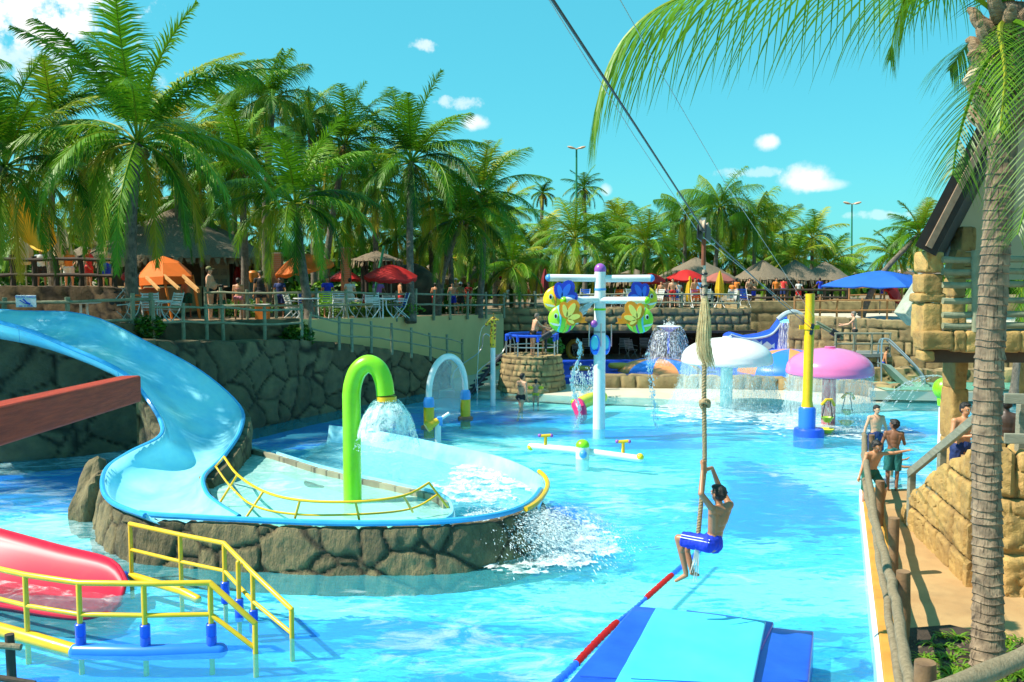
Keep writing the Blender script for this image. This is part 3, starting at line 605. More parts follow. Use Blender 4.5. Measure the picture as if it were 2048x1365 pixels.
# ================================================================ SETTING
# ground sheet, pool floor, water
def floor_mat():
    m, N, L = nm('pool_floor_paint_and_shade'); o = N.new('ShaderNodeOutputMaterial'); p = N.new('ShaderNodeBsdfPrincipled'); L.new(p.outputs[0], o.inputs[0]); p.inputs['Roughness'].default_value = .8
    t = N.new('ShaderNodeTexCoord'); n = N.new('ShaderNodeTexNoise'); n.inputs['Scale'].default_value = 2.6; n.inputs['Detail'].default_value = 9; n.inputs['Roughness'].default_value = .7; n.inputs['Distortion'].default_value = .5
    mp = N.new('ShaderNodeMapping'); mp.inputs['Scale'].default_value = (.55, 1.5, 1); L.new(t.outputs['Object'], mp.inputs[0]); L.new(mp.outputs[0], n.inputs[0])
    mr = N.new('ShaderNodeMapRange'); L.new(n.outputs['Fac'], mr.inputs[0]); mr.inputs[1].default_value = .42; mr.inputs[2].default_value = .62
    mx = N.new('ShaderNodeMix'); mx.data_type = 'RGBA'; L.new(mr.outputs[0], mx.inputs[0]); mx.inputs[6].default_value = (.035, .50, .82, 1); mx.inputs[7].default_value = (.13, .74, .88, 1)
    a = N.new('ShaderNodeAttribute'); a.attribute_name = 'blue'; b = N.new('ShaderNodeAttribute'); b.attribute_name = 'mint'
    def edge(at):    # break the edge of a painted tone or shade patch up as ripples do
        s = N.new('ShaderNodeMath'); s.operation = 'MULTIPLY_ADD'; L.new(n.outputs['Fac'], s.inputs[0]); s.inputs[1].default_value = 4.2; s.inputs[2].default_value = -2.1
        q = N.new('ShaderNodeMath'); q.operation = 'ADD'; L.new(at.outputs['Fac'], q.inputs[0]); L.new(s.outputs[0], q.inputs[1])
        r_ = N.new('ShaderNodeMapRange'); L.new(q.outputs[0], r_.inputs[0]); r_.inputs[1].default_value = .38; r_.inputs[2].default_value = .62; return r_
    nr = N.new('ShaderNodeTexNoise'); nr.inputs['Scale'].default_value = 7; nr.inputs['Detail'].default_value = 5; nr.inputs['Roughness'].default_value = .7; nr.inputs['Distortion'].default_value = 1.5; L.new(mp.outputs[0], nr.inputs[0])
    rr_ = N.new('ShaderNodeMapRange'); L.new(nr.outputs['Fac'], rr_.inputs[0]); rr_.inputs[1].default_value = .49; rr_.inputs[2].default_value = .62; rr_.inputs[4].default_value = .8
    xr = N.new('ShaderNodeMix'); xr.data_type = 'RGBA'; L.new(rr_.outputs[0], xr.inputs[0]); L.new(mx.outputs[2], xr.inputs[6]); xr.inputs[7].default_value = (.02, .34, .72, 1)  # dark ripple shading of the water put into the floor colour
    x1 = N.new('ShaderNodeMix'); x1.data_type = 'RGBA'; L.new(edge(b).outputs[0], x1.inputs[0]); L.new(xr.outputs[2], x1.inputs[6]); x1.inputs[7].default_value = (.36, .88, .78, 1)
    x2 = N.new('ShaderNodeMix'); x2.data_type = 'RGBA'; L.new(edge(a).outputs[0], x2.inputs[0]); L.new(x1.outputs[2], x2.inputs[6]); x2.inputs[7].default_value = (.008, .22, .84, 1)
    L.new(x2.outputs[2], p.inputs['Base Color']); return m
mb = MB(); mb.add([(-900, -900, -1.5), (900, -900, -1.5), (900, 1400, -1.5), (-900, 1400, -1.5)], [(0, 1, 2, 3)])
struct('ground', mb, mat('sandy_ground', (.30, .24, .14), .95, .3, .3), smooth=False)
mb = MB(); rows = []
xs = [-34 + i * .4 for i in range(176)]; ys = [4 + i * .35 for i in range(105)]
blue = []; mint = []
# patches given as (photo x, photo y, half-width px, half-height px) and projected on the floor plane
def patch(px, py, rx, ry): c = G(px, py, 0); a = G(px + rx, py, 0); b = G(px, py - ry, 0); return (c.x, c.y, max(.3, abs(a.x - c.x)), max(.3, abs(b.y - c.y)))
BL = [patch(*q) for q in ((110, 950, 200, 40), (620, 850, 260, 22), (960, 818, 200, 12), (1560, 960, 90, 60), (1240, 850, 160, 9), (1480, 1000, 90, 40), (1150, 1010, 60, 40), (1330, 870, 120, 8), (1800, 845, 90, 8), (420, 1240, 200, 46), (300, 1300, 330, 40), (760, 1230, 300, 30), (900, 1330, 200, 30), (1010, 1000, 30, 60), (1560, 1230, 200, 16), (1740, 1300, 30, 40), (1120, 1240, 80, 14))]  # blue patches: part floor tone, part palm and wall shade put into colour
MI = [patch(*q) for q in ((150, 1020, 190, 32), (1000, 980, 120, 40), (1250, 930, 130, 22), (1650, 935, 140, 26), (1600, 800, 330, 12), (1600, 1145, 260, 40), (1200, 1150, 220, 36), (1250, 795, 260, 10), (800, 870, 300, 16), (620, 1180, 220, 22), (1120, 900, 90, 16), (1530, 1060, 60, 20))]
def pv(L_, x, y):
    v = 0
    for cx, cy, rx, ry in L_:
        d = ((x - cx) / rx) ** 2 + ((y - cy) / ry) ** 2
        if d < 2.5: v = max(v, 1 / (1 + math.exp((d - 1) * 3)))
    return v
for y in ys:
    rows.append([Vector((x, y, -.30)) for x in xs])
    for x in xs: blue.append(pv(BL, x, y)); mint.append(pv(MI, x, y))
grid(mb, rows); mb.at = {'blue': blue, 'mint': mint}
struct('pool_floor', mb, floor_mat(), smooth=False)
M_water = watermat('pool_water', (.80, .97, 1.0), (.11, .66, .80), .22, bumpd=.020, scale=8.5, foam=.5, foamscale=1.9, stretch=(.6, 1.25, 1), rough=.12)
mb = MB(); rows = []
for i in range(230):
    y = 3 + 44 * (i / 229) ** 1.5; row = []
    for j in range(260):
        x = -34 + 68 * j / 259; row.append(Vector((x, y, noise.noise(Vector((x * .7, y * 1.1, 0))) * .022 + noise.noise(Vector((x * 2.2, y * 3.1, 4))) * .010)))
    rows.append(row)
grid(mb, rows); struct('water', mb, M_water)
# ---- back deck (cream beach) behind the pool, ground under the far right pools
shore = [G(x, y, 0) for x, y in ((820, 783), (1000, 786), (1140, 795), (1250, 797), (1420, 806), (1560, 812), (1700, 812), (1820, 806), (1960, 806), (2300, 812))]
mb = MB(); rows = [[Vector((p.x, p.y + .1, -.25)) for p in shore], [Vector((p.x, p.y + .3, .03)) for p in shore], [Vector((p.x * 1.0, p.y + 2.2, .10)) for p in shore], [Vector((p.x * 1.02, 62, .12)) for p in shore]]
grid(mb, rows); struct('pool_deck', mb, M_deck)
# ---- left stone wall
WP = [G(x, y, 0) for x, y in ((-420, 930), (-150, 930), (0, 925), (150, 912), (300, 895), (485, 862), (600, 836), (700, 815), (790, 797), (850, 786), (900, 778))]
wtop = [3.1, 3.05, 3.0, 2.9, 2.75, 2.55, 2.4, 2.1, 1.7, 1.35, 1.0]
mb = relief_wall([(p.x, p.y) for p in WP], -.6, wtop, 'field', 1.15, .10, .085, .5, seed=3, capz=.04)
single('fieldstone_wall', mb, M_stoned, 'long dark fieldstone retaining wall curving behind the slide and the blue pool', 'wall', (WP[4].x, WP[4].y, 0))
# ---- sloping path on top of the wall, terrace
def off(P, d):
    out = []
    for i in range(len(P)):
        t = (P[min(i + 1, len(P) - 1)] - P[max(0, i - 1)]).normalized(); out.append(P[i] + Vector((-t.y, t.x, 0)) * d)
    return out
o1 = off(WP, .45); o2 = off(WP, 3.4)
mb = MB(); grid(mb, [[Vector((p.x, p.y, h - .02)) for p, h in zip(o1, wtop)], [Vector((p.x, p.y, h - .02)) for p, h in zip(o2, wtop)]])
struct('path', mb, M_conc)
TB = [(-200, 23.2), (-12.3, 23.4), (-9.9, 26.0), (-7.6, 28.6), (-6.95, 29.5), (-.5, 42.0)]
def xb(Y):
    if Y >= 50: return 260
    if Y >= 44: return 11.4
    for (x0, y0), (x1, y1) in zip(TB[1:], TB[2:]):
        if y0 <= Y <= y1: return x0 + (x1 - x0) * (Y - y0) / (y1 - y0)
    return -.5 if Y > 42 else -12.3
mb = MB(); ysl = [23.4 + i * .5 for i in range(42)] + [43.99]; rows = [[Vector((-260, y, TZ(y))), Vector((xb(y) * .5 - 15, y, TZ(y))), Vector((xb(y), y, TZ(y)))] for y in ysl]
rows += [[Vector((-260, y, TZ(y))), Vector((-15, y, TZ(y))), Vector((11.4, y, TZ(y)))] for y in (44.0, 46, 48, 49.99)]
rows += [[Vector((-900, y, TZ(y))), Vector((-15, y, TZ(y))), Vector((900, y, TZ(y)))] for y in (50.0, 60, 900)]
grid(mb, rows); struct('terrace', mb, mat('terrace_paving', (.30, .21, .12), .9, .4, .8, bump=.3, bs=20, col2=(.16, .11, .06)), smooth=False)
# left terrace riser: low dark stone wall with steps behind slide
mb = relief_wall([(-30, 23.6), (-12.3, 23.4), (-9.9, 26.0), (-7.6, 28.6), (-6.95, 29.5)], 2.0, [3.25, 3.2, 3.1, 3.05, 3.05], 'field', 1.3, .08, .11, .4, seed=5)
single('terrace_kerb_wall', mb, M_stoned, 'low dark stone kerb holding the left terrace above the path', 'wall', (-9.9, 26, 2))
# tan rendered wall
a = Vector((-6.95, 29.5, 0)); b = Vector((-.5, 42, 0)); mb = MB(); d = (b - a).normalized(); nn = Vector((d.y, -d.x, 0))
q = [a, a.lerp(b, .5), b]
mb.add([Vector((p.x, p.y, z)) + nn * o for p in (a, b) for o in (.12, -.12) for z in (-.6, TZ(p.y) + .03)], [(0, 4, 5, 1), (2, 3, 7, 6), (1, 5, 7, 3), (0, 1, 3, 2), (4, 6, 7, 5)])
mb.f = [tuple(f) for f in mb.f]
single('rendered_wall', mb, M_tan, 'smooth olive tan rendered retaining wall below the cafe terrace', 'wall', (a.x, a.y, 0), smooth=False)
# far terrace parapet of block stone over the dark recess
mb = relief_wall([(-.55, 43.9), (3, 43.7), (7, 43.7), (11.6, 43.9), (11.9, 46), (11.9, 50)], 1.75, [2.75, 2.75, 2.75, 2.75, 2.8, 2.8], 'brick', .8, .09, .085, .7, seed=2, capz=.07)
single('parapet_wall', mb, M_stoneb, 'tan block stone parapet over the dark recess behind the palms', 'wall', (3, 43.8, 2))
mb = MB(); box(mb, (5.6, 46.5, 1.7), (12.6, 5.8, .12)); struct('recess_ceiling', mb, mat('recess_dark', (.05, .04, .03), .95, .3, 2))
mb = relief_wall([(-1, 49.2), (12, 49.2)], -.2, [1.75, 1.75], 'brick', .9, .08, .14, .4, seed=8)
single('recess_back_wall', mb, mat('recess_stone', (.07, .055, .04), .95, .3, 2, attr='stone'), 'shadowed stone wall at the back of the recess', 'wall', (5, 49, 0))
mb = relief_wall([(-.5, 42.2), (-.55, 43.9)], -.3, [2.6, 2.6], 'brick', .7, .08, .10, .4, seed=8); single('stone_pier', mb, M_stoneb, 'stone pier between the tan wall and the dark recess', 'wall', (-.5, 43, 0))
# right far terrace front (Y=50) and nearer brick walls
mb = relief_wall([(11.9, 49.9), (30, 49.9), (60, 49.9)], -.2, [2.9, 2.9, 2.9], 'brick', .9, .08, .14, .5, seed=12)
single('far_terrace_wall', mb, M_stoneb, 'block stone terrace wall below the blue canopy', 'wall', (20, 49.9, 0))
p0 = A(1580, 700, 39); p1 = A(1880, 700, 37)
mb = relief_wall([(14.6, 46), (p0.x + .6, 41.4), (p0.x, 39), (p1.x, 37), (p1.x + 6, 36)], -.1, [2.5, 2.6, 2.65, 2.45, 2.45], 'carved', .62, .09, .075, .6, seed=4, capz=.05)
single('carved_block_wall', mb, M_stoneb, 'brown carved block wall behind the water gun platform and stair rails', 'wall', (p0.x, 39, 0))
mb = MB(); prism(mb, [(p0.x + .9, 41.6), (p0.x + .3, 39.6), (p1.x, 37.4), (p1.x + 7, 36.4), (60, 36.4), (60, 49.8), (15.5, 49.8), (14.8, 46)], -.1, 2.3); struct('upper_deck', mb, M_deck, smooth=False)
# low kerb of big stones around the far left splash pool, with its blue platform
K = [G(x, y, .05) for x, y in ((1190, 778), (1290, 779), (1400, 780), (1560, 783), (1690, 790), (1790, 800))]
mb = relief_wall([(p.x, p.y) for p in K], 0, [.5] * 6, 'brick', 1.2, .10, .075, .5, seed=6, capz=.05)
single('stone_kerb', mb, M_stoneb, 'low kerb of rounded tan stones around the striped dome pool', 'kerb', (K[2].x, K[2].y, 0))
mb = MB(); P = [(K[0].x - 2.2, 43.4), (K[0].x - 1.5, K[0].y + 1.2), (K[1].x, K[1].y + .6), (K[3].x, K[3].y + .6), (K[4].x + 2, K[4].y + 1.5), (K[4].x + 2, 44)]
prism(mb, P, .02, .34); struct('splash_pool_platform', mb, M_blue, smooth=False)
# right raised pool with water, edge stones
e0 = G(1740, 800, .1); mb = MB(); prism(mb, [(e0.x, e0.y), (28, e0.y - 1.5), (34, 36.2), (e0.x + 1.6, 36.6)], .1, .42); struct('upper_pool_basin', mb, M_deck, smooth=False)
mb = MB(); grid(mb, [[Vector((e0.x + .5 + (27 - e0.x) * j / 20, e0.y - .2 + (35.5 - e0.y) * i / 8, .47 + .015 * math.sin(i * 3 + j * 2))) for j in range(21)] for i in range(9)]); o = struct('water_upper_pool', face_up(mb), watermat('green_water', (.6, .95, .85), (.16, .50, .38), .7, foam=.3)); o.name = 'water'
mb = relief_wall([(e0.x + .2, e0.y + 2.6), (e0.x + 3, e0.y + 2.2), (27, e0.y + 1.6)], .3, [.85, .85, .85], 'field', 1.6, .12, .09, .5, seed=9, capz=.15)
single('rock_edge', mb, M_stoneb, 'row of brown rocks across the small green pool', 'rocks', (e0.x + 3, e0.y + 2, .3))
# ---- right walkway, coping
cp = [G(x, y, .18) for x, y in ((1722, 978), (1731, 1060), (1743, 1170), (1757, 1290), (1768, 1390), (1790, 1700))]
mb = MB(); wp = [(p.x, p.y) for p in cp]
prism(mb, wp + [(26, cp[-1].y), (26, 18.6)], -.6, .175); struct('pavement', mb, M_conc, smooth=False)
mb = MB(); rows = [[Vector((p.x - .035, p.y, z)) for p in cp] for z in (-.55, .15)] + [[Vector((p.x + .01, p.y, .19)) for p in cp]]; grid(mb, rows); struct('pool_edge', mb, M_whiteline)
mb = MB(); rows = [[Vector((p.x + .012, p.y, .179)) for p in cp], [Vector((p.x + .03, p.y, .205)) for p in cp], [Vector((p.x + .36, p.y + .02, .205)) for p in cp], [Vector((p.x + .38, p.y + .02, .172)) for p in cp]]; grid(mb, rows)
single('coping', mb, M_coping, 'orange brown coping strip along the right pool edge', 'coping', (cp[0].x, cp[0].y, .18))
# planting bed
mb = MB(); bed = [G(x, y, .2) for x, y in ((1815, 1262), (1900, 1255), (1980, 1275), (2048, 1300), (2130, 1335), (2130, 1420), (1830, 1420))]
prism(mb, [(p.x, p.y) for p in bed], .17, .235); struct('soil_bed', mb, M_soil)
# ================================================================ PLINTH + SLIDES
Z = .75
OUT = [G(x, y, Z) for x, y in ((212, 945), (205, 975), (222, 1005), (280, 1030), (380, 1038), (500, 1044), (650, 1050), (800, 1050), (920, 1044), (1010, 1030), (1060, 1008), (1084, 975), (1075, 950), (1040, 930), (1000, 915), (945, 902), (890, 890), (820, 875), (740, 862), (690, 856))]
S = spline(OUT, 4)
mb = relief_wall([(p.x, p.y) for p in S], -.6, [Z - .11 if i < 42 else .25 for i in range(len(S))], 'field', 1.35, .065, .04, .10, seed=11, batter=.22)
single('fieldstone_plinth', mb, M_stonef, 'curved stone plinth with big cracked stones carrying the blue slide basin', 'stone plinth', (OUT[5].x, OUT[5].y, 0))
t = Thing('water_slide', 'long blue water slide curving down from upper left into the stone basin', 'water slide', (OUT[1].x, OUT[1].y, 0))
Lp = [A(-260, 612, 19.8), A(0, 645, 19.7), A(150, 700, 19.2), A(250, 748, 19.0), A(292, 795, 19.0), A(322, 845, 18.3), A(318, 875, 17.7), A(260, 905, 17.2), A(214, 937, 16.8), G(205, 975, .85), G(225, 1006, .8), G(290, 1032, .78)]
Rp = [A(-260, 590, 22.5), A(0, 622, 22.2), A(170, 632, 21.9), A(300, 690, 21.6), A(402, 745, 21.4), A(478, 812, 20.8), A(482, 858, 19.3), A(446, 915, 17.3), A(409, 952, 16.4), G(412, 985, .86), G(436, 1008, .82), G(478, 1034, .79)]
Ls = spline(Lp, 5); Rs = spline(Rp, 5); rows = []; nsec = 18
for i, (a, b) in enumerate(zip(Ls, Rs)):
    f = i / (len(Ls) - 1); dep = .52 if f < .7 else .52 - (f - .7) / .3 * .30; row = []
    for j in range(nsec + 1):
        u = j / nsec; s = math.sin(math.pi * u); p = a.lerp(b, .5 - .5 * math.cos(math.pi * u) if False else u); p.z -= dep * (s ** .55); row.append(p)
    rows.append(row)
mb = MB(); grid(mb, rows); mb.f = [tuple(reversed(f)) for f in mb.f]
o = t.part('slide_channel', mb, M_slide); s = o.modifiers.new('t', 'SOLIDIFY'); s.thickness = .05; s.offset = 1
for i in range(6, len(rows) - 6, 8): mb = MB(); tube(mb, [p + Vector((0, 0, .003)) for p in rows[i]], .007, 5); t.part('joint_seam', mb, M_lip)
for E in (Ls, Rs):
    mb = MB(); tube(mb, [p + Vector((0, 0, .0)) for p in E], .045, 8); t.part('rim', mb, M_lip)
rows = []
for i in range(12, len(Ls) - 4):
    a, b = Ls[i], Rs[i]; f = i / (len(Ls) - 1); dep = .52 if f < .7 else .52 - (f - .7) / .3 * .30; row = []
    for j in range(15):
        u = .20 + .66 * j / 14; p = a.lerp(b, u); p.z += -dep * (math.sin(math.pi * u) ** .55) + .035 + .012 * noise.noise(p * 6) - .03 * (abs(j - 7) / 7) ** 4; row.append(p)
    rows.append(row)
mb = MB(); grid(mb, rows); o = struct('water_on_slide', face_up(mb), watermat('slide_film', (.88, 1, 1), (.62, .96, .95), .38, bumpd=.03, scale=7, foam=.85, foamscale=2.2, stretch=(1, 1, 1))); o.name = 'water'
# front rim of the basin & trough lining
inn = [G(x, y, .80) for x, y in ((552, 905), (640, 932), (730, 953), (800, 968), (868, 984), (896, 1000), (902, 1024), (880, 1040))]
outr = [G(x, y, .76) for x, y in ((660, 852), (745, 862), (820, 875), (890, 890), (1005, 916), (1082, 955), (1070, 1006), (960, 1040))]
I2 = spline(inn, 6); O2 = spline(outr, 6); rows = []
for i, (a, b) in enumerate(zip(I2, O2)):
    f = i / (len(I2) - 1); d = (b - a); zf = .26 + (.18 * max(0, f - .82) / .18)
    fa = a + d * .06; fb = a + d * .93; row = [a.copy(), a + d * .02]; row[0].z = .80; row[1].z = .62
    for u in (0, .12, .3, .5, .7, .85, .95, 1): q = fa.lerp(fb, u); q.z = zf + .05 * (abs(u - .5) * 2) ** 4; row.append(q)
    q = a + d * .98; q.z = .55; row.append(q); q = b.copy(); q.z = .77 if f < .84 else .77 - (f - .84) * 1.6; row.append(q); rows.append(row)
mb = MB(); grid(mb, rows); mb.f = [tuple(reversed(f)) for f in mb.f]; o = t.part('run_out_trough', mb, M_slide); s = o.modifiers.new('t', 'SOLIDIFY'); s.thickness = .04; s.offset = 1
mb = MB(); tube(mb, [p + Vector((0, 0, .03)) for p in S[12:44]], .05, 8); t.part('basin_rim', mb, M_lip)
mb = MB(); tube(mb, [Vector((p.x, p.y, .78)) + Vector((.10, -.0, -.02)) for p in S[38:50]], .045, 8); t.part('rim', mb, M_yellow)
# trough water
rows = []
for a, b in zip(I2, O2):
    d = b - a; rows.append([Vector(((a + d * u).x, (a + d * u).y, .42 + noise.noise((a + d * u) * 2.3) * .06 + noise.noise((a + d * u) * 7) * .02)) for u in [.03 + .93 * k / 24 for k in range(25)]])
mb = MB(); grid(mb, rows); o = struct('water_in_trough', face_up(mb), watermat('rushing_water', (.75, .97, 1), (.35, .85, .90), .45, bumpd=.09, scale=5, foam=.95, foamscale=1.6)); o.name = 'water'
# slide support (stone skirt under the channel)
def skirt(E, i0, i1, zb, name, label, mat_, sd, inset):
    e = off([q.copy() for q in E[i0:i1]], -sd * inset); mb = relief_wall([(p.x, p.y) for p in e], zb, [p.z - .13 for p in e], 'field', 1.3, .07, .06, .10, seed=i0, side=sd); return single(name, mb, mat_, label, 'wall', (e[0].x, e[0].y, 0))
skirt(Rs, 22, 41, -.5, 'slide_support_wall', 'dark stone support under the right flank of the blue slide', M_stoned, -1, .1)
skirt(Ls, 17, 42, -.5, 'slide_support_wall', 'stone support under the left flank of the blue slide behind the timber beam', M_stonef, 1, .1)
mb = MB(); boulder(mb, (G(180, 1040, 0).x, G(180, 1040, 0).y + .3, .05), (.42, .5, .95), 4, sc=1.1); single('boulder', mb, M_stonef, 'brown boulder standing in the water at the left end of the plinth', 'boulder', G(180, 1040, 0))
# inner basin pool
IP = [G(x, y, .66) for x, y in ((400, 935), (420, 985), (455, 1022), (500, 1040), (650, 1047), (800, 1046), (895, 1036), (900, 1006), (868, 988), (800, 972), (730, 957), (640, 935), (552, 908), (500, 893), (450, 890))]
cx = sum(p.x for p in IP) / len(IP); cy = sum(p.y for p in IP) / len(IP)
mb = MB(); prism(mb, [(p.x, p.y) for p in IP], -.4, .40); struct('basin_floor', mb, mat('mint_floor', (.42, .90, .80), .8, .15, 1.5), smooth=False)
mb = MB(); bnd = spline(IP + [IP[0]], 4); rows = []
for k in range(0, 13):
    f = k / 12; rows.append([Vector((cx + (p.x - cx) * f, cy + (p.y - cy) * f, .66 + .012 * noise.noise(Vector((p.x * f * 4, p.y * f * 4, 0))))) for p in bnd])
grid(mb, rows); o = struct('water_inner_basin', face_up(mb), watermat('basin_water', (.8, .98, 1), (.45, .92, .86), .50, bumpd=.018, scale=8, foam=.75, foamscale=1.5)); o.name = 'water'
# grey kerb between basin and trough
cb = [Vector((p.x, p.y, .66)) for p in spline([G(x, y, .8) for x, y in ((480, 888), (552, 905), (640, 932), (730, 953), (800, 968), (868, 984), (896, 1000))], 5)]
mb = relief_wall([(p.x, p.y) for p in cb], .0, [.74] * len(cb), 'field', 2, .025, .04, .09, seed=2, side=-1); single('basin_kerb', mb, mat('grey_kerb', (.32, .29, .20), .85, .3, 3, attr='stone'), 'grey stone kerb between the inner basin and the run-out trough', 'kerb', (cb[0].x, cb[0].y, .4))
mb = relief_wall([(p.x, p.y) for p in [G(x, y, .8) for x, y in ((409, 955), (413, 972), (418, 990), (432, 1004))]], .2, [.80, .80, .79, .78], 'field', 2, .03, .04, .10, seed=7, side=-1); single('basin_kerb', mb, M_stoneb, 'pale rough stone edge below the left end of the yellow hammock fence', 'kerb', G(420, 985, .8))
# foam where the slide meets the basin, splash over the front
def foamsheet(pts, z, seed, amp=.08, name='splash_foam', label='white foam', thick=0):
    pass
# ---- red slide
t = Thing('water_slide', 'red water slide ending in the pool at the lower left', 'water slide', G(120, 1230, 0))
Lp = [A(-300, 1180, 12.6), A(-150, 1196, 12.4), A(0, 1212, 12.1), A(90, 1228, 11.9), A(165, 1236, 11.8), A(215, 1228, 12.0)]
Rp = [A(-300, 985, 14.6), A(-150, 1022, 14.3), A(0, 1061, 13.9), A(120, 1094, 13.6), A(222, 1122, 13.3), A(254, 1168, 12.9)]
Ls2 = spline(Lp, 4); Rs2 = spline(Rp, 4); rows = []
for i, (a, b) in enumerate(zip(Ls2, Rs2)):
    f = i / (len(Ls2) - 1); row = []
    for j in range(17):
        u = j / 16; p = a.lerp(b, u); zz = a.z * (1 - u) + b.z * u; dep = .42 * (1 - .55 * f); p.z = max(-.06 if f < .9 else -.1, zz - dep * math.sin(math.pi * u ** .8) ** .6); row.append(p)
    rows.append(row)
mb = MB(); grid(mb, rows); mb.f = [tuple(reversed(f)) for f in mb.f]; o = t.part('slide_channel', mb, M_red); s = o.modifiers.new('t', 'SOLIDIFY'); s.thickness = .05; s.offset = 1
mb = MB(); tube(mb, Rs2, .035, 8); t.part('rim', mb, M_red)
mb = MB(); tube(mb, Ls2, .035, 8); t.part('rim', mb, M_red)
rows = []
for i, (a, b) in enumerate(zip(Ls2, Rs2)): rows.append([Vector((a.lerp(b, u).x, a.lerp(b, u).y, .10 + .03 * noise.noise(a.lerp(b, u) * 4) + .10 * (1 - i / 20))) for u in [.02 + .42 * k / 10 for k in range(11)]])
mb = MB(); grid(mb, rows); o = struct('water_red_slide', face_up(mb), watermat('red_slide_water', (.95, .9, .9), (.7, .25, .3), .12, bumpd=.06, scale=6, foam=1.0, foamscale=2.2)); o.name = 'water'
# ================================================================ POOL FURNITURE
# ---- yellow hammock-like fence on the plinth
t = Thing('railing', 'sagging yellow pipe railing with two rails around the left side of the green pipe', 'railing', G(600, 1038, .78))
tops = [(448, 914), (475, 950), (527, 983), (600, 1001), (711, 1004), (807, 992), (858, 966)]; tz = [1.28, 1.2, 1.15, 1.12, 1.12, 1.14, 1.2]
bots = [(420, 947), (443, 1001), (494, 1033), (589, 1040), (719, 1043), (824, 1022), (893, 1012)]
mids = [(430, 933), (462, 973), (508, 1012), (593, 1029), (715, 1029), (818, 1018), (872, 989)]
T = [G(*p, z) for p, z in zip(tops, tz)]; B = [G(*p, .78) for p in bots]
mb = MB(); tube(mb, spline(T, 5), .022, 8); t.part('top_rail', mb, M_yellow)
mb = MB(); tube(mb, spline([a.lerp(b, (m[1] - tp[1]) / max(1, bt[1] - tp[1])) for a, b, m, tp, bt in zip(T, B, mids, tops, bots)], 5), .018, 8); t.part('middle_rail', mb, M_yellow)
for a, b in zip(T, B): mb = MB(); tube(mb, [a, b + (b - a) * .08], .020, 8); t.part('post', mb, M_yellow)
# ---- green arch shower
bs = G(705, 1004, .66); t = Thing('water_cane_shower', 'tall lime green cane shaped pipe pouring water over the basin', 'water shower', bs)
Y = bs.y; pts = [Vector((bs.x, Y, .35)), A(704, 880, Y), A(703, 790, Y), A(706, 768, Y), A(716, 742, Y), A(736, 728, Y), A(756, 738, Y), A(767, 762, Y), A(771, 790, Y), A(772, 800, Y)]
mb = MB(); tube(mb, [pts[0], pts[1], pts[2]] + spline(pts[2:9], 5)[1:], .158, 22); t.part('pipe', mb, M_green)
e = A(773, 799, Y); mb = MB(); lathe(mb, [(.165, -.03), (.175, -.03), (.175, .05), (.165, .05)], e, 22); t.part('collar', mb, M_yellow)
def droplets(mb, n, fn, rnd, s0=.008, s1=.022, el=1.6):
    for _ in range(n):
        p, v = fn(rnd); r_ = rnd.uniform(s0, s1) * rnd.choice((.6, .8, 1, 1, 1.5)); q = Vector(v).normalized(); u = q.orthogonal().normalized(); w = q.cross(u)
        vs = [p + q * r_ * el, p - q * r_ * el, p + u * r_, p + w * r_, p - u * r_, p - w * r_]
        mb.add(vs, [(0, 2, 3), (0, 3, 4), (0, 4, 5), (0, 5, 2), (1, 3, 2), (1, 4, 3), (1, 5, 4), (1, 2, 5)])
M_drop = mat('spray_drops', (.88, .96, .98), .15, .06, 8, trans=.35)
M_curt = spraymat('falling_water', .46, (12, 12, 1.4), .36, .72, (.70, .92, .92), .10); M_curt2 = spraymat('falling_water_streaks', .75, (26, 26, 2.2), .50, .62)
rnd = random.Random(5)
def dome_fn(c, r0, r1, h, p=.5):
    def fn(r_):
        a = r_.uniform(0, 6.283); f = r_.random(); q = r0 + (r1 - r0) * f ** p; return Vector((c.x + math.cos(a) * q, c.y + math.sin(a) * q, c.z - h * f)), (math.cos(a) * .5, math.sin(a) * .5, -.4 - f)
    return fn
mb = MB(); prof = [(.15 + .36 * (1 - (1 - i / 14) ** 1.7), -.05 - .58 * (i / 14) ** 1.5) for i in range(15)]; lathe(mb, prof, e, 48); mb.f = mb.f[:-2]
for v in mb.v: v += (v - e) * .09 * noise.noise(v * 9); v.z += .03 * noise.noise(v * 14)
droplets(mb, 2600, dome_fn(e, .16, .58, .85, .55), rnd, .003, .010)
single('water_curtain', mb, spraymat('cane_water', .85, (9, 9, 5), .38, .62, (.72, .93, .95)), 'bell of water falling from the mouth of the lime green pipe', None, e, kind='stuff')
# ---- spray arch
a0 = G(858, 856, 0); a1 = G(931, 838, 0); top = A(897, 712, 27.6)
t = Thing('spray_arch', 'white mist arch on two yellow and blue legs standing in the pool', 'spray arch', a0)
ha = A(858, 795, a0.y).z; P = [a0 + Vector((0, 0, ha))]
mid = (a0 + a1) / 2
for i in range(0, 21):
    th = math.pi * i / 20; P.append(mid + (a0 - mid) * math.cos(th) + Vector((0, 0, ha + (top.z - ha) * math.sin(th) ** .9)))
mb = MB(); tube(mb, P + [a1 + Vector((0, 0, ha))], .095, 14); t.part('arch_pipe', mb, M_white)
for q in (a0, a1):
    mb = MB(); lathe(mb, [(.16, -.3), (.16, .62), (.155, .63)], q, 20); t.part('leg', mb, M_yellow)
    mb = MB(); lathe(mb, [(.165, .63), (.165, .80), (.14, .90), (.10, .93)], q, 20); t.part('sleeve', mb, M_blue_l)
    mb = MB(); lathe(mb, [(.24, -.05), (.24, .05), (.17, .09)], q, 20); t.part('foot', mb, mat('rust_base', (.5, .2, .12), .7, .3, 4))
mb = MB()
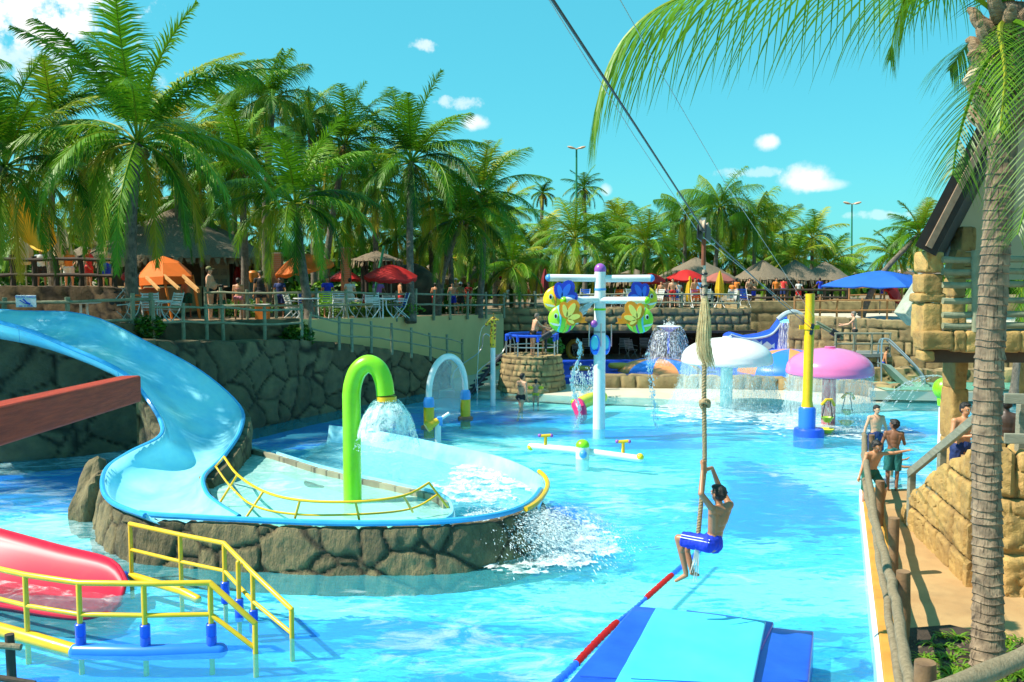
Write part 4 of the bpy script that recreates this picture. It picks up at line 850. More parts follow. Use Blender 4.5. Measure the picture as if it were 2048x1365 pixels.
for k in range(7):
    s_ = Vector((.0, .05 * (k - 3), 0)); rows = [[mid + (a0 - mid) * math.cos(math.pi * i / 20) * (1 - g * .45) * .92 + s_ + Vector((0, 0, (ha + (top.z - ha) * math.sin(math.pi * i / 20) ** .9) * (1 - g) + .02 * g)) for i in range(21)] for g in (.03, .3, .6, 1)]
    if k % 3 == 0: grid(mb, rows)
droplets(mb, 900, lambda r_: ((lambda th, g: (mid + (a0 - mid) * math.cos(th) * (1 - g * .6) * .9 + Vector((0, r_.gauss(0, .12), (ha + (top.z - ha) * math.sin(th)) * (1 - g)))))(r_.uniform(.1, 3.04), r_.random() ** .8), (0, 0, -1)), rnd, .006, .014)
single('water_mist', mb, spraymat('mist', .16, (6, 6, 3), .35, .7), 'fine mist filling the white spray arch', None, mid, kind='stuff')
# ---- small water cannon on post
b = G(876, 886, 0); t = Thing('water_cannon', 'small yellow and white water cannon on a short post in front of the mist arch', 'water cannon', b)
mb = MB(); lathe(mb, [(.085, -.4), (.085, .55)], b, 14); t.part('post', mb, M_white)
mb = MB(); tube(mb, [b + Vector((-.22, -.1, .48)), b + Vector((.0, 0, .60))], .10, 14); tube(mb, [b + Vector((-.30, -.13, .44)), b + Vector((-.2, -.09, .5))], .14, 16); t.part('barrel', mb, M_yellow)
mb = MB(); tube(mb, [b + Vector((.02, 0, .62)), b + Vector((.30, .1, .80))], .045, 10); t.part('handle', mb, M_white)
mb = MB(); box(mb, b + Vector((.05, 0, .60)), (.15, .15, .24)); t.part('bracket', mb, M_blue_l, bevel=.02)
# ---- giraffe spout
b = G(986, 812, 0); Yg = b.y; t = Thing('giraffe_fountain', 'white pole topped by a yellow spotted giraffe neck and head spouting water', 'fountain', b)
mb = MB(); lathe(mb, [(.09, -.5), (.085, A(986, 690, Yg).z)], b, 16); t.part('pole', mb, M_white)
M_gir = nm('giraffe_hide'); m_, N_, L_ = M_gir; o_ = N_.new('ShaderNodeOutputMaterial'); p_ = N_.new('ShaderNodeBsdfPrincipled'); L_.new(p_.outputs[0], o_.inputs[0]); p_.inputs['Roughness'].default_value = .4
vn = N_.new('ShaderNodeTexVoronoi'); vn.feature = 'DISTANCE_TO_EDGE'; vn.inputs['Scale'].default_value = 7; tcx = N_.new('ShaderNodeTexCoord'); L_.new(tcx.outputs['Object'], vn.inputs['Vector']); mrx = N_.new('ShaderNodeMapRange'); L_.new(vn.outputs['Distance'], mrx.inputs[0]); mrx.inputs[1].default_value = .14; mrx.inputs[2].default_value = .18
mxx = N_.new('ShaderNodeMix'); mxx.data_type = 'RGBA'; L_.new(mrx.outputs[0], mxx.inputs[0]); mxx.inputs[6].default_value = (.85, .50, .03, 1); mxx.inputs[7].default_value = (.28, .09, .01, 1); L_.new(mxx.outputs[2], p_.inputs['Base Color']); M_gir = m_
mb = MB(); zz = lambda py: A(986, py, Yg).z
tube(mb, [(b.x, b.y, zz(693)), (b.x, b.y, zz(670)), (b.x + .02, b.y, zz(650)), (b.x + .0, b.y, zz(640))], [.10, .105, .10, .10], 14, round_caps=True)
tube(mb, [(b.x + .03, b.y, zz(640)), (b.x - .10, b.y, zz(644)), (b.x - .22, b.y, zz(650))], [.115, .085, .055], 12, round_caps=True)
t.part('head_and_neck', mb, M_gir)
for s_ in (-1, 1):
    mb = MB(); tube(mb, [(b.x + .02, b.y + s_ * .05, zz(638)), (b.x + .03, b.y + s_ * .06, zz(629))], .015, 8); ball(mb, (b.x + .03, b.y + s_ * .06, zz(628)), .026, 8, 6); t.part('horn', mb, M_dry)
    mb = MB(); ball(mb, (b.x + .13, b.y + s_ * .10, zz(640)), (.09, .03, .04), 10, 6); t.part('ear', mb, M_gir)
    mb = MB(); ball(mb, (b.x - .06, b.y + s_ * .09, zz(642)), .02, 8, 6); t.part('eye', mb, M_eye)
mb = MB(); st = Vector((b.x - .25, b.y, zz(651))); tube(mb, [st + Vector((-.55 * (1 - math.exp(-i / 4)) * .6, 0, -.028 * i * i)) for i in range(11)], .007, 5); single('water_jet', mb, M_drop, 'thin stream of water falling from the giraffe mouth', None, st, kind='stuff')
# ---- round stone tower with blue railing
c = G(1065, 788, 0) + Vector((0, 1.1, 0)); t = Thing('stone_tower', 'round brown brick stone tower with a blue and steel railing around its top', 'stone tower', c)
tw = A(1065, 716, c.y - .9).z
mb = relief_wall([(c.x + (1.12) * math.cos(a), c.y + 1.12 * math.sin(a)) for a in [math.pi * 2 * i / 36 for i in range(37)]], -.2, [tw] * 37, 'brick', .42, .06, .05, .5, seed=3, side=1, batter=.22); t.part('wall', mb, M_stoneb)
mb = MB(); lathe(mb, [(1.1, tw - .1), (1.1, tw + .02)], Vector((c.x, c.y, 0)), 32); t.part('floor', mb, M_stoneb)
for i in range(8):
    a = i * math.pi / 4 + .2; p = c + Vector((math.cos(a) * 1.02, math.sin(a) * 1.02, tw)); mb = MB(); tube(mb, [p, p + Vector((0, 0, .78))], .03, 8); t.part('post', mb, M_steel)
    mb = MB(); lathe(mb, [(.055, .60), (.055, .86)], p, 10); t.part('collar', mb, M_blue)
for z_, r_, mm, nme in ((.82, .055, M_blue, 'top_rail'), (.38, .025, M_steel, 'middle_rail')):
    mb = MB(); tube(mb, [c + Vector((math.cos(i * math.pi / 4 + .2) * 1.02, math.sin(i * math.pi / 4 + .2) * 1.02, tw + z_)) for i in range(9)], r_, 8); t.part(nme, mb, mm)
def watergun(px, py, Y, yaw, label):
    b = A(px, py, Y); t = Thing('water_gun', label, 'water gun', b); M = rz(yaw)
    mb = MB(); tube(mb, [b + Vector((0, 0, -.5)), b + Vector((0, 0, .0))], .05, 10); t.part('stand', mb, M_darkmetal)
    mb = MB()
    for k in range(4):
        o_ = M @ Vector((0, (k % 2 - .5) * .10, (k // 2 - .5) * .10)); d_ = M @ Vector((.75, 0, .42)); tube(mb, [b + o_ - d_ * .35, b + o_ + d_], .04, 8)
    t.part('barrels', mb, M_logg)
    mb = MB(); d_ = M @ Vector((.75, 0, .42)); tube(mb, [b - d_ * .2, b + d_ * .25], .13, 12); t.part('breech', mb, M_darkmetal)
# ---- stair handrails beside tower
def handrail(pts_list, label, w=.6, mat_=M_steel, r_=.022, n=2, name='handrail'):
    t = Thing(name, label, 'handrail', pts_list[0][0])
    for P in pts_list: mb = MB(); tube(mb, spline(P, 4), r_, 8); t.part('rail', mb, mat_)
    return t
q = [A(955, 790, 34), A(955, 745, 34), A(1005, 705, 35), A(1012, 675, 35), A(1020, 670, 35), A(1028, 682, 35), A(1030, 715, 35)]
handrail([q, [p + Vector((-.9, .3, 0)) for p in q], [q[0] + Vector((0, 0, -.0)), q[0] + Vector((.01, 0, .4))]], 'steel handrails climbing to the round stone tower')
mb = MB(); aa = A(938, 790, 34.4); bb = A(1000, 712, 35.4)
for i in range(9):
    p = aa.lerp(bb, i / 8); box(mb, p, (.34, .7, .06), rz(-.3))
for s_ in (-.38, .38): tube(mb, [aa + Vector((0, s_, 0)), bb + Vector((0, s_, 0))], .06, 6)
single('stairs', mb, mat('dark_stair', (.05, .05, .07), .7, .3, 4), 'dark metal stairs climbing to the round stone tower', 'stairs', aa)
# ---- little pink and yellow tunnel + jets
b = G(1157, 826, 0); t = Thing('spray_toy', 'low yellow tube with a pink rounded nose beside the white spray post', 'spray toy', b)
mb = MB(); tube(mb, [b + Vector((.0, .1, .26)), b + Vector((.45, 1.0, .30)), b + Vector((.95, 1.9, .25))], .22, 18); t.part('tube', mb, mat('soft_yellow', (.75, .72, .03), .35, .1, 3))
mb = MB(); tube(mb, [b + Vector((-.02, -.02, .27)), b + Vector((.03, -.22, .16)), b + Vector((.08, -.26, -.08))], [.225, .22, .19], 18, round_caps=True); t.part('nose', mb, mat('hot_pink', (.75, .03, .16), .3, .1, 3))
mb = MB(); ball(mb, b + Vector((-.16, .0, .36)), .10, 10, 8); t.part('knob', mb, M_green)
mb = MB(); jb = G(1160, 800, 0)
for i in range(7):
    p0 = jb + Vector((-.2 + i * .16, .5 + .1 * (i % 2), 0)); H_ = 1.0 + .25 * math.sin(i * 1.7)
    def fn(r_, p0=p0, H_=H_):
        f = r_.random(); return p0 + Vector((r_.gauss(0, .03 + .05 * f), r_.gauss(0, .05), H_ * f)), (0, 0, 1)
    droplets(mb, 170, fn, rnd, .008, .02, 2.2)
single('water_jet', mb, M_drop, 'row of upright white jets behind the pink nosed toy', None, jb, kind='stuff')
# ---- white spray post with arms and fish plates
b = G(1198, 857, 0); Yp = b.y; t = Thing('spray_post', 'tall white post with two pairs of arms, a purple cap and coloured rings', 'spray post', b)
zc = lambda py, Y=Yp: A(1198, py, Y).z
mb = MB(); lathe(mb, [(.185, -.5), (.175, 1.5), (.165, zc(540))], b, 26); t.part('post', mb, M_white)
mb = MB(); ball(mb, (b.x, b.y, zc(540)), (.175, .175, .19), 20, 12); t.part('cap', mb, M_purple)
for py, mm in ((579, M_blue_l), (619, M_green), (664, mat('grey_band', (.35, .36, .36), .5, .1, 4))):
    mb = MB(); lathe(mb, [(.172, zc(py) - .03), (.178, zc(py) - .03), (.178, zc(py) + .03), (.172, zc(py) + .03)], (b.x, b.y, 0), 26); t.part('ring', mb, mm)
for (x0, y0, x1, y1, cc) in ((1198, 557, 1098, 556, M_blue_l), (1198, 558, 1302, 557, M_blue_l)):
    mb = MB(); tube(mb, [A(x0, y0, Yp), A(x1, y1, Yp)], .105, 16); ar = t.part('arm', mb, M_white)
    mb = MB(); ball(mb, A(x1, y1, Yp), .11, 14, 8); t.part('arm_cap', mb, cc, parent=ar)
for (x0, y0, x1, y1) in ((1198, 600, 1128, 601), (1198, 601, 1293, 601)):
    mb = MB(); tube(mb, [A(x0, y0, Yp - .05), A(x1, y1, Yp - .55)], .10, 16); ar = t.part('arm', mb, M_white)
    mb = MB(); ball(mb, A(x1, y1, Yp - .55), .105, 14, 8); t.part('arm_cap', mb, M_green, parent=ar)
M_fy = mat('fish_yellow', (.80, .62, .02), .3, .05, 3); M_fo = mat('fish_orange', (.85, .28, .01), .3, .05, 3); M_fb = mat('fish_blue', (.015, .05, .55), .3, .05, 3); M_fb2 = mat('fish_midblue', (.03, .18, .85), .3, .05, 3)
M_fc = mat('fish_cyan', (.15, .65, .80), .3, .05, 3); M_fg = mat('fish_green', (.35, .75, .04), .3, .05, 3); M_fyl = mat('fish_pale', (.90, .75, .15), .3, .05, 3)
def fish(px, py, Y, r, face, body, stripe, wing, wing2, label):
    c = A(px, py, Y); t = Thing('fish_plate', label, 'fish figure', c, 'fish figures hung from the white spray post')
    def disc(cc, rx, ry, y, th, n=28, M=None):
        m_ = MB(); ps = [Vector((cc[0] + rx * math.cos(6.2832 * i / n), y, cc[1] + ry * math.sin(6.2832 * i / n))) for i in range(n)]
        if M: ps = [M @ p for p in ps]
        plate(m_, [p + c for p in ps], (0, -1, 0), th); return m_
    f = face; mb = MB(); ball(mb, c, (r, .16, r * .97), 26, 14)
    t.part('body', mb, body)
    for i, (o_, w_) in enumerate(((.15, .13), (-.30, .12), (-.62, .10))):   # bands wrapped on the body
        mb = MB(); n = 16; rows = []
        for sy in (1,):
            for k in range(n + 1):
                z = -1 + 2 * k / n; rr = math.sqrt(max(0, 1 - z * z * .96)); row = []
                for q in range(5):
                    x = f * (o_ + w_ * (q / 4 - .5) + .25 * z * z); x = max(-.97 * rr, min(.97 * rr, x)); yy = -math.sqrt(max(0, 1 - (x * x + z * z * .96))) * .16 - .006; row.append(c + Vector((x * r, yy, z * r * .97)))
                rows.append(row)
        grid(mb, rows); o = t.part('stripe', mb, stripe[i % len(stripe)]); sm = o.modifiers.new('t', 'SOLIDIFY'); sm.thickness = .008
    ex = f * .48 * r
    mb = disc((ex, .22 * r), .13 * r, .19 * r, -.165, .02); t.part('eye', mb, M_white); mb = disc((ex + f * .02 * r, .20 * r), .08 * r, .13 * r, -.18, .02); t.part('pupil', mb, M_eye)
    mb = MB(); plate(mb, [c + Vector((f * x * r, -.165, z * r)) for x, z in ((.92, -.25), (.7, -.42), (.35, -.5), (.15, -.42), (.4, -.33), (.7, -.28))], (0, -1, 0), .03); t.part('mouth', mb, M_white)
    # butterfly-like fin: lobes fanned round a hub, thick plate
    hub = Vector((-f * .25 * r, -.24, .05 * r)); wm = MB(); wi = MB()
    for a_, L_, W_ in ((78, 1.2, .40), (118, 1.45, .52), (168, 1.15, .46), (212, .7, .3)):
        a_ = R(a_) if f > 0 else math.pi - R(a_); ax = Vector((math.cos(a_), 0, math.sin(a_))); cr = Vector((-ax.z, 0, ax.x))
        plate(wm, [c + hub + ax * (L_ * r * (.5 - .5 * math.cos(th)) if False else L_ * r * .5 * (1 - math.cos(th))) + cr * W_ * r * math.sin(th) for th in [6.2832 * i / 14 for i in range(14)]], (0, -1, 0), .035 + .002 * a_ % .01)
        plate(wi, [c + hub + Vector((0, -.03, 0)) + ax * (.08 * r + L_ * .78 * r * .5 * (1 - math.cos(th))) + cr * W_ * .42 * r * math.sin(th) for th in [6.2832 * i / 12 for i in range(12)]], (0, -1, 0), .016)
    t.part('fin', wm, wing); t.part('fin_pattern', wi, wing2)
    mb = MB(); tl = Vector((-f * 1.25 * r, -.05, -.15 * r)); plate(mb, [c + tl + Vector((-f * x * r, 0, z * r)) for x, z in ((-.4, .08), (0, .2), (.35, .3), (.30, .02), (.5, -.1), (.1, -.15), (-.4, -.1))], (0, -1, 0), .04); t.part('tail', mb, wing)
    return t
fish(1115, 600, Yp - .25, .42, -1, M_fy, (M_fo, M_fyl, M_fo), M_fb, M_fb2, 'yellow fish figure with blue fin, upper left on the spray post')
fish(1125, 638, Yp - .65, .41, -1, M_fg, (M_fc, M_fy, M_purple), M_fo, M_fyl, 'green fish figure with orange fin, lower left on the spray post')
fish(1279, 640, Yp - .65, .40, 1, M_fg, (M_fc, M_purple, M_fy), M_fo, M_fyl, 'green striped fish figure with orange fin, lower right on the spray post')
fish(1289, 598, Yp + .25, .38, 1, M_fy, (M_fo, M_fyl, M_fo), M_fb, M_fb2, 'yellow fish figure with blue fin, upper right on the spray post')
def seatpod(px, Y, label):
    c = A(px, 690, Y); t = Thing('tipping_bucket', label, 'tipping bucket', c, 'blue tipping buckets on the spray post')
    mb = MB(); ball(mb, c, (.15, .17, .30), 18, 12); t.part('shell', mb, M_fb2); mb = MB(); ball(mb, c + Vector((-.01, -.06, .03)), (.12, .13, .24), 16, 10); t.part('face', mb, M_fc)
    mb = MB(); tube(mb, [c + Vector((-.08 + .04 * i, -.19 + .01 * abs(i - 2), -.13 - .03 * (i % 2))) for i in range(5)], .015, 6); t.part('mouth', mb, M_fb)
    for s_ in (-1, 1): mb = MB(); tube(mb, [c + Vector((s_ * .17, 0, -.05)), c + Vector((s_ * .17, 0, .62))], .02, 6); t.part('hanger', mb, M_steel)
seatpod(1190, Yp - .42, 'front blue tipping bucket hung on the white spray post'); seatpod(1211, Yp + .30, 'rear blue tipping bucket half hidden behind the white spray post')
mb = MB(); c = A(1188, 648, Yp - .4); ball(mb, c, .11, 14, 10); tube(mb, [c, c + Vector((.05, .4, .05))], .03, 6); o = t.part('knob', mb, M_purple)
mb = MB(); s0 = A(1185, 603, Yp - .2)
def fn(r_):
    f = r_.random(); return s0.lerp(A(1145, 640, Yp - .6), f) + Vector((r_.gauss(0, .02 + .05 * f), r_.gauss(0, .03), r_.gauss(0, .02 + .06 * f) - .1 * f * f)), (-1, 0, -.6)
droplets(mb, 500, fn, rnd, .01, .022, 2.5)
def fn(r_):
    f = r_.random(); return Vector((A(1150, 700, Yp).x + .12 * math.sin(f * 9) + r_.gauss(0, .03), Yp - .5, .1 + 2.6 * f)), (0, 0, -1)
droplets(mb, 450, fn, rnd, .009, .02, 2.4)
def fn(r_):
    f = r_.random(); return Vector((A(1290 + 20 * (1 - f), 700, Yp).x + r_.gauss(0, .05), Yp - .5, .1 + 2.2 * f)), (0, 0, -1)
droplets(mb, 260, fn, rnd, .008, .018, 2.4)
single('water_jet', mb, M_drop, 'spray shooting out of the arms of the white spray post', None, s0, kind='stuff')
# ---- white bar with water cannons
b0 = G(1062, 905, 0); b1 = G(1280, 926, 0); t = Thing('water_seesaw', 'low white bar with a green domed hub and two yellow water handles', 'water toy', (b0 + b1) / 2)
mb = MB(); tube(mb, [b0 + Vector((0, 0, .16)), (b0 + b1) / 2 + Vector((0, 0, .16)), b1 + Vector((0, 0, .10))], .085, 14, round_caps=True); t.part('bar', mb, M_white)
c = G(1165, 917, 0); mb = MB(); lathe(mb, [(.17, -.3), (.17, .32)], c, 20); t.part('hub', mb, M_white); mb = MB(); ball(mb, c + Vector((0, 0, .32)), (.175, .175, .16), 18, 10); t.part('dome', mb, M_green)
mb = MB(); ball(mb, c + Vector((0, -.2, .14)), .10, 12, 8); t.part('nozzle', mb, M_blue_l)
for px, py in ((1091, 908), (1246, 921)):
    p = G(px, py, 0); mb = MB(); tube(mb, [p + Vector((0, 0, .15)), p + Vector((0, 0, .45))], .045, 10); tube(mb, [p + Vector((-.13, 0, .46)), p + Vector((.13, 0, .48))], .04, 10); hn = t.part('handle', mb, M_yellow)
    for sx_ in (-.15, .15): mb = MB(); ball(mb, p + Vector((sx_, 0, .47)), .05, 10, 6); t.part('grip', mb, M_purple, parent=hn)
for p in (b0, b1): mb = MB(); ball(mb, p + Vector((0, 0, .14)), .095, 12, 8); t.part('end_cap', mb, M_fy)
# ---- mushrooms
def mushroom(px, pyb, zr, zt, rad, mcap, mpole, label, cl, seed, nd=1600, wbase=1.12):
    b = G(px, pyb, 0); t = Thing('mushroom_fountain', label, 'mushroom fountain', b)
    mb = MB(); lathe(mb, [(.21, -.5), (.20, zr + .1)], b, 22); t.part('stem', mb, mpole)
    n = 14; prof = [(.06, zr - .05), (rad * .5, zr - .04), (rad - .05, zr - .02), (rad, zr + .02), (rad + .01, zr + .07), (rad, zr + .13)] + [(rad * .995 * math.cos(math.pi / 2 * i / n) ** .98, zr + .15 + (zt - zr - .13) * math.sin(math.pi / 2 * i / n) ** 1.0) for i in range(n)] + [(.16, zt + .035), (.16, zt + .06), (0.0, zt + .06)]
    mb = MB(); lathe(mb, prof, b, 56); t.part('cap', mb, mcap)
    mb = MB(); rn = random.Random(seed)
    prof = [(rad * (1 + (wbase - 1) * (i / 12) ** 1.6) - .02, zr * (1 - i / 12)) for i in range(13)]; lathe(mb, prof, b, 90); mb.f = mb.f[:-2] if prof[0][0] > 0 else mb.f
    for v in mb.v: d = v - b; d.z = 0; v += d * .02 * noise.noise(v * 3 + Vector((seed, 0, 0)))
    def fn(r_):
        a = r_.uniform(0, 6.283); f = r_.random() ** .7; q = rad * (1 + (wbase - 1 + .05) * f ** 1.6) + r_.gauss(0, .03); return b + Vector((math.cos(a) * q, math.sin(a) * q, zr * (1 - f))), (0, 0, -1)
    droplets(mb, nd, fn, rn, .007, .018, 2.2)
    def fn(r_):
        a = r_.uniform(0, 6.283); q = rad * wbase + r_.gauss(0, .12); return b + Vector((math.cos(a) * q, math.sin(a) * q, abs(r_.gauss(0, .07)))), (0, 0, 1)
    droplets(mb, 900, fn, rn, .010, .028, 1)
    single('water_curtain', mb, M_curt, cl, None, b, kind='stuff')
mushroom(1452, 815, 1.54, 2.38, 1.53, M_white, mat('aqua_stem', (.25, .75, .75), .4, .1, 3), 'wide white mushroom fountain with an aqua stem and a veil of water', 'veil of water falling round the white mushroom cap', 1, 2200, 1.22)
mushroom(1656, 850, 1.56, 2.33, 1.27, M_pink, mat('crimson_stem', (.52, .004, .06), .4, .1, 3), 'pink mushroom fountain with a crimson stem and a veil of water', 'veil of water falling round the pink mushroom cap', 2, 1800, 1.05)
mb = MB(); Yb = G(1337, 745, .35).y; b = Vector((A(1337, 700, Yb).x, Yb, .35)); t = Thing('umbrella_fountain', 'small white dish fountain on a blue pole above the striped dome', 'fountain', b)
lathe(mb, [(.05, .8), (.05, A(1337, 655, Yb).z - .35)], b, 12); t.part('pole', mb, M_blue)
mb = MB(); zt = A(1337, 653, Yb).z; lathe(mb, [(.05, -.25), (.45, -.02), (.5, 0), (.45, .02), (.0, .03)], (b.x, b.y, zt), 28); t.part('dish', mb, M_white)
mb = MB(); lathe(mb, [(.5 + .42 * (i / 10) ** .8, zt - .2 - 1.3 * (i / 10) ** 1.5) for i in range(11)], (b.x, b.y, 0), 50); mb.f = mb.f[:-2]
def fn(r_):
    a = r_.uniform(0, 6.283); f = r_.random(); q = .45 + .6 * f ** .7; return Vector((b.x + math.cos(a) * q, b.y + math.sin(a) * q, zt - 1.6 * f ** 1.3)), (0, 0, -1)
droplets(mb, 1300, fn, rnd, .008, .02, 2.0); droplets(mb, 120, lambda r_: (Vector((b.x + r_.gauss(0, .12), b.y + r_.gauss(0, .12), zt + abs(r_.gauss(0, .12)))), (0, 0, 1)), rnd, .02, .04, 1.2)
single('water_curtain', mb, M_curt2, 'broken strings of water falling from the small white dish fountain', None, b, kind='stuff')
# striped domes
def stripes(name, c1, c2, n):
    m, N, L = nm(name); o = N.new('ShaderNodeOutputMaterial'); p = N.new('ShaderNodeBsdfPrincipled'); L.new(p.outputs[0], o.inputs[0]); p.inputs['Roughness'].default_value = .35
    t = N.new('ShaderNodeTexCoord'); s = N.new('ShaderNodeSeparateXYZ'); L.new(t.outputs['Object'], s.inputs[0]); a = N.new('ShaderNodeMath'); a.operation = 'ARCTAN2'; L.new(s.outputs[1], a.inputs[0]); L.new(s.outputs[0], a.inputs[1])
    q = N.new('ShaderNodeMath'); q.operation = 'MULTIPLY'; L.new(a.outputs[0], q.inputs[0]); q.inputs[1].default_value = n; si = N.new('ShaderNodeMath'); si.operation = 'SINE'; L.new(q.outputs[0], si.inputs[0]); g = N.new('ShaderNodeMath'); g.operation = 'GREATER_THAN'; L.new(si.outputs[0], g.inputs[0]); g.inputs[1].default_value = 0
    mx = N.new('ShaderNodeMix'); mx.data_type = 'RGBA'; L.new(g.outputs[0], mx.inputs[0]); mx.inputs[6].default_value = rgba(c1); mx.inputs[7].default_value = rgba(c2); L.new(mx.outputs[2], p.inputs['Base Color']); return m
M_str = stripes('orange_blue_stripes', (.78, .30, .10), (.03, .20, .75), 5)
for px, py, rp, label in ((1318, 762, 84, 'orange and blue striped dome at the left, under the small dish fountain'), (1578, 748, 105, 'orange and blue striped dome between the white and the pink mushrooms')):
    Yd = 38.6; c = Vector((A(px, py, Yd).x, Yd, .3)); rr = rp * Yd / F; hh = (1.0 if px > 1500 else .62); mb = MB(); lathe(mb, [(rr * math.cos(math.pi / 2 * i / 12), hh * math.sin(math.pi / 2 * i / 12)) for i in range(12)] + [(0, hh)], c, 48)
    single('striped_dome', mb, M_str, label, 'dome', c, 'striped domes in the splash pool')
# whale-tail wave slide, blue with fish silhouettes
Yw = 40.5; pts = [(1448, 672), (1462, 664), (1490, 672), (1520, 668), (1545, 660), (1560, 640), (1585, 630), (1608, 640), (1625, 660), (1640, 680), (1640, 720), (1540, 716), (1500, 700), (1465, 690)]
t = Thing('wave_slide', 'blue wave shaped play boat with pale fish silhouettes on its side', 'play boat', A(1550, 720, Yw))
mb = MB(); plate(mb, [A(x, y, Yw) for x, y in pts], (0, -1, 0), 1.2); t.part('hull', mb, M_blue, bevel=.12)
mb = MB(); tube(mb, spline([A(x, y, Yw - .62) for x, y in ((1462, 670), (1490, 678), (1520, 676), (1545, 668), (1562, 648))], 5), [.05] * 21, 8); t.part('crest', mb, mat('crest_grey', (.45, .55, .6), .5, .3, 5))
mb = MB(); tube(mb, spline([A(x, y, Yw - .3) for x, y in ((1556, 640), (1572, 628), (1590, 625), (1605, 634), (1612, 648))], 5), .12, 8); t.part('crest', mb, mat('crest_grey', (.45, .55, .6), .5, .3, 5))
for fx, fy in ((1535, 692), (1510, 686)):
    mb = MB(); plate(mb, [A(fx + x, fy + y, Yw - .63) for x, y in ((-14, 1), (-6, -5), (-1, -9), (4, -5), (9, -1), (14, -5), (14, 6), (9, 3), (3, 7), (-6, 6))], (0, -1, 0), .03); t.part('fish_mark', mb, mat('pale_blue_mark', (.35, .55, .75), .5, .1, 3))
b = Vector((A(1583, 660, 39.5).x, 39.5, .35)); t = Thing('umbrella_fountain', 'small pale blue dish fountain beside the yellow post', 'fountain', b); mb = MB(); lathe(mb, [(.06, 0), (.06, A(1583, 645, 39.5).z - .35)], b, 10); t.part('pole', mb, M_blue)
mb = MB(); zt = A(1583, 643, 39.5).z; lathe(mb, [(.5, 0), (.5, .03), (.35, .12), (0, .16)], (b.x, b.y, zt - .05), 26); t.part('dish', mb, M_fc)
mb = MB(); lathe(mb, [(.5 + .1 * i / 8, zt - 1.5 * i / 8) for i in range(9)], (b.x, b.y, 0), 40); mb.f = mb.f[:-2]; single('water_curtain', mb, M_curt2, 'strings of water falling from the pale blue dish fountain', None, b, kind='stuff')
mb = MB(); ps = [A(1610, 645, 39.8), A(1640, 655, 39.8), A(1642, 728, 39.8), A(1600, 728, 39.8)]; plate(mb, ps, (0, -1, 0), .5); single('play_panel', mb, M_fc, 'pale blue play panel beside the wave shaped boat', 'panel', ps[3], bevel=.05)
# ---- yellow and blue post with clamp
b = G(1613, 872, 0); Yq = b.y; t = Thing('mast', 'thick yellow post on a blue base holding the zip line cable', 'post', b); zc2 = lambda py: A(1613, py, Yq).z
mb = MB(); lathe(mb, [(.20, -.2), (.14, zc2(820)) if False else (.20, zc2(822)), (.17, zc2(815)), (.135, zc2(800)), (.135, zc2(632)), (.125, zc2(628)), (.125, zc2(588))], b, 24); t.part('tube', mb, M_yellow)
mb = MB(); lathe(mb, [(.235, -.4), (.235, zc2(818)), (.20, zc2(814))], b, 24); t.part('blue_sleeve', mb, M_fb2)
mb = MB(); lathe(mb, [(.42, -.4), (.42, .16), (.39, .22), (.24, .24)], b + Vector((.06, 0, 0)), 28); t.part('base', mb, M_blue)
mb = MB(); lathe(mb, [(.16, -.06), (.16, .06)], Vector((b.x, b.y, zc2(655))), 16); 
for a_ in (0, math.pi / 2): box(mb, (b.x, b.y, zc2(655)), (.55, .08, .12), rz(a_))
t.part('clamp', mb, M_yellow); mb = MB(); tube(mb, [Vector((b.x, b.y - .15, zc2(668))), Vector((b.x, b.y - .3, zc2(648)))], .05, 8); t.part('shackle', mb, M_darkmetal)
CL_ = Vector((b.x, b.y - .16, zc2(656)))
# ---- zip cables
PU = A(1408, 462, 10.5)
def cable(P, r_, label, mm=M_darkmetal): mb = MB(); tube(mb, P, r_, 6); single('cable', mb, mm, label, 'cable', P[0])
cable([CL_, CL_.lerp(PU, .5) + Vector((0, 0, -.04)), PU, A(1270, 250, 6.5), A(1105, 0, 4.1), A(985, -180, 3.2)], .009, 'thick dark zip line cable running up to the left from the pulley')
cable([CL_ + Vector((.05, .05, .1)), A(1400, 470, 11.0), A(1270, 275, 7.4), A(1098, 0, 4.9), A(980, -190, 4.0)], .0035, 'thin wire just beside the thick zip line cable', M_steel)
cable([CL_ + Vector((.1, .1, .3)), A(1450, 366, 13), A(1330, 160, 9), A(1240, 0, 7), A(1130, -190, 5.5)], .0045, 'thin single wire crossing the sky right of the zip line cable', M_steel)
# ---- pulley, rope
t = Thing('pulley', 'wooden and steel zip line pulley with a rusty tube below', 'pulley', PU)
mb = MB(); ax = (CL_ - PU).normalized(); sx = ax.cross(Vector((0, 0, 1))).normalized(); upv = sx.cross(ax)
Mp = Matrix((sx, ax, upv)).transposed()
for s_ in (-1, 1): box(mb, PU + sx * .045 * s_ + Vector((0, 0, -.03)), (.018, .30, .16), Mp)
t.part('cheek', mb, M_darkmetal, bevel=.006)
mb = MB()
for s_ in (-.09, .09): lathe(mb, [(.0, -.03), (.065, -.03), (.045, 0), (.065, .03), (0, .03)], PU + ax * s_ + upv * .05, 18, M=Matrix((upv, ax, sx)).transposed())
t.part('wheel', mb, mat('pale_wheel', (.55, .40, .28), .6, .2, 6))
mb = MB(); box(mb, PU + Vector((-.01, 0, .07)), (.05, .05, .16)); t.part('bracket', mb, M_steel)
mb = MB(); tube(mb, [PU + Vector((0, 0, -.10)), PU + Vector((0, 0, -.40))], .026, 10); t.part('tube', mb, mat('rust', (.25, .07, .03), .8, .4, 10))
Yr = 10.5
RP = [A(1409, 500, Yr), A(1409, 560, Yr), A(1409, 700, Yr), A(1408, 800, Yr), A(1409, 925, Yr + .02), A(1404, 985, Yr + .03), A(1397, 1062, Yr + .04), A(1395, 1085, Yr + .04)]
t = Thing('rope', 'twisted tan rope with a knot and a frayed tassel hanging from the zip line pulley', 'rope', RP[0])
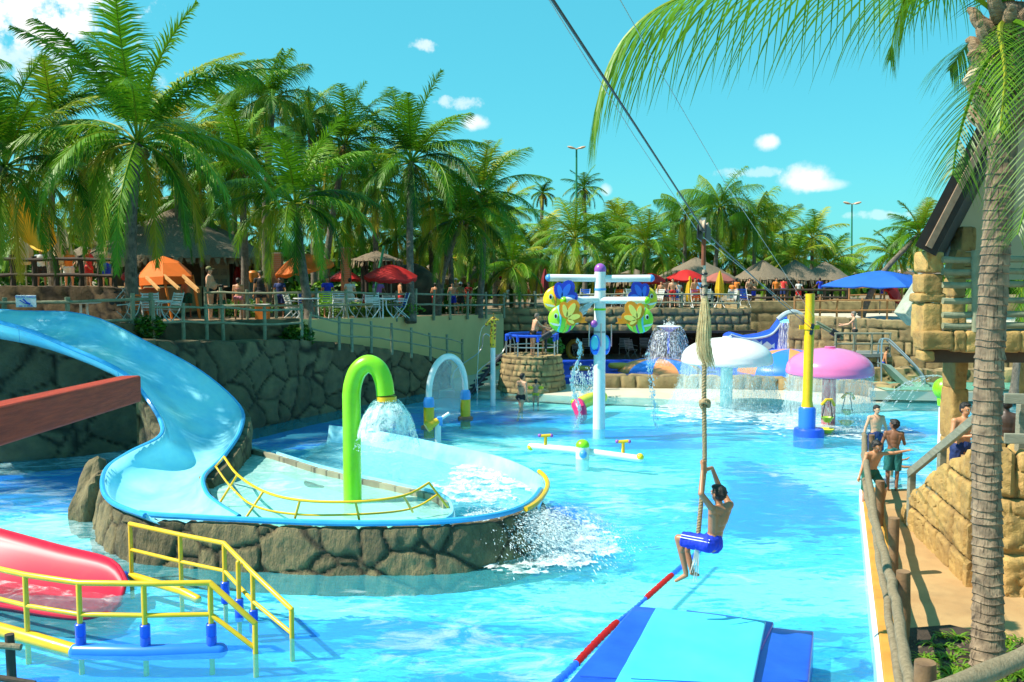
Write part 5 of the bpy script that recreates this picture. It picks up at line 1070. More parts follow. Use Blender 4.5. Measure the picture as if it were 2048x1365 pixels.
path = spline(RP, 16); acc = 0; fr = frames(path)
def twisted(mb, path, r0, rs, pitch, n=3, fn=None):
    dense = []; 
    for i in range(len(path) - 1):
        for k in range(4): dense.append(path[i].lerp(path[i + 1], k / 4))
    dense.append(path[-1]); fr = frames(dense)
    for s_ in range(n):
        acc = 0; out = []
        for i, p in enumerate(dense):
            if i: acc += (p - dense[i - 1]).length
            a = 2 * math.pi * (acc / pitch + s_ / n); out.append(p + (fr[i][1] * math.cos(a) + fr[i][2] * math.sin(a)) * rs)
        tube(mb, out, r0, 6)
mb = MB(); twisted(mb, spline(RP[2:], 22), .0150, .0150, .105); t.part('strands', mb, M_rope)
mb = MB(); tube(mb, [A(1409, 515, Yr), A(1409, 545, Yr)], .016, 8); t.part('hook_rod', mb, M_steel)
mb = MB(); P = spline([A(1409, 540, Yr), A(1408, 560, Yr), A(1410, 575, Yr), A(1409, 592, Yr), A(1410, 605, Yr)], 5); tube(mb, P, [.022, .026, .03, .024, .03, .034, .028, .032, .036, .033, .028, .034, .036, .03, .034, .036, .034, .03, .036, .036, .034][:len(P)], 10); t.part('wrapping', mb, mat('pale_wrap', (.45, .34, .24), .85, .4, 12, bump=.8, bs=30))
for py in (548, 572, 590): mb = MB(); lathe(mb, [(.034, -.012), (.040, 0), (.034, .012)], A(1409, py, Yr), 12); t.part('tape', mb, M_darkmetal)
mb = MB(); rn = random.Random(4)
for i in range(260):
    a = rn.uniform(0, 6.283); q = rn.random() ** .5; x0 = math.cos(a) * q; y0 = math.sin(a) * q; L_ = rn.uniform(.75, 1.0); w1 = rn.uniform(.7, 1.15); P = []
    for k in range(7):
        f = k / 6 * L_; wd = .03 + .045 * math.sin(min(1, f * 1.6) * math.pi * .5) + .015 * f; sway = .055 * f * f * 1.3 + .02 * math.sin(f * 6) - .03 * math.sin(f * 3.1)
        P.append(A(1409, 592 + f * 150, Yr) + Vector((x0 * wd * w1 + sway, y0 * wd * w1, 0)) + Vector((rn.gauss(0, .003), rn.gauss(0, .003), 0)))
    tube(mb, P, [.0035] * 6 + [.0012], 4, caps=False)
t.part('tassel', mb, M_tassel)
kn = A(1409, 808, Yr); mb = MB(); twisted(mb, spline([kn + Vector((x, y, z)) for x, y, z in ((-.03, -.035, -.05), (-.05, -.03, 0), (-.02, -.05, .03), (.04, -.04, .0), (.045, .01, -.035), (0, .045, -.01), (-.045, .02, .02), (-.01, -.045, .05), (.045, -.02, .03), (.05, 0, -.03))], 6), .0115, .011, .08); t.part('knot', mb, M_rope)
ke = A(1394, 1070, Yr - .05); mb = MB()
for i in range(14):
    x = rn.uniform(-.03, .03); tube(mb, spline([ke + Vector((x * .3, 0, -.02)), ke + Vector((x, -.0, -.25)), ke + Vector((x * 1.6 - .03, -.02, -.45 + rn.uniform(-.12, .12)))], 3), .004, 4)
t.part('frayed_end', mb, mat('white_fibre', (.75, .70, .62), .8, .2, 10))
# ---- lane rope
LR = spline([G(x, y, .03) for x, y in ((1402, 1098), (1376, 1122), (1338, 1155), (1308, 1182), (1272, 1214), (1236, 1243), (1205, 1272), (1172, 1306), (1140, 1340), (1104, 1372), (1060, 1410))], 14)
t = Thing('lane_rope', 'floating lane rope of red and blue discs running beside the blue mats', 'lane rope', LR[0])
acc = [0]
for i in range(1, len(LR)): acc.append(acc[-1] + (LR[i] - LR[i - 1]).length)
def at_s(s_):
    for i in range(len(acc) - 1):
        if acc[i + 1] >= s_: f = (s_ - acc[i]) / (acc[i + 1] - acc[i]); return LR[i].lerp(LR[i + 1], f), (LR[i + 1] - LR[i]).normalized()
    return LR[-1], (LR[-1] - LR[-2]).normalized()
py2s = lambda y: min(range(len(LR)), key=lambda i: abs(A(0, 0, 1).z * 0 + (539.5 + (CAMZ - .03) * F / LR[i].y * 1.0) - y))
for y0, y1, mm, rr, nme in ((1085, 1100, M_cloth_red, .036, 'red_floats'), (1100, 1163, M_fb2, .036, 'blue_floats'), (1163, 1213, M_cloth_red, .040, 'red_floats'), (1213, 1262, M_fb2, .026, 'blue_floats'), (1262, 1350, M_cloth_red, .044, 'red_floats'), (1350, 1420, M_fb2, .044, 'blue_floats')):
    s0, s1 = acc[py2s(y0)], acc[py2s(y1)]; mb = MB(); q = s0
    while q < s1:
        p, d = at_s(q); u = d.cross(Vector((0, 0, 1))).normalized(); w = u.cross(d); M = Matrix((u, w, d)).transposed(); j = 1 + .12 * math.sin(q * 53)
        lathe(mb, [(.012, -.014), (rr * j, -.006), (rr * j, .006), (.012, .014)], p, 10, M=M); q += .046
    if mb.v: t.part(nme, mb, mm)
mb = MB(); tube(mb, LR, .012, 5); t.part('line', mb, M_fb)
# ---- mats
def matslab(c4, zt, th, name, mm, label, sag=.0, cat='mat'):
    P = [G(x, y, z) for (x, y), z in zip(c4, zt)]; mb = MB(); n = 12; rows = []
    for i in range(n + 1):
        row = []
        for j in range(n + 1):
            u, v = i / n, j / n; p = P[0].lerp(P[1], v).lerp(P[3].lerp(P[2], v), u); p = p.copy(); p.z += .012 * noise.noise(p * 3) - sag * math.sin(math.pi * u) * .5; row.append(p)
        rows.append(row)
    grid(mb, rows); b_ = len(mb.v); lo = [[p - Vector((0, 0, th)) for p in r_] for r_ in rows]; grid(mb, [r_[::-1] for r_ in lo])
    def strip(a, b): grid(mb, [a, b])
    strip([r_ for r_ in rows[0]][::-1], [r_ for r_ in lo[0]][::-1]); strip(rows[-1], lo[-1]); strip([r_[0] for r_ in rows], [r_[0] for r_ in lo]); strip([r_[-1] for r_ in rows][::-1], [r_[-1] for r_ in lo][::-1])
    m2 = bmesh.new(); me = bpy.data.meshes.new(name); me.from_pydata([tuple(v) for v in mb.v], [], mb.f); m2.from_mesh(me); bmesh.ops.remove_doubles(m2, verts=m2.verts, dist=.0005); bmesh.ops.recalc_face_normals(m2, faces=m2.faces)
    loc = P[0]; bmesh.ops.translate(m2, verts=m2.verts, vec=-loc); m2.to_mesh(me); m2.free(); me.materials.append(mm); o = bpy.data.objects.new(name, me); C.objects.link(o); o.location = loc
    me.polygons.foreach_set('use_smooth', [True] * len(me.polygons)); b = o.modifiers.new('bevel', 'BEVEL'); b.width = .022; b.segments = 3; b.limit_method = 'ANGLE'; b.angle_limit = R(50); tag(o, label, cat, 'floating landing mats below the rope'); return o
M_mat = mat('blue_vinyl', (.010, .065, .52), .30, .25, 1.8, col2=(.02, .11, .62), bump=.12, bs=5, coat=.2); M_matl = mat('cyan_vinyl', (.05, .56, .86), .4, .12, 1.2, bump=.15, bs=4, col2=(.08, .64, .88), dirt=.06)
MA = matslab([(1268, 1211), (1334, 1218), (1208, 1425), (1085, 1425)], [.34, .34, .34, .34], .42, 'landing_mat', M_mat, 'dark blue landing mat at the left of the cyan mat')
MB_ = matslab([(1490, 1250), (1628, 1262), (1612, 1425), (1462, 1425)], [.40, .30, .30, .40], .5, 'landing_mat', M_mat, 'dark blue landing mat at the right of the cyan mat')
MC = matslab([(1312, 1214), (1532, 1242), (1494, 1425), (1196, 1425)], [.42, .47, .47, .40], .06, 'landing_mat', M_matl, 'light cyan landing mat lying across the middle on top')
matslab([(1372, 1218), (1548, 1244), (1522, 1300), (1380, 1300)], [.38, .40, .40, .38], .35, 'landing_mat', M_mat, 'dark blue landing mat mostly hidden under the cyan mat')
for a, b, z_ in (((1160, 1352), (1252, 1358), .352), ((1262, 1358), (1508, 1370), .445), ((1500, 1352), (1614, 1362), .315)):
    mb = MB(); tube(mb, [G(*a, z_), G((a[0] + b[0]) / 2, (a[1] + b[1]) / 2, z_), G(*b, z_)], .006, 6); mp_ = {1160: MA, 1262: MC, 1500: MB_}[a[0]]; build('seam', mb, M_blue, mp_.location, mp_)
# ---- yellow rail on blue pontoon (lower left)
t = Thing('pool_railing', 'near yellow pipe railing with blue collars on a blue tube, lower left', 'railing', G(290, 1300, 0), 'yellow pool railings around the red slide end')
def pr(P, r_, name, mm=M_yellow, k=None): mb = MB(); tube(mb, P, r_, 12, round_caps=True); return t.part(name, mb, mm)
zt = .86; N0 = G(-120, 1112, zt); N1 = G(50, 1150, zt); N2 = G(157, 1166, zt); N3 = G(287, 1168, zt); N4 = G(420, 1166, zt); N5 = G(510, 1247, .38)
pr([N0, N1, N2, N3, N4], .036, 'top_rail'); pr([N4, N5], .036, 'top_rail')
lowr = [G(x, y, .42) for x, y in ((-120, 1170), (50, 1203), (157, 1230), (287, 1229), (420, 1229))]; lowr = [Vector((p.x, p.y, .46)) for p in (N0, N1, N2, N3, N4)]
pr(lowr, .030, 'middle_rail'); pr([lowr[-1], Vector((N5.x, N5.y, .06))], .030, 'middle_rail')
for p in (N1, N2, N3, N4): pr([Vector((p.x, p.y, -.3)), p], .034, 'post')
pr([Vector((N5.x, N5.y, -.4)), N5], .034, 'post')
for p in (N2, N3, N4):
    mb = MB(); lathe(mb, [(.058, .02), (.062, .03), (.062, .18), (.056, .19), (.062, .20), (.062, .34), (.05, .35)], (p.x, p.y, 0), 16); t.part('collar', mb, M_blue)
pr([Vector((N2.x - .05, N2.y - .02, .0)), Vector((N3.x, N3.y - .02, .0)), Vector((N4.x + .1, N4.y, .0))], .095, 'float_tube', mat('blue_float', (.03, .22, .85), .3, .15, 3))
pr([Vector((N0.x, N0.y, .06)), Vector((N1.x, N1.y, .05)), Vector((N2.x - .1, N2.y, .0))], .085, 'base_tube')
t = Thing('pool_railing', 'far yellow pipe railing against the stone plinth, stepping down into the pool', 'railing', G(360, 1160, 0), 'yellow pool railings around the red slide end')
F0 = G(260, 1048, .86); F1 = G(360, 1070, .86); F2 = G(448, 1087, .86); F3 = G(476, 1118, .80); F3.z = .76; F4 = G(505, 1145, .66); F5 = G(583, 1219, .38)
pr([F0, F1, F2, F4, F5], .034, 'top_rail'); lw = [Vector((p.x, p.y, p.z - .40)) for p in (F0, F1, F2, F4)] + [Vector((F5.x, F5.y, .06))]; pr(lw, .028, 'middle_rail')
for p in (F0, F1, F2, F3, F4, F5): pr([Vector((p.x, p.y, -.35)), Vector((p.x, p.y, p.z - .01))], .032, 'post')
for p, zz_ in ((F2, .30), (F3, .24), (F4, .14)):
    mb = MB(); lathe(mb, [(.055, zz_ - .30), (.060, zz_ - .29), (.060, zz_ - .15), (.054, zz_ - .14), (.060, zz_ - .13), (.060, zz_), (.05, zz_ + .01)], (p.x, p.y, 0), 14); t.part('collar', mb, M_blue)
pr([Vector((F0.x, F0.y, .05)), Vector((F1.x, F1.y, .02)), Vector((F1.x + .3, F1.y - .2, -.03))], .06, 'base_tube')
mb = MB(); c4 = [Vector((F0.x - .05, F0.y, -.0)), Vector((F1.x + .6, F1.y - .5, -.0)), Vector((N4.x + .25, N4.y, -.0)), Vector((N2.x, N2.y, .0))]
tube(mb, [c4[0] + Vector((-.12, .1, 0)), c4[0] + Vector((-.2, -.35, -.03))], .09, 14, round_caps=True); single('float_tube', mb, M_blue, 'blue float tube between the two yellow railings at the slide end', 'float', c4[0])
# ---- red timber beam, foreground left
e1 = A(262, 778, 4.9); e0_ = A(-330, 932, 2.35); ax = (e1 - e0_).normalized(); sd_ = ax.cross(Vector((0, 0, 1))).normalized(); up_ = sd_.cross(ax); L_ = (e1 - e0_).length
mb = MB(); n = 40; rows = []
M = Matrix((ax, sd_, up_)).transposed(); box(mb, (e0_ + e1) / 2, (L_, .11, .145), M)
o = single('timber_beam', mb, M_beam, 'thick reddish brown timber beam jutting in from the left edge', 'beam', e1, smooth=False); b = o.modifiers.new('bevel', 'BEVEL'); b.width = .012; b.segments = 3
o.data.transform(M.to_4x4().inverted()); o.rotation_euler = M.to_euler()
# ---- dark wooden posts lower left
t = Thing('wooden_post', 'dark wet wooden post with a short cross rail at the lower left corner', 'post', G(30, 1380, 0))
p = G(24, 1345, .1); mb = MB(); tube(mb, [Vector((p.x, p.y, -.5)), Vector((p.x - .01, p.y, G(24, 1262, 0).z + .55))], .052, 12); t.part('post', mb, M_logdark)
h1 = A(42, 1295, p.y - .05); mb = MB(); tube(mb, [h1, A(-60, 1286, p.y - .05)], .038, 10); t.part('cross_rail', mb, M_log)
mb = MB(); tube(mb, [A(-40, 1350, p.y - .3), A(70, 1368, p.y - .3)], .035, 10); t.part('cross_rail', mb, M_logdark)
# ---- splash
mb = MB(); rn = random.Random(9); so_ = G(1000, 1045, .45)
def fn(r_):
    f = r_.random(); th = r_.gauss(-.45, .30); d = Vector((math.cos(th), math.sin(th), 0)); st = so_ + Vector((r_.uniform(-.75, .35), r_.uniform(-.05, .05), 0)); return st + d * f * r_.uniform(.5, 2.4) + Vector((0, 0, .18 * math.sin(f * 2.6) * r_.random() * 2.2 - .40 * f * f + r_.gauss(0, .04))), (d.x, d.y, .3 - f)
droplets(mb, 13000, fn, rn, .002, .0065, 3.6)
def fn(r_):
    c = G(1090, 1085, 0); return c + Vector((r_.gauss(0, .55), r_.gauss(-.05, .38), abs(r_.gauss(0, .05)))), (r_.gauss(0, 1), r_.gauss(0, 1), .5)
droplets(mb, 7000, fn, rn, .002, .007, 1.8)
single('splash', mb, M_drop, 'white spray of water leaping over the front of the basin', None, so_, kind='stuff')
mb = MB()
for q in range(5):
    rows = []
    for i in range(26):
        s_ = -1.0 + 1.5 * i / 25; row = []
        for j in range(16):
            f = j / 15; th = -.75 + .5 * i / 25 + .12 * q; rr_ = f * (.55 + .28 * q) * (1 + .5 * noise.noise(Vector((i * .35, q * 3, 0)))); row.append(so_ + Vector((s_ + math.cos(th) * rr_, math.sin(th) * rr_ + .05 * noise.noise(Vector((i * .4, j * .4, q))), (.16 + .05 * q) * math.sin(f * 2.4) - .42 * f * f + .05 * noise.noise(Vector((i * .6, j * .5, q + 9))))))
        rows.append(row)
    grid(mb, rows)
single('splash_sheets', mb, spraymat('splash_sheet', .85, (14, 14, 14), .50, .68, (.90, .97, .98), .0), 'thin torn sheets of water pouring over the front rim of the basin', None, so_, kind='stuff')
M_foam = spraymat('white_foam', .92, (3.2, 4.5, 4.5), .40, .60, (.88, .97, .97), .02)
def foampatch(pts, z, label, seed, h=.05):
    """churned white water: a low lumpy skin, thin and torn"""
    P = [G(x, y, z) for x, y in pts]; x0, x1 = min(p.x for p in P), max(p.x for p in P); y0, y1 = min(p.y for p in P), max(p.y for p in P); cx_, cy_ = (x0 + x1) / 2, (y0 + y1) / 2; mb = MB(); nx, ny = 110, 80; rows = []; keep = {}
    for i in range(ny + 1):
        row = []
        for j in range(nx + 1):
            x = x0 + (x1 - x0) * j / nx; y = y0 + (y1 - y0) * i / ny; d = ((x - cx_) / (x1 - x0) * 2) ** 2 + ((y - cy_) / (y1 - y0) * 2) ** 2
            v = noise.fractal(Vector((x * 1.8, y * 1.8, seed)), .6, 2, 6); keep[i * (nx + 1) + j] = (1 - d) + v * .9 > .12; row.append(Vector((x, y, z + .012 + abs(v) * h * max(0, 1.2 - d))))
        rows.append(row)
    grid(mb, rows); mb.f = [f for f in mb.f if all(keep[q] for q in f)]; mb.mi = [0] * len(mb.f); single('foam', face_up(mb), M_foam, label, None, P[0], kind='stuff')
foampatch([(880, 1035), (1230, 1045), (1215, 1150), (910, 1150)], .02, 'churned white foam where the spray hits the pool', 2, .10)
foampatch([(880, 925), (1060, 945), (1060, 1015), (895, 1000)], .46, 'white water rushing round the trough bend', 7, .08)
foampatch([(1330, 805), (1570, 805), (1590, 850), (1310, 850)], .02, 'foam ring under the white mushroom veil', 9, .03)
foampatch([(1565, 830), (1750, 830), (1760, 880), (1555, 880)], .02, 'foam ring under the pink mushroom veil', 11, .03)
# ================================================================ RIGHT SIDE: walkway fence, stairs, carved walls, palm
def log(mb, P, r0, n=10, seed=0, wob=.02, k=6):
    P = spline(P, k); tube(mb, [p + Vector((noise.noise(p * 2.1 + Vector((seed, 0, 0))), noise.noise(p * 2.1 + Vector((0, seed, 0))), noise.noise(p * 2.1 + Vector((0, 3, seed))))) * wob for p in P], [r0 * (1 + .16 * noise.noise(p * 3 + Vector((seed, 2, 0)))) for p in P], n)
t = Thing('log_fence', 'crooked log fence with two rails along the orange coping of the walkway', 'fence', G(1760, 1100, .18))
posts = [(1741, 870, 952, .052), (1757, 962, 1055, .06), (1784, 1036, 1150, .062), (1801, 1143, 1300, .066), (1842, 1325, 1560, .072)]
rails = []
for px, y0, y1, r_ in posts:
    b = G(px, y1, .17); ztop = CAMZ - (y0 - 539.5) * b.y / F * 1.0; d = A(px, y0, b.y); mb = MB(); log(mb, [Vector((b.x, b.y, .1)), Vector((b.x + .01, b.y, d.z * .5)), Vector((b.x, b.y, d.z))], r_ * 1.25, 12, px, .006)
    t.part('post', mb, mat('brown_post', (.26, .15, .07), .8, .4, 5, bump=.5, bs=14, col2=(.13, .07, .035)))
def railpts(L_, h): return [G(x, y, h) for x, y in L_]
for k, (L_, h, r_) in enumerate((([(1728, 868), (1730, 915), (1742, 985), (1756, 1060), (1777, 1140), (1794, 1215), (1806, 1290), (1818, 1372), (1840, 1480)], 1.0, .058), ([(1727, 905), (1732, 975), (1746, 1040), (1757, 1105), (1769, 1180), (1781, 1250), (1793, 1320), (1806, 1390)], .62, .05))):
    P = railpts(L_, h); mb = MB(); log(mb, P, r_, 12, k * 7 + 1, .035); t.part('rail', mb, M_log)
t = Thing('log_fence', 'thick grey log lying across the planting bed at the lower right corner', 'fence', A(2000, 1345, 7.6)); mb = MB(); log(mb, [A(1850, 1392, 7.3), A(1960, 1352, 7.6), A(2060, 1308, 7.9), A(2200, 1250, 8.3)], .085, 14, 3, .02); t.part('rail', mb, M_log)
mb = MB(); log(mb, [A(2140, 1275, 8.1), A(2140, 1700, 8.1)], .08, 12, 5, .01); t.part('post', mb, M_log)
# planting tufts
mb = MB(); hue = []; rn = random.Random(21)
def tuft(c, n, L_):
    for i in range(n):
        a = rn.uniform(0, 6.283); l = L_ * rn.uniform(.6, 1.2); d = Vector((math.cos(a), math.sin(a), rn.uniform(.8, 2.0))).normalized(); p = c + Vector((rn.gauss(0, .03), rn.gauss(0, .03), 0)); w = Vector((-math.sin(a), math.cos(a), 0)) * rn.uniform(.007, .014); v = []
        for k in range(5):
            f = k / 4; v += [p - w * (1 - f ** 2), p + w * (1 - f ** 2)]; d = (d + Vector((0, 0, -.42))).normalized(); p = p + d * l / 4
        h_ = rn.uniform(0, .7); mb.add(v, [(2 * k, 2 * k + 1, 2 * k + 3, 2 * k + 2) for k in range(4)]); hue.extend([h_] * 10)
for i in range(85):
    px, py = rn.uniform(1835, 2060), rn.uniform(1272, 1400)
    if px < 1835 + (1300 - py) * .2: continue
    tuft(G(px, py, .235), rn.randint(10, 18), rn.uniform(.14, .26))
mb.at['hue'] = hue; single('ground_cover', mb, M_grass, 'green strap leaved plants in the dark bed at the foot of the palm', None, G(1900, 1320, .23), kind='stuff')
mb = MB()
for i in range(420):
    c = G(rn.uniform(1820, 2100), rn.uniform(1270, 1400), .235); ball(mb, c, (rn.uniform(.01, .035), rn.uniform(.01, .035), rn.uniform(.005, .02)), 6, 4, M=rz(rn.uniform(0, 3)))
single('leaf_litter', mb, mat('litter', (.22, .15, .09), .9, .6, 5, col2=(.05, .035, .02)), 'brown chips and pebbles on the planting bed', None, G(1900, 1320, .23), kind='stuff')
# carved stone stair wall (side face going away) and front face
c0 = G(1812, 1042, .17); c1 = G(1946, 1176, .17)
mb = relief_wall([(c0.x, c0.y), (c0.x * .6 + c1.x * .4, c0.y * .6 + c1.y * .4), (c1.x, c1.y)][::-1], .1, [2.18, 1.25, .42], 'carved', .62, .10, .035, .35, seed=15, side=-1, capz=.22)
single('stair_wall', mb, M_stoney, 'ochre carved stone wall climbing in ragged steps beside the walkway stairs', 'wall', c0)
c2 = G(2010, 1190, .17); mb = relief_wall([(c1.x + .02, c1.y - .02), (c2.x, c2.y), (9.5, c2.y - .3)], .1, [2.16, 2.12, 2.1], 'carved', .85, .11, .032, .9, seed=22, capz=.05)
single('carved_wall', mb, M_stoney, 'ochre carved stone wall behind the foreground palm trunk', 'wall', c1)
mb = MB(); rows = []
for i in range(8): z0 = .35 + i * .22; f = i / 8; box(mb, (c0.x + .75 - .55 * f * .6, c0.y + .3 - 3.2 * f, z0 / 2 + .1), (1.0, .46, z0))
single('stairs', mb, M_conc, 'concrete stairs climbing behind the carved stair wall', 'stairs', (c0.x + .8, c0.y, .17), smooth=False)
# plank handrails
def plank(P0, P1, w, h): 
    m_ = MB(); ax = (P1 - P0); L_ = ax.length; ax.normalize(); s_ = ax.cross(Vector((0, 0, 1))).normalized(); u_ = s_.cross(ax); box(m_, (P0 + P1) / 2, (L_, w, h), Matrix((ax, s_, u_)).transposed()); return m_
t = Thing('stair_railing', 'weathered grey plank railing sloping up beside the stair wall', 'railing', c0)
r0, r1 = A(1818, 948, 15.6), A(1965, 826, 12.6); t.part('top_rail', plank(r0, r1, .07, .14), M_plank, bevel=.008)
q0, q1 = A(1818, 1003, 15.6), A(1965, 905, 12.6); t.part('middle_rail', plank(q0, q1, .06, .13), M_plank, bevel=.008)
for f, yb in ((.04, 1045), (.50, 985)):
    p = r0.lerp(r1, f); b = Vector((p.x + .04, p.y + .07, .17 + f * .9)); mb = MB(); box(mb, (b.x, b.y, (b.z + p.z) / 2), (.11, .11, p.z - b.z)); t.part('post', mb, M_plank, bevel=.008)
t = Thing('stair_railing', 'grey plank railing with two level rails at the right edge behind the palm', 'railing', A(2030, 920, 12.2))
for py in (797, 877): t.part('rail', plank(A(2008, py, 12.3), A(2120, py + 3, 12.1), .06, .14), M_plank, bevel=.008)
mb = MB(); a_ = A(2042, 860, 12.4); box(mb, (a_.x, a_.y, 2.4), (.11, .11, .9)); t.part('post', mb, M_plank, bevel=.008)
# ---- stone lookout building
Yb = 17.0
t = Thing('lookout_hut', 'ochre stone lookout with log railings and a steep dark roof at the right', 'building', A(1900, 950, Yb))
def blockpillar(blocks, Y, dy, name='pillar'):
    mb = MB()
    for i, (x0, y0, x1, y1) in enumerate(blocks):
        a = A(x0, y1, Y); b = A(x1, y0, Y); sx, sz = b.x - a.x, b.z - a.z; b0 = len(mb.v); n = 9; c_ = Vector(((a.x + b.x) / 2, Y + dy / 2, (a.z + b.z) / 2)); g_ = bmesh.new(); bmesh.ops.create_cube(g_, size=1); bmesh.ops.subdivide_edges(g_, edges=g_.edges, cuts=n, use_grid_fill=True); vs = []; J = []
        for v in g_.verts:
            p = Vector((v.co.x * sx, v.co.y * dy, v.co.z * sz)); e = sorted([sx / 2 - abs(p.x), dy / 2 - abs(p.y), sz / 2 - abs(p.z)]); rd = .05
            q = Vector([math.copysign(max(0, abs(p[k]) - 0), p[k]) for k in range(3)]); cl = Vector((max(-sx / 2 + rd, min(sx / 2 - rd, p.x)), max(-dy / 2 + rd, min(dy / 2 - rd, p.y)), max(-sz / 2 + rd, min(sz / 2 - rd, p.z)))); dd = q - cl
            if dd.length > rd: q = cl + dd.normalized() * rd
            w = q + c_; g1 = abs(noise.noise(w * 2.4 + Vector((i, 0, 3)))); cr = max(0, 1 - g1 / .035); q += (q.normalized()) * (noise.noise(w * 3) * .03 + noise.noise(w * 9) * .014 - cr * .02); vs.append(q + c_); J.append(cr * .55)
        fs = [tuple(v.index for v in f.verts) for f in g_.faces]; g_.free(); mb.add(vs, fs); mb.at.setdefault('joint', []).extend(J); mb.at.setdefault('cell', []).extend([rn.random()] * len(vs))
    return t.part(name, mb, M_stoney)
blockpillar([(1851, 503, 1892, 546), (1846, 548, 1888, 588), (1850, 586, 1886, 592), (1840, 587, 1894, 606), (1845, 606, 1888, 678)], Yb, .55)
blockpillar([(1922, 453, 1955, 503), (1918, 504, 1955, 534), (1908, 534, 1956, 557), (1906, 557, 1934, 596), (1902, 596, 1934, 632), (1902, 632, 1934, 662)], Yb + 2.4, .5)
blockpillar([(1846, 664, 1910, 701), (1908, 663, 1934, 704), (1932, 663, 1960, 706), (1958, 664, 2010, 706), (2008, 664, 2044, 706), (2042, 664, 2110, 706)], Yb - .15, .5, 'edge_block')
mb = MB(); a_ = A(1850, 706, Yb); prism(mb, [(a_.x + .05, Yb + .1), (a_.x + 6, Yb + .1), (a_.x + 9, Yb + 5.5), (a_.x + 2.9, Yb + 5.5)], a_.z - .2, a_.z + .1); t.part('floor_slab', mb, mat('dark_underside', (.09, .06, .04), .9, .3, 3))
blockpillar([(1846, 702, 1872, 724)], Yb - .1, .4, 'edge_block')
blockpillar([(1908, 722, 1938, 780), (1902, 778, 1940, 880), (1900, 878, 1938, 965)], Yb + 1.2, .55)
blockpillar([(2066, 720, 2100, 880), (2066, 880, 2100, 1000)], Yb + .5, .6)
# log railing on deck
def hlog(x0, x1, py, Y, nm_='rail'): mb = MB(); log(mb, [A(x0, py, Y), A((x0 + x1) / 2, py + 1, Y), A(x1, py, Y)], .062, 10, py * .1, .008); t.part(nm_, mb, M_logg)
for py in (520, 544, 570, 602, 630, 652): hlog(1885, 1948, py, Yb - .05); hlog(1960, 2110, py - 2, Yb - .05)
for px in (1951, 2060): mb = MB(); log(mb, [A(px, 501, Yb - .12), A(px, 664, Yb - .12)], .075, 12, px, .005); t.part('post', mb, M_logg)
mb = MB(); log(mb, [A(1960, 503, Yb + .05), A(1961, 664, Yb + .05)], .06, 12, 2, .005); t.part('post', mb, M_logg)
# steep roof
ra, rb_ = A(1850, 502, Yb - .3), A(2062, 95, Yb - .3); dr = (rb_ - ra); dr.normalize(); nr = Vector((-dr.z, 0, dr.x)); mb = MB()
plate(mb, [ra, rb_, rb_ + Vector((3.6, 6.5, 0)), ra + Vector((3.4, 6.5, 0))], nr, .42); t.part('roof', mb, mat('dark_roof', (.03, .022, .018), .8, .4, 6))
mb = MB(); off_ = nr * -.02; box(mb, (ra + rb_) / 2 + off_ + Vector((0, .02, 0)), ((rb_ - ra).length * .96, .12, .12), Matrix((dr, Vector((0, 1, 0)), nr)).transposed()); t.part('fascia', mb, mat('fascia_wood', (.30, .20, .13), .8, .4, 6))
mb = MB(); plate(mb, [A(1900, 560, Yb + 3.2), A(1906, 470, Yb + 3.2), A(2062, 170, Yb + 3.2), A(2200, 170, Yb + 3.2), A(2200, 560, Yb + 3.2)], (0, -1, 0), .15); t.part('gable_wall', mb, mat('cream_wall', (.56, .47, .29), .85, .12, 1.5))
mb = MB(); plate(mb, [A(1893, 545, Yb + 1.6), A(1908, 500, Yb + 1.6), A(1924, 500, Yb + 1.6), A(1920, 545, Yb + 1.6)], (0, -1, 0), .3); t.part('side_wall', mb, M_stoney)
# ---- green ball fountain on white pole
b = G(1886, 870, 0); t = Thing('ball_fountain', 'lime green ball on a white pole spraying water in front of the stone pillar', 'fountain', b); Yz = 21.0; b = Vector((A(1889, 800, Yz).x, Yz, 0))
t.o.location = b; t.loc = b
mb = MB(); lathe(mb, [(.12, -.5), (.12, A(1889, 812, Yz).z)], b, 18); t.part('pole', mb, M_white); mb = MB(); lathe(mb, [(.125, -.03), (.125, .03)], Vector((b.x, b.y, A(1889, 810, Yz).z)), 18); t.part('band', mb, M_fb2)
zb_ = A(1889, 778, Yz).z; mb = MB(); ball(mb, (b.x, b.y, zb_), (.27, .27, .27), 24, 14); lathe(mb, [(.15, zb_ - .40), (.17, zb_ - .2)], (b.x, b.y, 0), 20); t.part('ball', mb, M_green)
mb = MB()
for k in range(7):
    a_ = math.pi * (.65 + .1 * k); 
    def fn(r_, a_=a_): f = r_.random(); return Vector((b.x + math.cos(a_) * 1.5 * f, b.y + math.sin(a_) * .6 * f, zb_ + .25 + .55 * f - 1.2 * f * f)), (-1, 0, .5 - f)
    droplets(mb, 60, fn, rn, .006, .010, 3)
single('water_jet', mb, M_drop, 'thin jets of water arching from the lime green ball', None, b, kind='stuff')
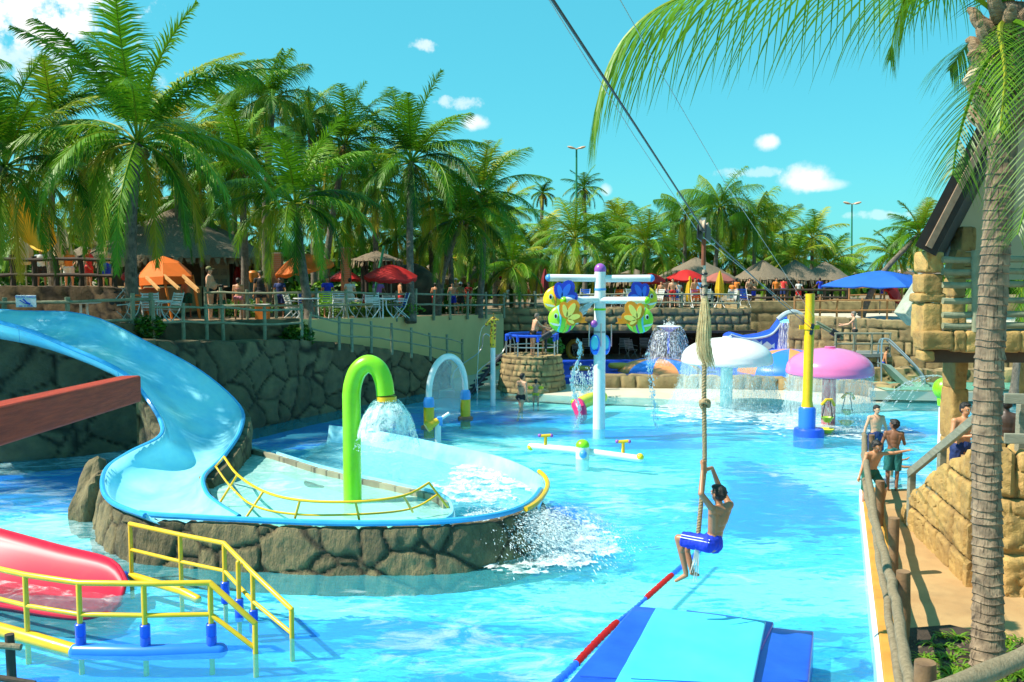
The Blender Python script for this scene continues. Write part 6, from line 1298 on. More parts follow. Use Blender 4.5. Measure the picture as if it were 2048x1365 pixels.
# yellow buckets by the pink mushroom
for px, py, lab in ((1652, 868, 'small yellow water bucket toy left of the crimson stem'), (1692, 852, 'small yellow water bucket toy right of the crimson stem')):
    b = G(px, py, 0); t = Thing('bucket_toy', lab, 'water toy', b, 'yellow bucket toys under the pink mushroom')
    mb = MB(); lathe(mb, [(.12, .02), (.22, .12), (.24, .14), (.22, .15), (.10, .05), (0, .05)], b, 20); t.part('bowl', mb, mat('bucket_yellow', (.75, .68, .05), .4, .1, 3))
    mb = MB(); lathe(mb, [(.08, .32), (.17, .45), (.18, .47), (.16, .47), (.06, .34), (0, .34)], b + Vector((.06, .1, 0)), 20); t.part('upper_bowl', mb, mat('bucket_green', (.35, .55, .05), .4, .1, 3))
    mb = MB(); tube(mb, [b + Vector((-.10, .1, .4)), b + Vector((.0, .1, .95)), b + Vector((.12, .1, 1.0)), b + Vector((.22, .1, .4))], .014, 6); t.part('hanger', mb, M_darkmetal)
    mb = MB(); tube(mb, [b + Vector((-.12, .08, .82)), b + Vector((.0, .05, .98)), b + Vector((.16, .08, .98)), b + Vector((.26, .1, .80))], .045, 8); t.part('handle', mb, M_yellow)
# water gun platform at right with railing and slide stairs
b = A(1710, 705, 35.5); t = Thing('viewing_platform', 'small steel railed platform with a water gun beside the carved wall', 'platform', Vector((b.x, b.y, .3)))
zf = b.z; mb = MB(); box(mb, (b.x, b.y, zf - .06), (2.2, 1.6, .12)); t.part('floor', mb, mat('platform_grey', (.25, .26, .24), .7, .3, 4))
mb = relief_wall([(b.x - .2, b.y - .6), (b.x + 1.2, b.y - .6), (b.x + 1.2, b.y + .6)], 0, [zf - .12] * 3, 'brick', .42, .05, .06, .3, seed=4); t.part('stone_base', mb, M_stoneb)
for dx in (-1.05, -.35, .35, 1.05): mb = MB(); tube(mb, [Vector((b.x + dx, b.y - .75, zf)), Vector((b.x + dx, b.y - .75, zf + .8))], .045, 8); t.part('post', mb, M_plank)
for dz in (.8, .4): mb = MB(); tube(mb, [Vector((b.x - 1.1, b.y - .75, zf + dz)), Vector((b.x + 1.1, b.y - .75, zf + dz))], .04, 8); t.part('rail', mb, M_plank)
handrail([[A(1763, 775, 33.5), A(1763, 690, 34.2), A(1772, 678, 34.2), A(1790, 690, 33.8), A(1845, 750, 32.5), A(1846, 785, 32.5)], [A(1756, 740, 34.6), A(1757, 690, 35), A(1766, 678, 35), A(1784, 690, 34.6), A(1840, 748, 33.2), A(1841, 785, 33.2)]], 'steel stair handrails descending to the pool right of the pink mushroom', r_=.035)
mb = MB(); plate(mb, [A(1762, 728, 34), A(1772, 728, 34), A(1850, 798, 32.4), A(1838, 800, 32.4)], (0, -1, 0), .9); single('stair_stringer', mb, mat('grey_green_steel', (.16, .24, .20), .6, .2, 4), 'grey green stair stringer descending to the pool right of the pink mushroom', 'stairs', A(1800, 770, 33.5))
watergun(1672, 668, 35.0, math.pi * .97, 'dark water gun aimed left on the platform by the carved wall')
watergun(1092, 672, 34.2, .15, 'dark water gun aimed right on the round stone tower')
# grey concrete chute
mb = MB(); M = Matrix.Rotation(R(-52), 3, 'Y'); a_ = A(1828, 612, 30); rows = []
P0, P1 = A(1812, 640, 30), A(1862, 560, 31); ax = (P1 - P0).normalized(); sd_ = Vector((ax.z, 0, -ax.x)); 
plate(mb, [P0 - sd_ * .38, P0 + sd_ * .38, P1 + sd_ * .38, P1 - sd_ * .38], (0, -1, 0), .9); single('concrete_chute', mb, mat('mossy_concrete', (.38, .42, .33), .9, .35, 3, bump=.8, bs=8, dirt=.3), 'tilted mossy grey concrete slab left of the lookout pillars', 'chute', P0, bevel=.03)
# ---- foreground palm with hero fronds
t = Thing('palm_tree', 'large foreground palm trunk at the right edge with fronds hanging into the sky', 'palm tree', G(1977, 1345, .2))
TP = [G(1977, 1348, .2) + Vector((0, 0, -.1)), A(1975, 1100, 9.95), A(1974, 850, 10.0), A(1988, 560, 10.0), A(2003, 330, 10.0), A(2016, 130, 10.0), A(2022, 10, 10.0)]
P = spline(TP, 14); n_ = len(P); out = []; rr = []; acc = 0
mb = MB(); 
for i, p in enumerate(P):
    f = i / (n_ - 1); out.append(p)
# dense rings: stepped scars
dense = []; L_ = 0
for i in range(len(P) - 1):
    m = max(1, int((P[i + 1] - P[i]).length / .012))
    for k in range(m): dense.append(P[i].lerp(P[i + 1], k / m))
dense.append(P[-1]); tot = len(dense); rn = random.Random(31); ring = 0; nxt = 0; rr = []; ph = 0; glen = .11
for i, p in enumerate(dense):
    f = i / tot; base = .158 * (1 - f) + .142 * f + .05 * math.exp(-f * 22)
    if f > .84: base += .06 * math.sin((f - .84) / .16 * math.pi)
    ph += .012 / glen
    if ph >= 1: ph -= 1; glen = rn.uniform(.07, .14)
    rr.append(base * (1.035 - .07 * ph + (.03 if ph < .12 else 0)))
tube(mb, dense, rr, 40)
for i, v in enumerate(mb.v): v.z += .022 * noise.noise(Vector((v.x * 6, v.y * 6, v.z * 1.5))) ; v += (v - dense[min(tot - 1, i // 40)]) * (.07 * noise.noise(v * 7) + .05 * noise.noise(v * 22))
t.part('trunk', mb, M_bark)
tp = A(2010, 60, 10.0)
mb = MB()      # old boots and fibre at crown
for k in range(34):
    a_ = k * 2.4; h_ = A(0, 250 - k * 6.5, 10).z; c_ = Vector((tp.x + math.cos(a_) * .16, tp.y + math.sin(a_) * .16, h_)); o_ = Vector((math.cos(a_), math.sin(a_), .75)).normalized(); tube(mb, spline([c_ - o_ * .05, c_ + o_ * .13, c_ + o_ * .20 + Vector((0, 0, .06)), c_ + o_ * .28 + Vector((0, 0, .05 - .04 * (k % 3)))], 3), [.085, .085, .08, .075, .07, .065, .05, .045, .03, .02][:10], 7)
t.part('leaf_boots', mb, mat('husk', (.42, .29, .17), .9, .45, 10, bump=1, bs=25, stretch=(1, 1, 4), col2=(.17, .11, .065)))
mb = MB()
for sx_, l in ((-.55, 1), (-.35, .7)):
    tube(mb, spline([tp + Vector((-.1, -.1, -.55)), tp + Vector((sx_ * .6, -.2, -.50)), tp + Vector((sx_, -.25, -.62))], 4), [.06, .08, .1, .11, .1, .085, .07, .05, .03][:9], 10)
t.part('dry_spathe', mb, mat('dry_spathe', (.62, .50, .34), .9, .35, 10, bump=1, bs=20))
mb = MB(); hue = []; rnh = random.Random(41)
def hero(P, npair, llen, lw, droop, h, vee=.0, spread=.75, seg=5, start=.1, kink=.35, rach=.03): frond(mb, hue, P, npair=npair, llen=llen, lw=lw, droop=droop, seg=seg, rnd=rnh, h=h, vee=vee, spread=spread, start=start, kink=kink, rach=rach)
c_ = tp + Vector((0, 0, .1))
hero([c_, A(1900, -35, 9.6), A(1760, -45, 9.2), A(1600, -45, 8.9), A(1450, -28, 8.7), A(1330, 10, 8.6), A(1250, 75, 8.6), A(1205, 165, 8.6), A(1188, 262, 8.6)], 100, 1.45, .027, 1.9, .38, seg=6, spread=.55, kink=.30)
hero([c_, A(1960, -60, 10.2), A(1890, -60, 10.6), A(1820, -20, 10.9), A(1790, 60, 11), A(1780, 120, 11)], 60, .85, .035, 1.2, .35, seg=4)
hero([c_, A(1975, 120, 9.7), A(1940, 200, 9.5), A(1915, 285, 9.4), A(1905, 350, 9.3)], 44, 1.0, .024, 1.0, .15, seg=5)
hero([c_, A(1985, 60, 10.6), A(1935, 90, 11.2), A(1900, 140, 11.5)], 40, .9, .035, 1.3, .18, seg=4)
hero([c_, A(2060, 60, 9.2), A(2080, 160, 8.6), A(2070, 330, 8.1), A(2035, 470, 7.9)], 44, 1.0, .024, .9, .12, seg=5)
hero([c_, A(2090, 90, 9.6), A(2140, 220, 9.3), A(2150, 400, 9.1), A(2120, 560, 9.0)], 48, 1.15, .026, .9, .05, seg=5)
hero([c_, A(2040, -60, 10.4), A(2120, -60, 11), A(2220, 0, 11.5), A(2300, 120, 12)], 60, 1.0, .035, .9, .1, seg=4)
hero([c_, A(1990, -100, 10), A(1930, -260, 9.5), A(1820, -400, 9)], 60, 1.0, .035, .7, .1, seg=4)
hero([c_, A(2060, -100, 10), A(2130, -260, 10.5), A(2230, -350, 11)], 60, 1.0, .035, .7, .1, seg=4)
hero([c_, A(2000, 60, 9.5), A(2010, 150, 8.9), A(2000, 260, 8.7)], 40, .6, .03, 1.3, .5, seg=4)
mb.at['hue'] = hue; t.part('crown', mb, M_leafh, smooth=False)
# ================================================================ TERRACES: huts, umbrellas, tables, fences, palms, people
def T(px, Y, dz=0): p = A(px, 540, Y); return Vector((p.x, Y, TZ(Y) + dz))
# ---- fences
def fence(pts, label, hs=(.95, .5), r_=.045, mm=None, pr_=.06, npost=None, extra=.12, group=None, name='log_fence', zf=None):
    mm = mm or M_log; P = [Vector(p) for p in pts]; t = Thing(name, label, 'fence', P[0], group); rn = random.Random(len(P) + int(P[0].x * 10))
    for i, p in enumerate(P): mb = MB(); log(mb, [p + Vector((0, 0, -.15)), p + Vector((rn.uniform(-.02, .02), 0, .5)), p + Vector((rn.uniform(-.03, .03), 0, hs[0] + extra + rn.uniform(-.04, .08)))], pr_, 8, i, .008); t.part('post', mb, mm)
    for h in hs: mb = MB(); log(mb, [p + Vector((0, -.05, h + rn.uniform(-.03, .03))) for p in P], r_, 8, h * 3, .015, 4); t.part('rail', mb, mm)
    return t
fp = [(620, 28.9, 2.45), (677, 29.6, 2.2), (703, 30.0, 2.1), (741, 30.8, 2.0), (783, 31.8, 1.85), (822, 32.7, 1.65), (860, 33.6, 1.45), (893, 34.4, 1.25), (925, 35.3, 1.05)]
fence([Vector((A(x, 600, Y).x, Y, z)) for x, Y, z in fp], 'log fence stepping down along the top of the dark stone wall', (.80, .38), .028, M_logg, .05)
fence([Vector((A(x, 600, Y).x, Y, z)) for x, Y, z in ((305, 25.3, 2.7), (365, 26.0, 2.7), (412, 26.6, 2.65), (445, 27.0, 2.6), (528, 27.8, 2.5), (602, 28.6, 2.5))], 'log fence around the sandy corner left of the tan wall', (.95, .5), .035, M_logg, .055)
fence([T(x, Y, -.02) for x, Y in ((-60, 23.9), (5, 24.0), (133, 24.2), (262, 25.3), (300, 26.2))], 'log fence carrying the white sign behind the blue slide', (.82, .28), .045, M_logg, .07)
fence([T(x, Y, 0) for x, Y in ((410, 30.2), (440, 30.2), (492, 30.2), (550, 30.4), (632, 30.8), (692, 31.9), (748, 33.1), (792, 34.2), (830, 35.2), (867, 36.4), (900, 37.6), (935, 38.8), (972, 40.2), (1008, 41.6))], 'log fence along the terrace edge above the tan wall', (.92, .48), .038, M_logg, .055)
fence([T(x, 44.0, .35) for x in (1008, 1040, 1070, 1102, 1135, 1165, 1250, 1308, 1365, 1425, 1478)], 'log fence on top of the tan stone parapet', (.62, .20), .04, M_logg, .065)
fence([T(x, 50.3, .5) for x in (1485, 1500, 1575, 1650, 1695)], 'dark log fence in front of the thatched bar at right', (.75, .3), .06, M_logdark, .09)
fence([T(x, 50.6, .55) for x in (1700, 1750, 1770, 1805, 1850, 1900)], 'orange brown rail fence below the blue canopy', (.8, .4), .04, mat('orange_log', (.42, .20, .07), .8, .3, 5), .06)
fence([Vector((A(x, 600, 41).x, 41, 2.3)) for x in (1590, 1640, 1675, 1725, 1775, 1820)], 'thin brown rail fence above the carved block wall', (1.0, .55), .035, mat('orange_log', (.42, .20, .07), .8, .3, 5), .05)
fence([T(x, 29.6 if x < 250 else 29.2, 1.05) for x in (-60, -20, 25, 68, 112, 162, 200, 229)], 'dark log fence on the shaded upper terrace at far left', (.95, .42), .06, M_logdark, .09)
mb = relief_wall([(T(-400, 29.4).x, 29.4), (T(180, 29.4).x, 29.4), (T(240, 29.2).x, 29.2), (T(262, 30.5).x, 30.5)], 2.8, [4.15, 4.12, 4.08, 4.05], 'field', 1.2, .05, .12, .6, seed=31)
single('upper_terrace_wall', mb, mat('brown_fieldstone', (.16, .10, .05), .9, .3, 2.5, bump=.8, bs=12, attr='stone'), 'brown stone wall of the shaded upper terrace at far left', 'wall', T(180, 29.4))
mb = MB(); prism(mb, [(-40, 29.9), (T(240, 29.6).x, 29.6), (T(262, 31).x, 31), (T(262, 31).x, 38), (-40, 38)], 3.0, 4.02); struct('upper_terrace', mb, M_conc, smooth=False)
# sign
t = Thing('sign', 'white notice sign with blue lettering and a sliding figure on the left fence', 'sign', A(52, 602, 23.8)); s0 = A(52, 603, 23.75)
mb = MB(); box(mb, s0, (.54, .02, .32)); t.part('board', mb, mat('sign_white', (.75, .80, .85), .5, .06, 5), bevel=.009)
mb = MB(); tube(mb, [s0 + Vector((-.15, -.02, .03)), s0 + Vector((-.02, -.02, -.05)), s0 + Vector((.12, -.02, -.09))], .012, 6); tube(mb, [s0 + Vector((-.06, -.025, .06)), s0 + Vector((.03, -.025, -.03)), s0 + Vector((.12, -.025, -.07))], .020, 6); t.part('pictogram', mb, M_blue)
def text(st, size, loc, mm, parent, name='lettering', rot=(math.pi / 2, 0, 0)):
    c = bpy.data.curves.new(name, 'FONT'); c.body = st; c.size = size; c.align_x = 'CENTER'; c.extrude = .002; o = bpy.data.objects.new('tmp', c); C.objects.link(o); dg = bpy.context.evaluated_depsgraph_get(); me = bpy.data.meshes.new_from_object(o.evaluated_get(dg)); bpy.data.objects.remove(o)
    me.materials.clear(); me.materials.append(mm); o = bpy.data.objects.new(name, me); C.objects.link(o); o.parent = parent.o; o.location = Vector(loc) - parent.loc; o.rotation_euler = rot; return o
text('POSIÇÃO CORRETA', .062, s0 + Vector((0, -.014, .095)), M_blue, t)
mb = MB()
for x_, w_ in ((-.14, .09), (-.03, .05), (.10, .15)): box(mb, s0 + Vector((x_, -.013, -.125)), (w_, .006, .022))
t.part('small_print', mb, M_blue)
# ---- thatched huts
def thatch_hut(c, rad, h_eave, h_top, label, posts=4, n=46, cat='hut', seed=1, dark=False, group=None):
    t = Thing('thatched_hut', label, cat, c, group); rn = random.Random(seed); mb = MB(); mt_ = M_thatch
    rows = []; m = 9
    for i in range(m + 1):
        f = i / m; row = []
        for k in range(n):
            a = 6.2832 * k / n; r_ = rad * (1 - f) ** .92 * (1 + .05 * noise.noise(Vector((math.cos(a) * 4, math.sin(a) * 4, seed)))) + .02; z = h_eave + (h_top - h_eave) * f + .07 * noise.noise(Vector((math.cos(a) * 6, math.sin(a) * 6, f * 5 + seed))); row.append(Vector((c[0] + r_ * math.cos(a), c[1] + r_ * math.sin(a), c[2] + z)))
        rows.append(row)
    grid(mb, rows, closed=True)
    for k in range(int(220 * min(1.5, rad / 2))):
        a = rn.uniform(0, 6.283); rr_ = rad * rn.uniform(.90, 1.02); p = Vector((c[0] + rr_ * math.cos(a), c[1] + rr_ * math.sin(a), c[2] + h_eave + rn.uniform(-.02, .14))); w = Vector((-math.sin(a), math.cos(a), 0)) * rn.uniform(.03, .08) * rad / 2; L_ = rn.uniform(.18, .42); o_ = Vector((math.cos(a), math.sin(a), 0)) * .08
        mb.add([p - w, p + w, p + o_ + w * .4 - Vector((0, 0, L_)), p + o_ - w * .4 - Vector((0, 0, L_))], [(0, 1, 2, 3)], 1)
    t.part('roof', mb, [mt_, M_straw])
    for k in range(posts):
        a = 6.2832 * (k + .5) / posts; p = Vector((c[0] + rad * .6 * math.cos(a), c[1] + rad * .6 * math.sin(a), c[2])); mb = MB(); log(mb, [p, p + Vector((0, 0, h_eave + .2))], .09, 8, k, .01); t.part('post', mb, M_logdark)
    return t
G_h = 'thatched huts behind the pool'
thatch_hut(T(1392, 56), 2.6, 1.75, 3.1, 'wide dark thatched hut behind the red umbrellas', seed=2, group=G_h)
thatch_hut(T(1268, 58), 2.1, 1.6, 2.4, 'ragged low thatched hut just right of the white spray post', seed=3, group=G_h)
thatch_hut(T(1525, 57), 1.9, 1.75, 2.95, 'thatched hut left of the three right hand ones', seed=4, group=G_h)
thatch_hut(T(1590, 58), 1.9, 1.7, 2.95, 'middle thatched hut behind the yellow post top', seed=5, group=G_h)
thatch_hut(T(1650, 58), 1.8, 1.7, 2.85, 'right hand thatched hut left of the blue canopy', seed=6, group=G_h)
thatch_hut(T(870, 60), 1.7, 1.75, 2.9, 'thatched hut behind the dark boulder and yellow umbrella', seed=7, group=G_h)
thatch_hut(T(948, 62), 2.0, 1.7, 2.7, 'thatched hut between the leaning palm trunks', seed=8, group=G_h)
thatch_hut(T(752, 42, .2), 1.25, 2.3, 2.75, 'small flat thatched shelter above the red umbrella in the left cafe', seed=9, group=G_h)
thatch_hut(T(360, 41, .3), 4.2, 2.25, 4.6, 'large pale thatched roof behind the orange umbrella at left', seed=10, group=G_h, n=60)
thatch_hut(T(455, 47, .2), 2.4, 2.5, 3.6, 'thatched roof over the photo boards', seed=12, group=G_h)
thatch_hut(T(188, 44, 1.0), 1.7, 1.5, 2.6, 'small grey thatched cone above the upper terrace at far left', seed=11, group=G_h)
# ---- umbrellas
def umbrella(c, rad, h, mm, label, tilt=0, tdir=0, n=8, rise=.45, valance=.12, group=None, closed=False, polem=None, sq=False):
    t = Thing('sun_umbrella', label, 'umbrella', c, group); M = Matrix.Rotation(tdir, 3, 'Z') @ Matrix.Rotation(tilt, 3, 'X'); top = Vector(c) + Vector((0, 0, h)); mb = MB()
    if closed:
        prof = [(.03, 0), (.14, -.5), (.20, -1.0), (.17, -1.35), (.10, -1.45)]; lathe(mb, prof, top, 10)
        for i, v in enumerate(mb.v): d = v - top; z = d.z; d.z = 0; v += d * (.35 if i % 2 else -.25)
        t.part('canopy', mb, mm, smooth=False)
    else:
        rows = []; m = 5
        for i in range(m + 1):
            f = i / m; row = []
            for k in range(n * 4):
                a = 6.2832 * (k / (n * 4)); seg = (k % 4) / 4; sag = 1 - .06 * math.sin(math.pi * seg) * f; rr_ = rad * f * sag; z = rise * (1 - f ** 1.5) - .05 * math.sin(math.pi * seg) * f * f
                if sq: q = max(abs(math.cos(a)), abs(math.sin(a))); rr_ = rad * f / q * (1 - .03 * f)
                row.append(top + M @ Vector((rr_ * math.cos(a), rr_ * math.sin(a), z - rise)))
            rows.append(row)
        rows.append([p + M @ Vector((0, 0, -valance - .03 * math.sin(k * 2.2))) for k, p in enumerate(rows[-1])])
        grid(mb, rows, closed=True); o = t.part('canopy', mb, mm, angle=28); s = o.modifiers.new('t', 'SOLIDIFY'); s.thickness = .012
    mb = MB(); tube(mb, [Vector(c), top + M @ Vector((0, 0, -.1))], .025, 8); t.part('pole', mb, polem or M_plank)
    return t
G_r = 'red cafe umbrellas'
umbrella(T(782, 34), 1.0, 2.0, M_cloth_red, 'red umbrella with a wavy edge above the cafe tables left of centre', .12, .3, group=G_r, rise=.42)
umbrella(T(603, 33), 1.12, 2.35, M_cloth_or, 'orange red umbrella tilted behind the two dark palm trunks', .22, -.9, rise=.5)
umbrella(T(690, 48), .85, 2.3, M_cloth_red, 'small red umbrella far behind the brick pillar', group=G_r)
umbrella(T(1373, 51), 1.1, 2.35, M_cloth_red, 'bright red umbrella behind the tan stone parapet, left of the pulley rope', .1, 0, group=G_r)
umbrella(T(1438, 52), .95, 2.2, mat('faded_red_canvas', (.50, .16, .12), .7, .15, 2, trans=.3), 'faded red umbrella right of the pulley rope', group=G_r)
umbrella(T(1302, 51), .95, 2.15, M_cloth_red, 'red umbrella behind the right arm of the spray post', group=G_r)
umbrella(T(1250, 51), 1.35, 2.15, M_cloth_or, 'flat orange umbrella behind the right arm of the spray post', rise=.3)
umbrella(T(1440, 49), .5, 2.3, M_cloth_yel, 'closed yellow umbrella on the terrace right of the tassel', closed=True)
umbrella(T(1380, 50), .5, 2.0, M_cloth_yel, 'closed yellow umbrella in the shade under the red umbrella', closed=True)
umbrella(T(845, 50), .9, 2.7, M_cloth_yel, 'open yellow umbrella beside the dark boulder', .5, 1.2, rise=.5)
umbrella(T(1090, 49), .5, 2.4, mat('dark_red_canvas', (.25, .01, .02), .7, .2, 3), 'closed dark red umbrella left of the yellow fish', closed=True)
umbrella(T(935, 62), .9, 3.4, M_cloth_yel, 'small yellow umbrella far behind the leaning trunks', .5, 1.2, rise=.5)
umbrella(T(475, 42), .5, 2.4, M_cloth_red, 'closed red umbrella beside the photo boards', closed=True)
for px, lab, dY in ((52, 'closed cream umbrella leftmost on the upper terrace', 0), (122, 'closed cream umbrella second from left on the upper terrace', 0), (133, 'closed cream umbrella half behind another on the upper terrace', 2)): umbrella(T(px, 33 + dY, 1.0), .5, 2.4, M_cloth_cream, lab, closed=True, group='closed cream umbrellas')
umbrella(T(97, 32, 1.0), 1.1, 2.6, M_cloth_yel, 'large yellow cloth umbrella hanging steeply between palms at far left', 1.15, 2.6, rise=.5)
umbrella(T(1762, 44, .0), 2.1, 3.0 - TZ(44) + 1.65, M_cloth_blue, 'big square blue canopy on wooden posts', sq=True, n=8, rise=.72, valance=.06, tdir=math.pi / 4)
umbrella(T(1790, 58), 1.3, 2.35, M_cloth_blue, 'smaller blue umbrella behind the big blue canopy', rise=.5)
umbrella(T(1745, 52), 1.1, 2.2, M_cloth_or, 'orange umbrella under the blue canopy', rise=.35)
umbrella(T(1835, 52), 1.6, 2.45, mat('pale_pink_canvas', (.75, .5, .42), .7, .15, 2), 'pale pink flat umbrella right of the blue canopy', rise=.2)
umbrella(T(1795, 46, 0), .8, 1.35, M_cloth_red, 'low red umbrella leaning behind the mossy concrete slab', .9, 1.0, rise=.3)
# orange pavilion canopy with wooden struts
c = T(330, 33.0); t = Thing('pavilion', 'orange fabric canopy on orange wooden struts beside the big palm trunk', 'canopy', c); mb = MB()
ap = A(326, 512, 33); ev = [A(278, 556, 32), A(326, 553, 31.2), A(383, 553, 32), A(383, 545, 34.5), A(326, 540, 35.2), A(278, 548, 34.5)]; md = [ap.lerp(p, .55) + Vector((0, 0, .14)) for p in ev]
for i in range(6): j = (i + 1) % 6; mb.add([ap, md[i], md[j]], [(0, 1, 2)]); mb.add([md[i], ev[i], ev[j], md[j]], [(0, 1, 2, 3)]); mb.add([ev[i], ev[i] - Vector((0, 0, .28)), ev[j] - Vector((0, 0, .28)), ev[j]], [(0, 1, 2, 3)])
o = t.part('canopy', mb, M_cloth_or, smooth=False); s = o.modifiers.new('t', 'SOLIDIFY'); s.thickness = .015
for p in (ev[0], ev[2], ev[3], ev[5], ev[1]): mb = MB(); tube(mb, [Vector((p.x * .98, p.y + .1, c.z)), p + Vector((0, .1, -.1))], .045, 8); t.part('post', mb, M_orange)
for (x0, y0, x1, y1) in ((293, 555, 318, 580), (326, 550, 358, 578), (366, 552, 396, 580), (372, 562, 398, 584)): mb = MB(); M_ = plank(A(x0, y0, 31.4), A(x1, y1, 30.6), .08, .09); t.part('strut', M_, mat('light_orange_wood', (.70, .36, .12), .7, .3, 5))
# ---- furniture
def table_tmpl():
    c = Vector((0, 0, 0)); t = Thing('plastic_table', 'white table', 'table', c); mb = MB(); lathe(mb, [(.44, .70), (.46, .71), (.46, .73), (.44, .74), (0, .74)], c, 26); t.part('top', mb, M_plastic)
    for k in range(4): a = k * math.pi / 2 + .6; mb = MB(); tube(mb, spline([Vector((.12 * math.cos(a), .12 * math.sin(a), .70)), Vector((.14 * math.cos(a), .14 * math.sin(a), .35)), Vector((.38 * math.cos(a), .38 * math.sin(a), .02))], 4), .022, 7); t.part('leg', mb, M_plastic)
    return t.o
def chair_tmpl(seatm=None, name='folding_chair'):
    t = Thing(name, 'white chair', 'chair', (0, 0, 0)); sm = seatm or M_plastic
    for s_ in (-1, 1):
        mb = MB(); tube(mb, [(s_ * .25, -.22, 0), (s_ * .25, .12, .42), (s_ * .25, .30, .95)], .014, 7); t.part('frame', mb, M_plastic)
        mb = MB(); tube(mb, [(s_ * .24, .28, 0), (s_ * .24, -.22, .44)], .014, 7); t.part('leg', mb, M_plastic)
        mb = MB(); tube(mb, [(s_ * .27, -.2, .62), (s_ * .27, .18, .64)], .018, 7); t.part('armrest', mb, M_plastic)
    mb = MB()
    for k in range(5): box(mb, (0, -.18 + k * .075, .43 - .005 * k), (.48, .05, .012))
    t.part('seat', mb, sm, smooth=False); mb = MB()
    for k in range(6): box(mb, (0, .15 + k * .028, .50 + k * .08), (.48, .012, .055))
    t.part('backrest', mb, sm, smooth=False); return t.o
bpy.context.view_layer.update()
TBL = table_tmpl(); CHR = chair_tmpl(); CHG = chair_tmpl(mat('lime_sling', (.40, .62, .02), .6, .1, 4)); CHB = chair_tmpl(M_cloth_blue); CHO = chair_tmpl(M_cloth_or); CHW = chair_tmpl(mat('towel', (.68, .75, .85), .9, .15, 6)); CHRD = chair_tmpl(M_cloth_red)
bpy.context.view_layer.update()
USED = set()
def put(o, loc, rot, label, group=None, s=1):
    if o.name not in CH: reg(o)
    if o.name in USED: return dup(o, loc, rot, s, label, group)
    USED.add(o.name); o.location = loc; o.rotation_euler = (0, 0, rot); o['label'] = label; o.scale = (s, s, s)
    if group: o['group'] = group
    return o
GT = 'white cafe tables'; GC = 'cafe chairs on the terrace'
for px, Y, lab in ((165, 25.6, 'white round table in the shade behind the slide'), (312, 26.8, 'white round table beside the big palm trunk'), (612, 30.6, 'white round table behind the fence under the orange red umbrella'), (690, 32.4, 'white table behind the lime green chair'), (765, 32.2, 'white table below the red umbrella'), (795, 35, 'white table right of the red umbrella pole'), (720, 41, 'far white table in front of the brick pillar')): put(TBL, T(px, Y), px * .1, lab, GT)
for tm, px, Y, rot, lab in ((CHG, 650, 31.6, .2, 'lime green chair at the terrace fence'), (CHW, 672, 32.0, 0, 'chair with a pale blue towel over its back'), (CHR, 585, 30.8, 2.2, 'white chair left of the table under the orange red umbrella'), (CHRD, 728, 33.4, -.5, 'chair with a red towel left of the red umbrella table'), (CHR, 745, 32.8, .3, 'white chair in front of the red umbrella table'), (CHR, 775, 35.5, 0, 'white chair behind the red umbrella table'), (CHB, 800, 33.8, -1.2, 'chair with a blue towel right of the red umbrella table'), (CHR, 812, 35.2, -1.5, 'white chair at the right end of the tables'), (CHO, 255, 26.2, -.6, 'orange chair beside the big palm trunk'), (CHR, 300, 27.6, .5, 'white chair behind the table beside the big palm'), (CHR, 340, 27.8, -.6, 'white lounger like chair right of the big palm'), (CHB, 610, 33.8, .3, 'blue chair in shade behind the leaning trunk'), (CHR, 495, 41, .3, 'white chair below the orange litter bin')):
    put(tm, T(px, Y), rot, lab, GC)
for px, Y, rot, lab in ((1205, 47.5, .3, 'white chair in the dark recess left of the small orange raft'), (1248, 47.8, -.2, 'white chair in the dark recess between post and dish fountain'), (1262, 46.8, .5, 'second white chair in the recess beside the dish fountain'), (1290, 48, 0, 'white chair deep in the recess behind falling water'), (1156, 46.8, .4, 'white chair in the recess near the stone tower'), (1172, 47.6, -.3, 'white chair in the recess beside the orange ring')):
    put(CHR, Vector((A(px, 700, Y).x, Y, .12)), rot, lab, 'chairs in the dark recess')
rn = random.Random(77)
names = 'far left|left of the striped pole|under the orange umbrella|beside the flat orange umbrella|behind the right fish|left of the red umbrella|right of the rope|beside the closed yellow umbrella|near the corner post|at the bar'.split('|')
for k, px in enumerate((1140, 1168, 1235, 1268, 1315, 1350, 1395, 1418, 1462, 1490)):
    put((CHR, CHB, CHO, CHR)[k % 4], T(px, 46.5 + (k % 3) * 1.2, .3), rn.uniform(-1, 1), 'terrace chair behind the stone parapet, ' + names[k], 'chairs behind the stone parapet', 1.05)
for k, px in enumerate((1190, 1290, 1375, 1440)): put(TBL, T(px, 47.6, .3), 0, 'white table behind the stone parapet, ' + ('left of the spray post', 'behind the fish figures', 'left of the rope', 'right of the rope')[k], GT)
# rafts
for (px, py, Y, mm, lab, tr) in ((1150, 700, 46.5, mat('amber_ring', (.70, .36, .03), .4, .1, 3), 'orange inflatable ring leaning in the dark recess', 1), (1238, 732, 38.6, mat('amber_ring', (.70, .36, .03), .4, .1, 3), 'orange inflatable raft floating in the splash pool', 0), (1160, 738, 39, mat('amber_ring', (.70, .36, .03), .4, .1, 3), 'orange inflatable raft near the stone tower', 0)):
    c = A(px, py, Y); mb = MB(); R_ = .36; P = [Vector((R_ * math.cos(a) * (1 if tr else 1.0), 0 if tr else R_ * .7 * math.sin(a), R_ * 1.25 * math.sin(a) if tr else 0)) + c for a in [6.2832 * i / 20 for i in range(21)]]; tube(mb, P, .12, 10); single('inflatable_ring', mb, mm, lab, 'pool float', c, 'orange inflatables')
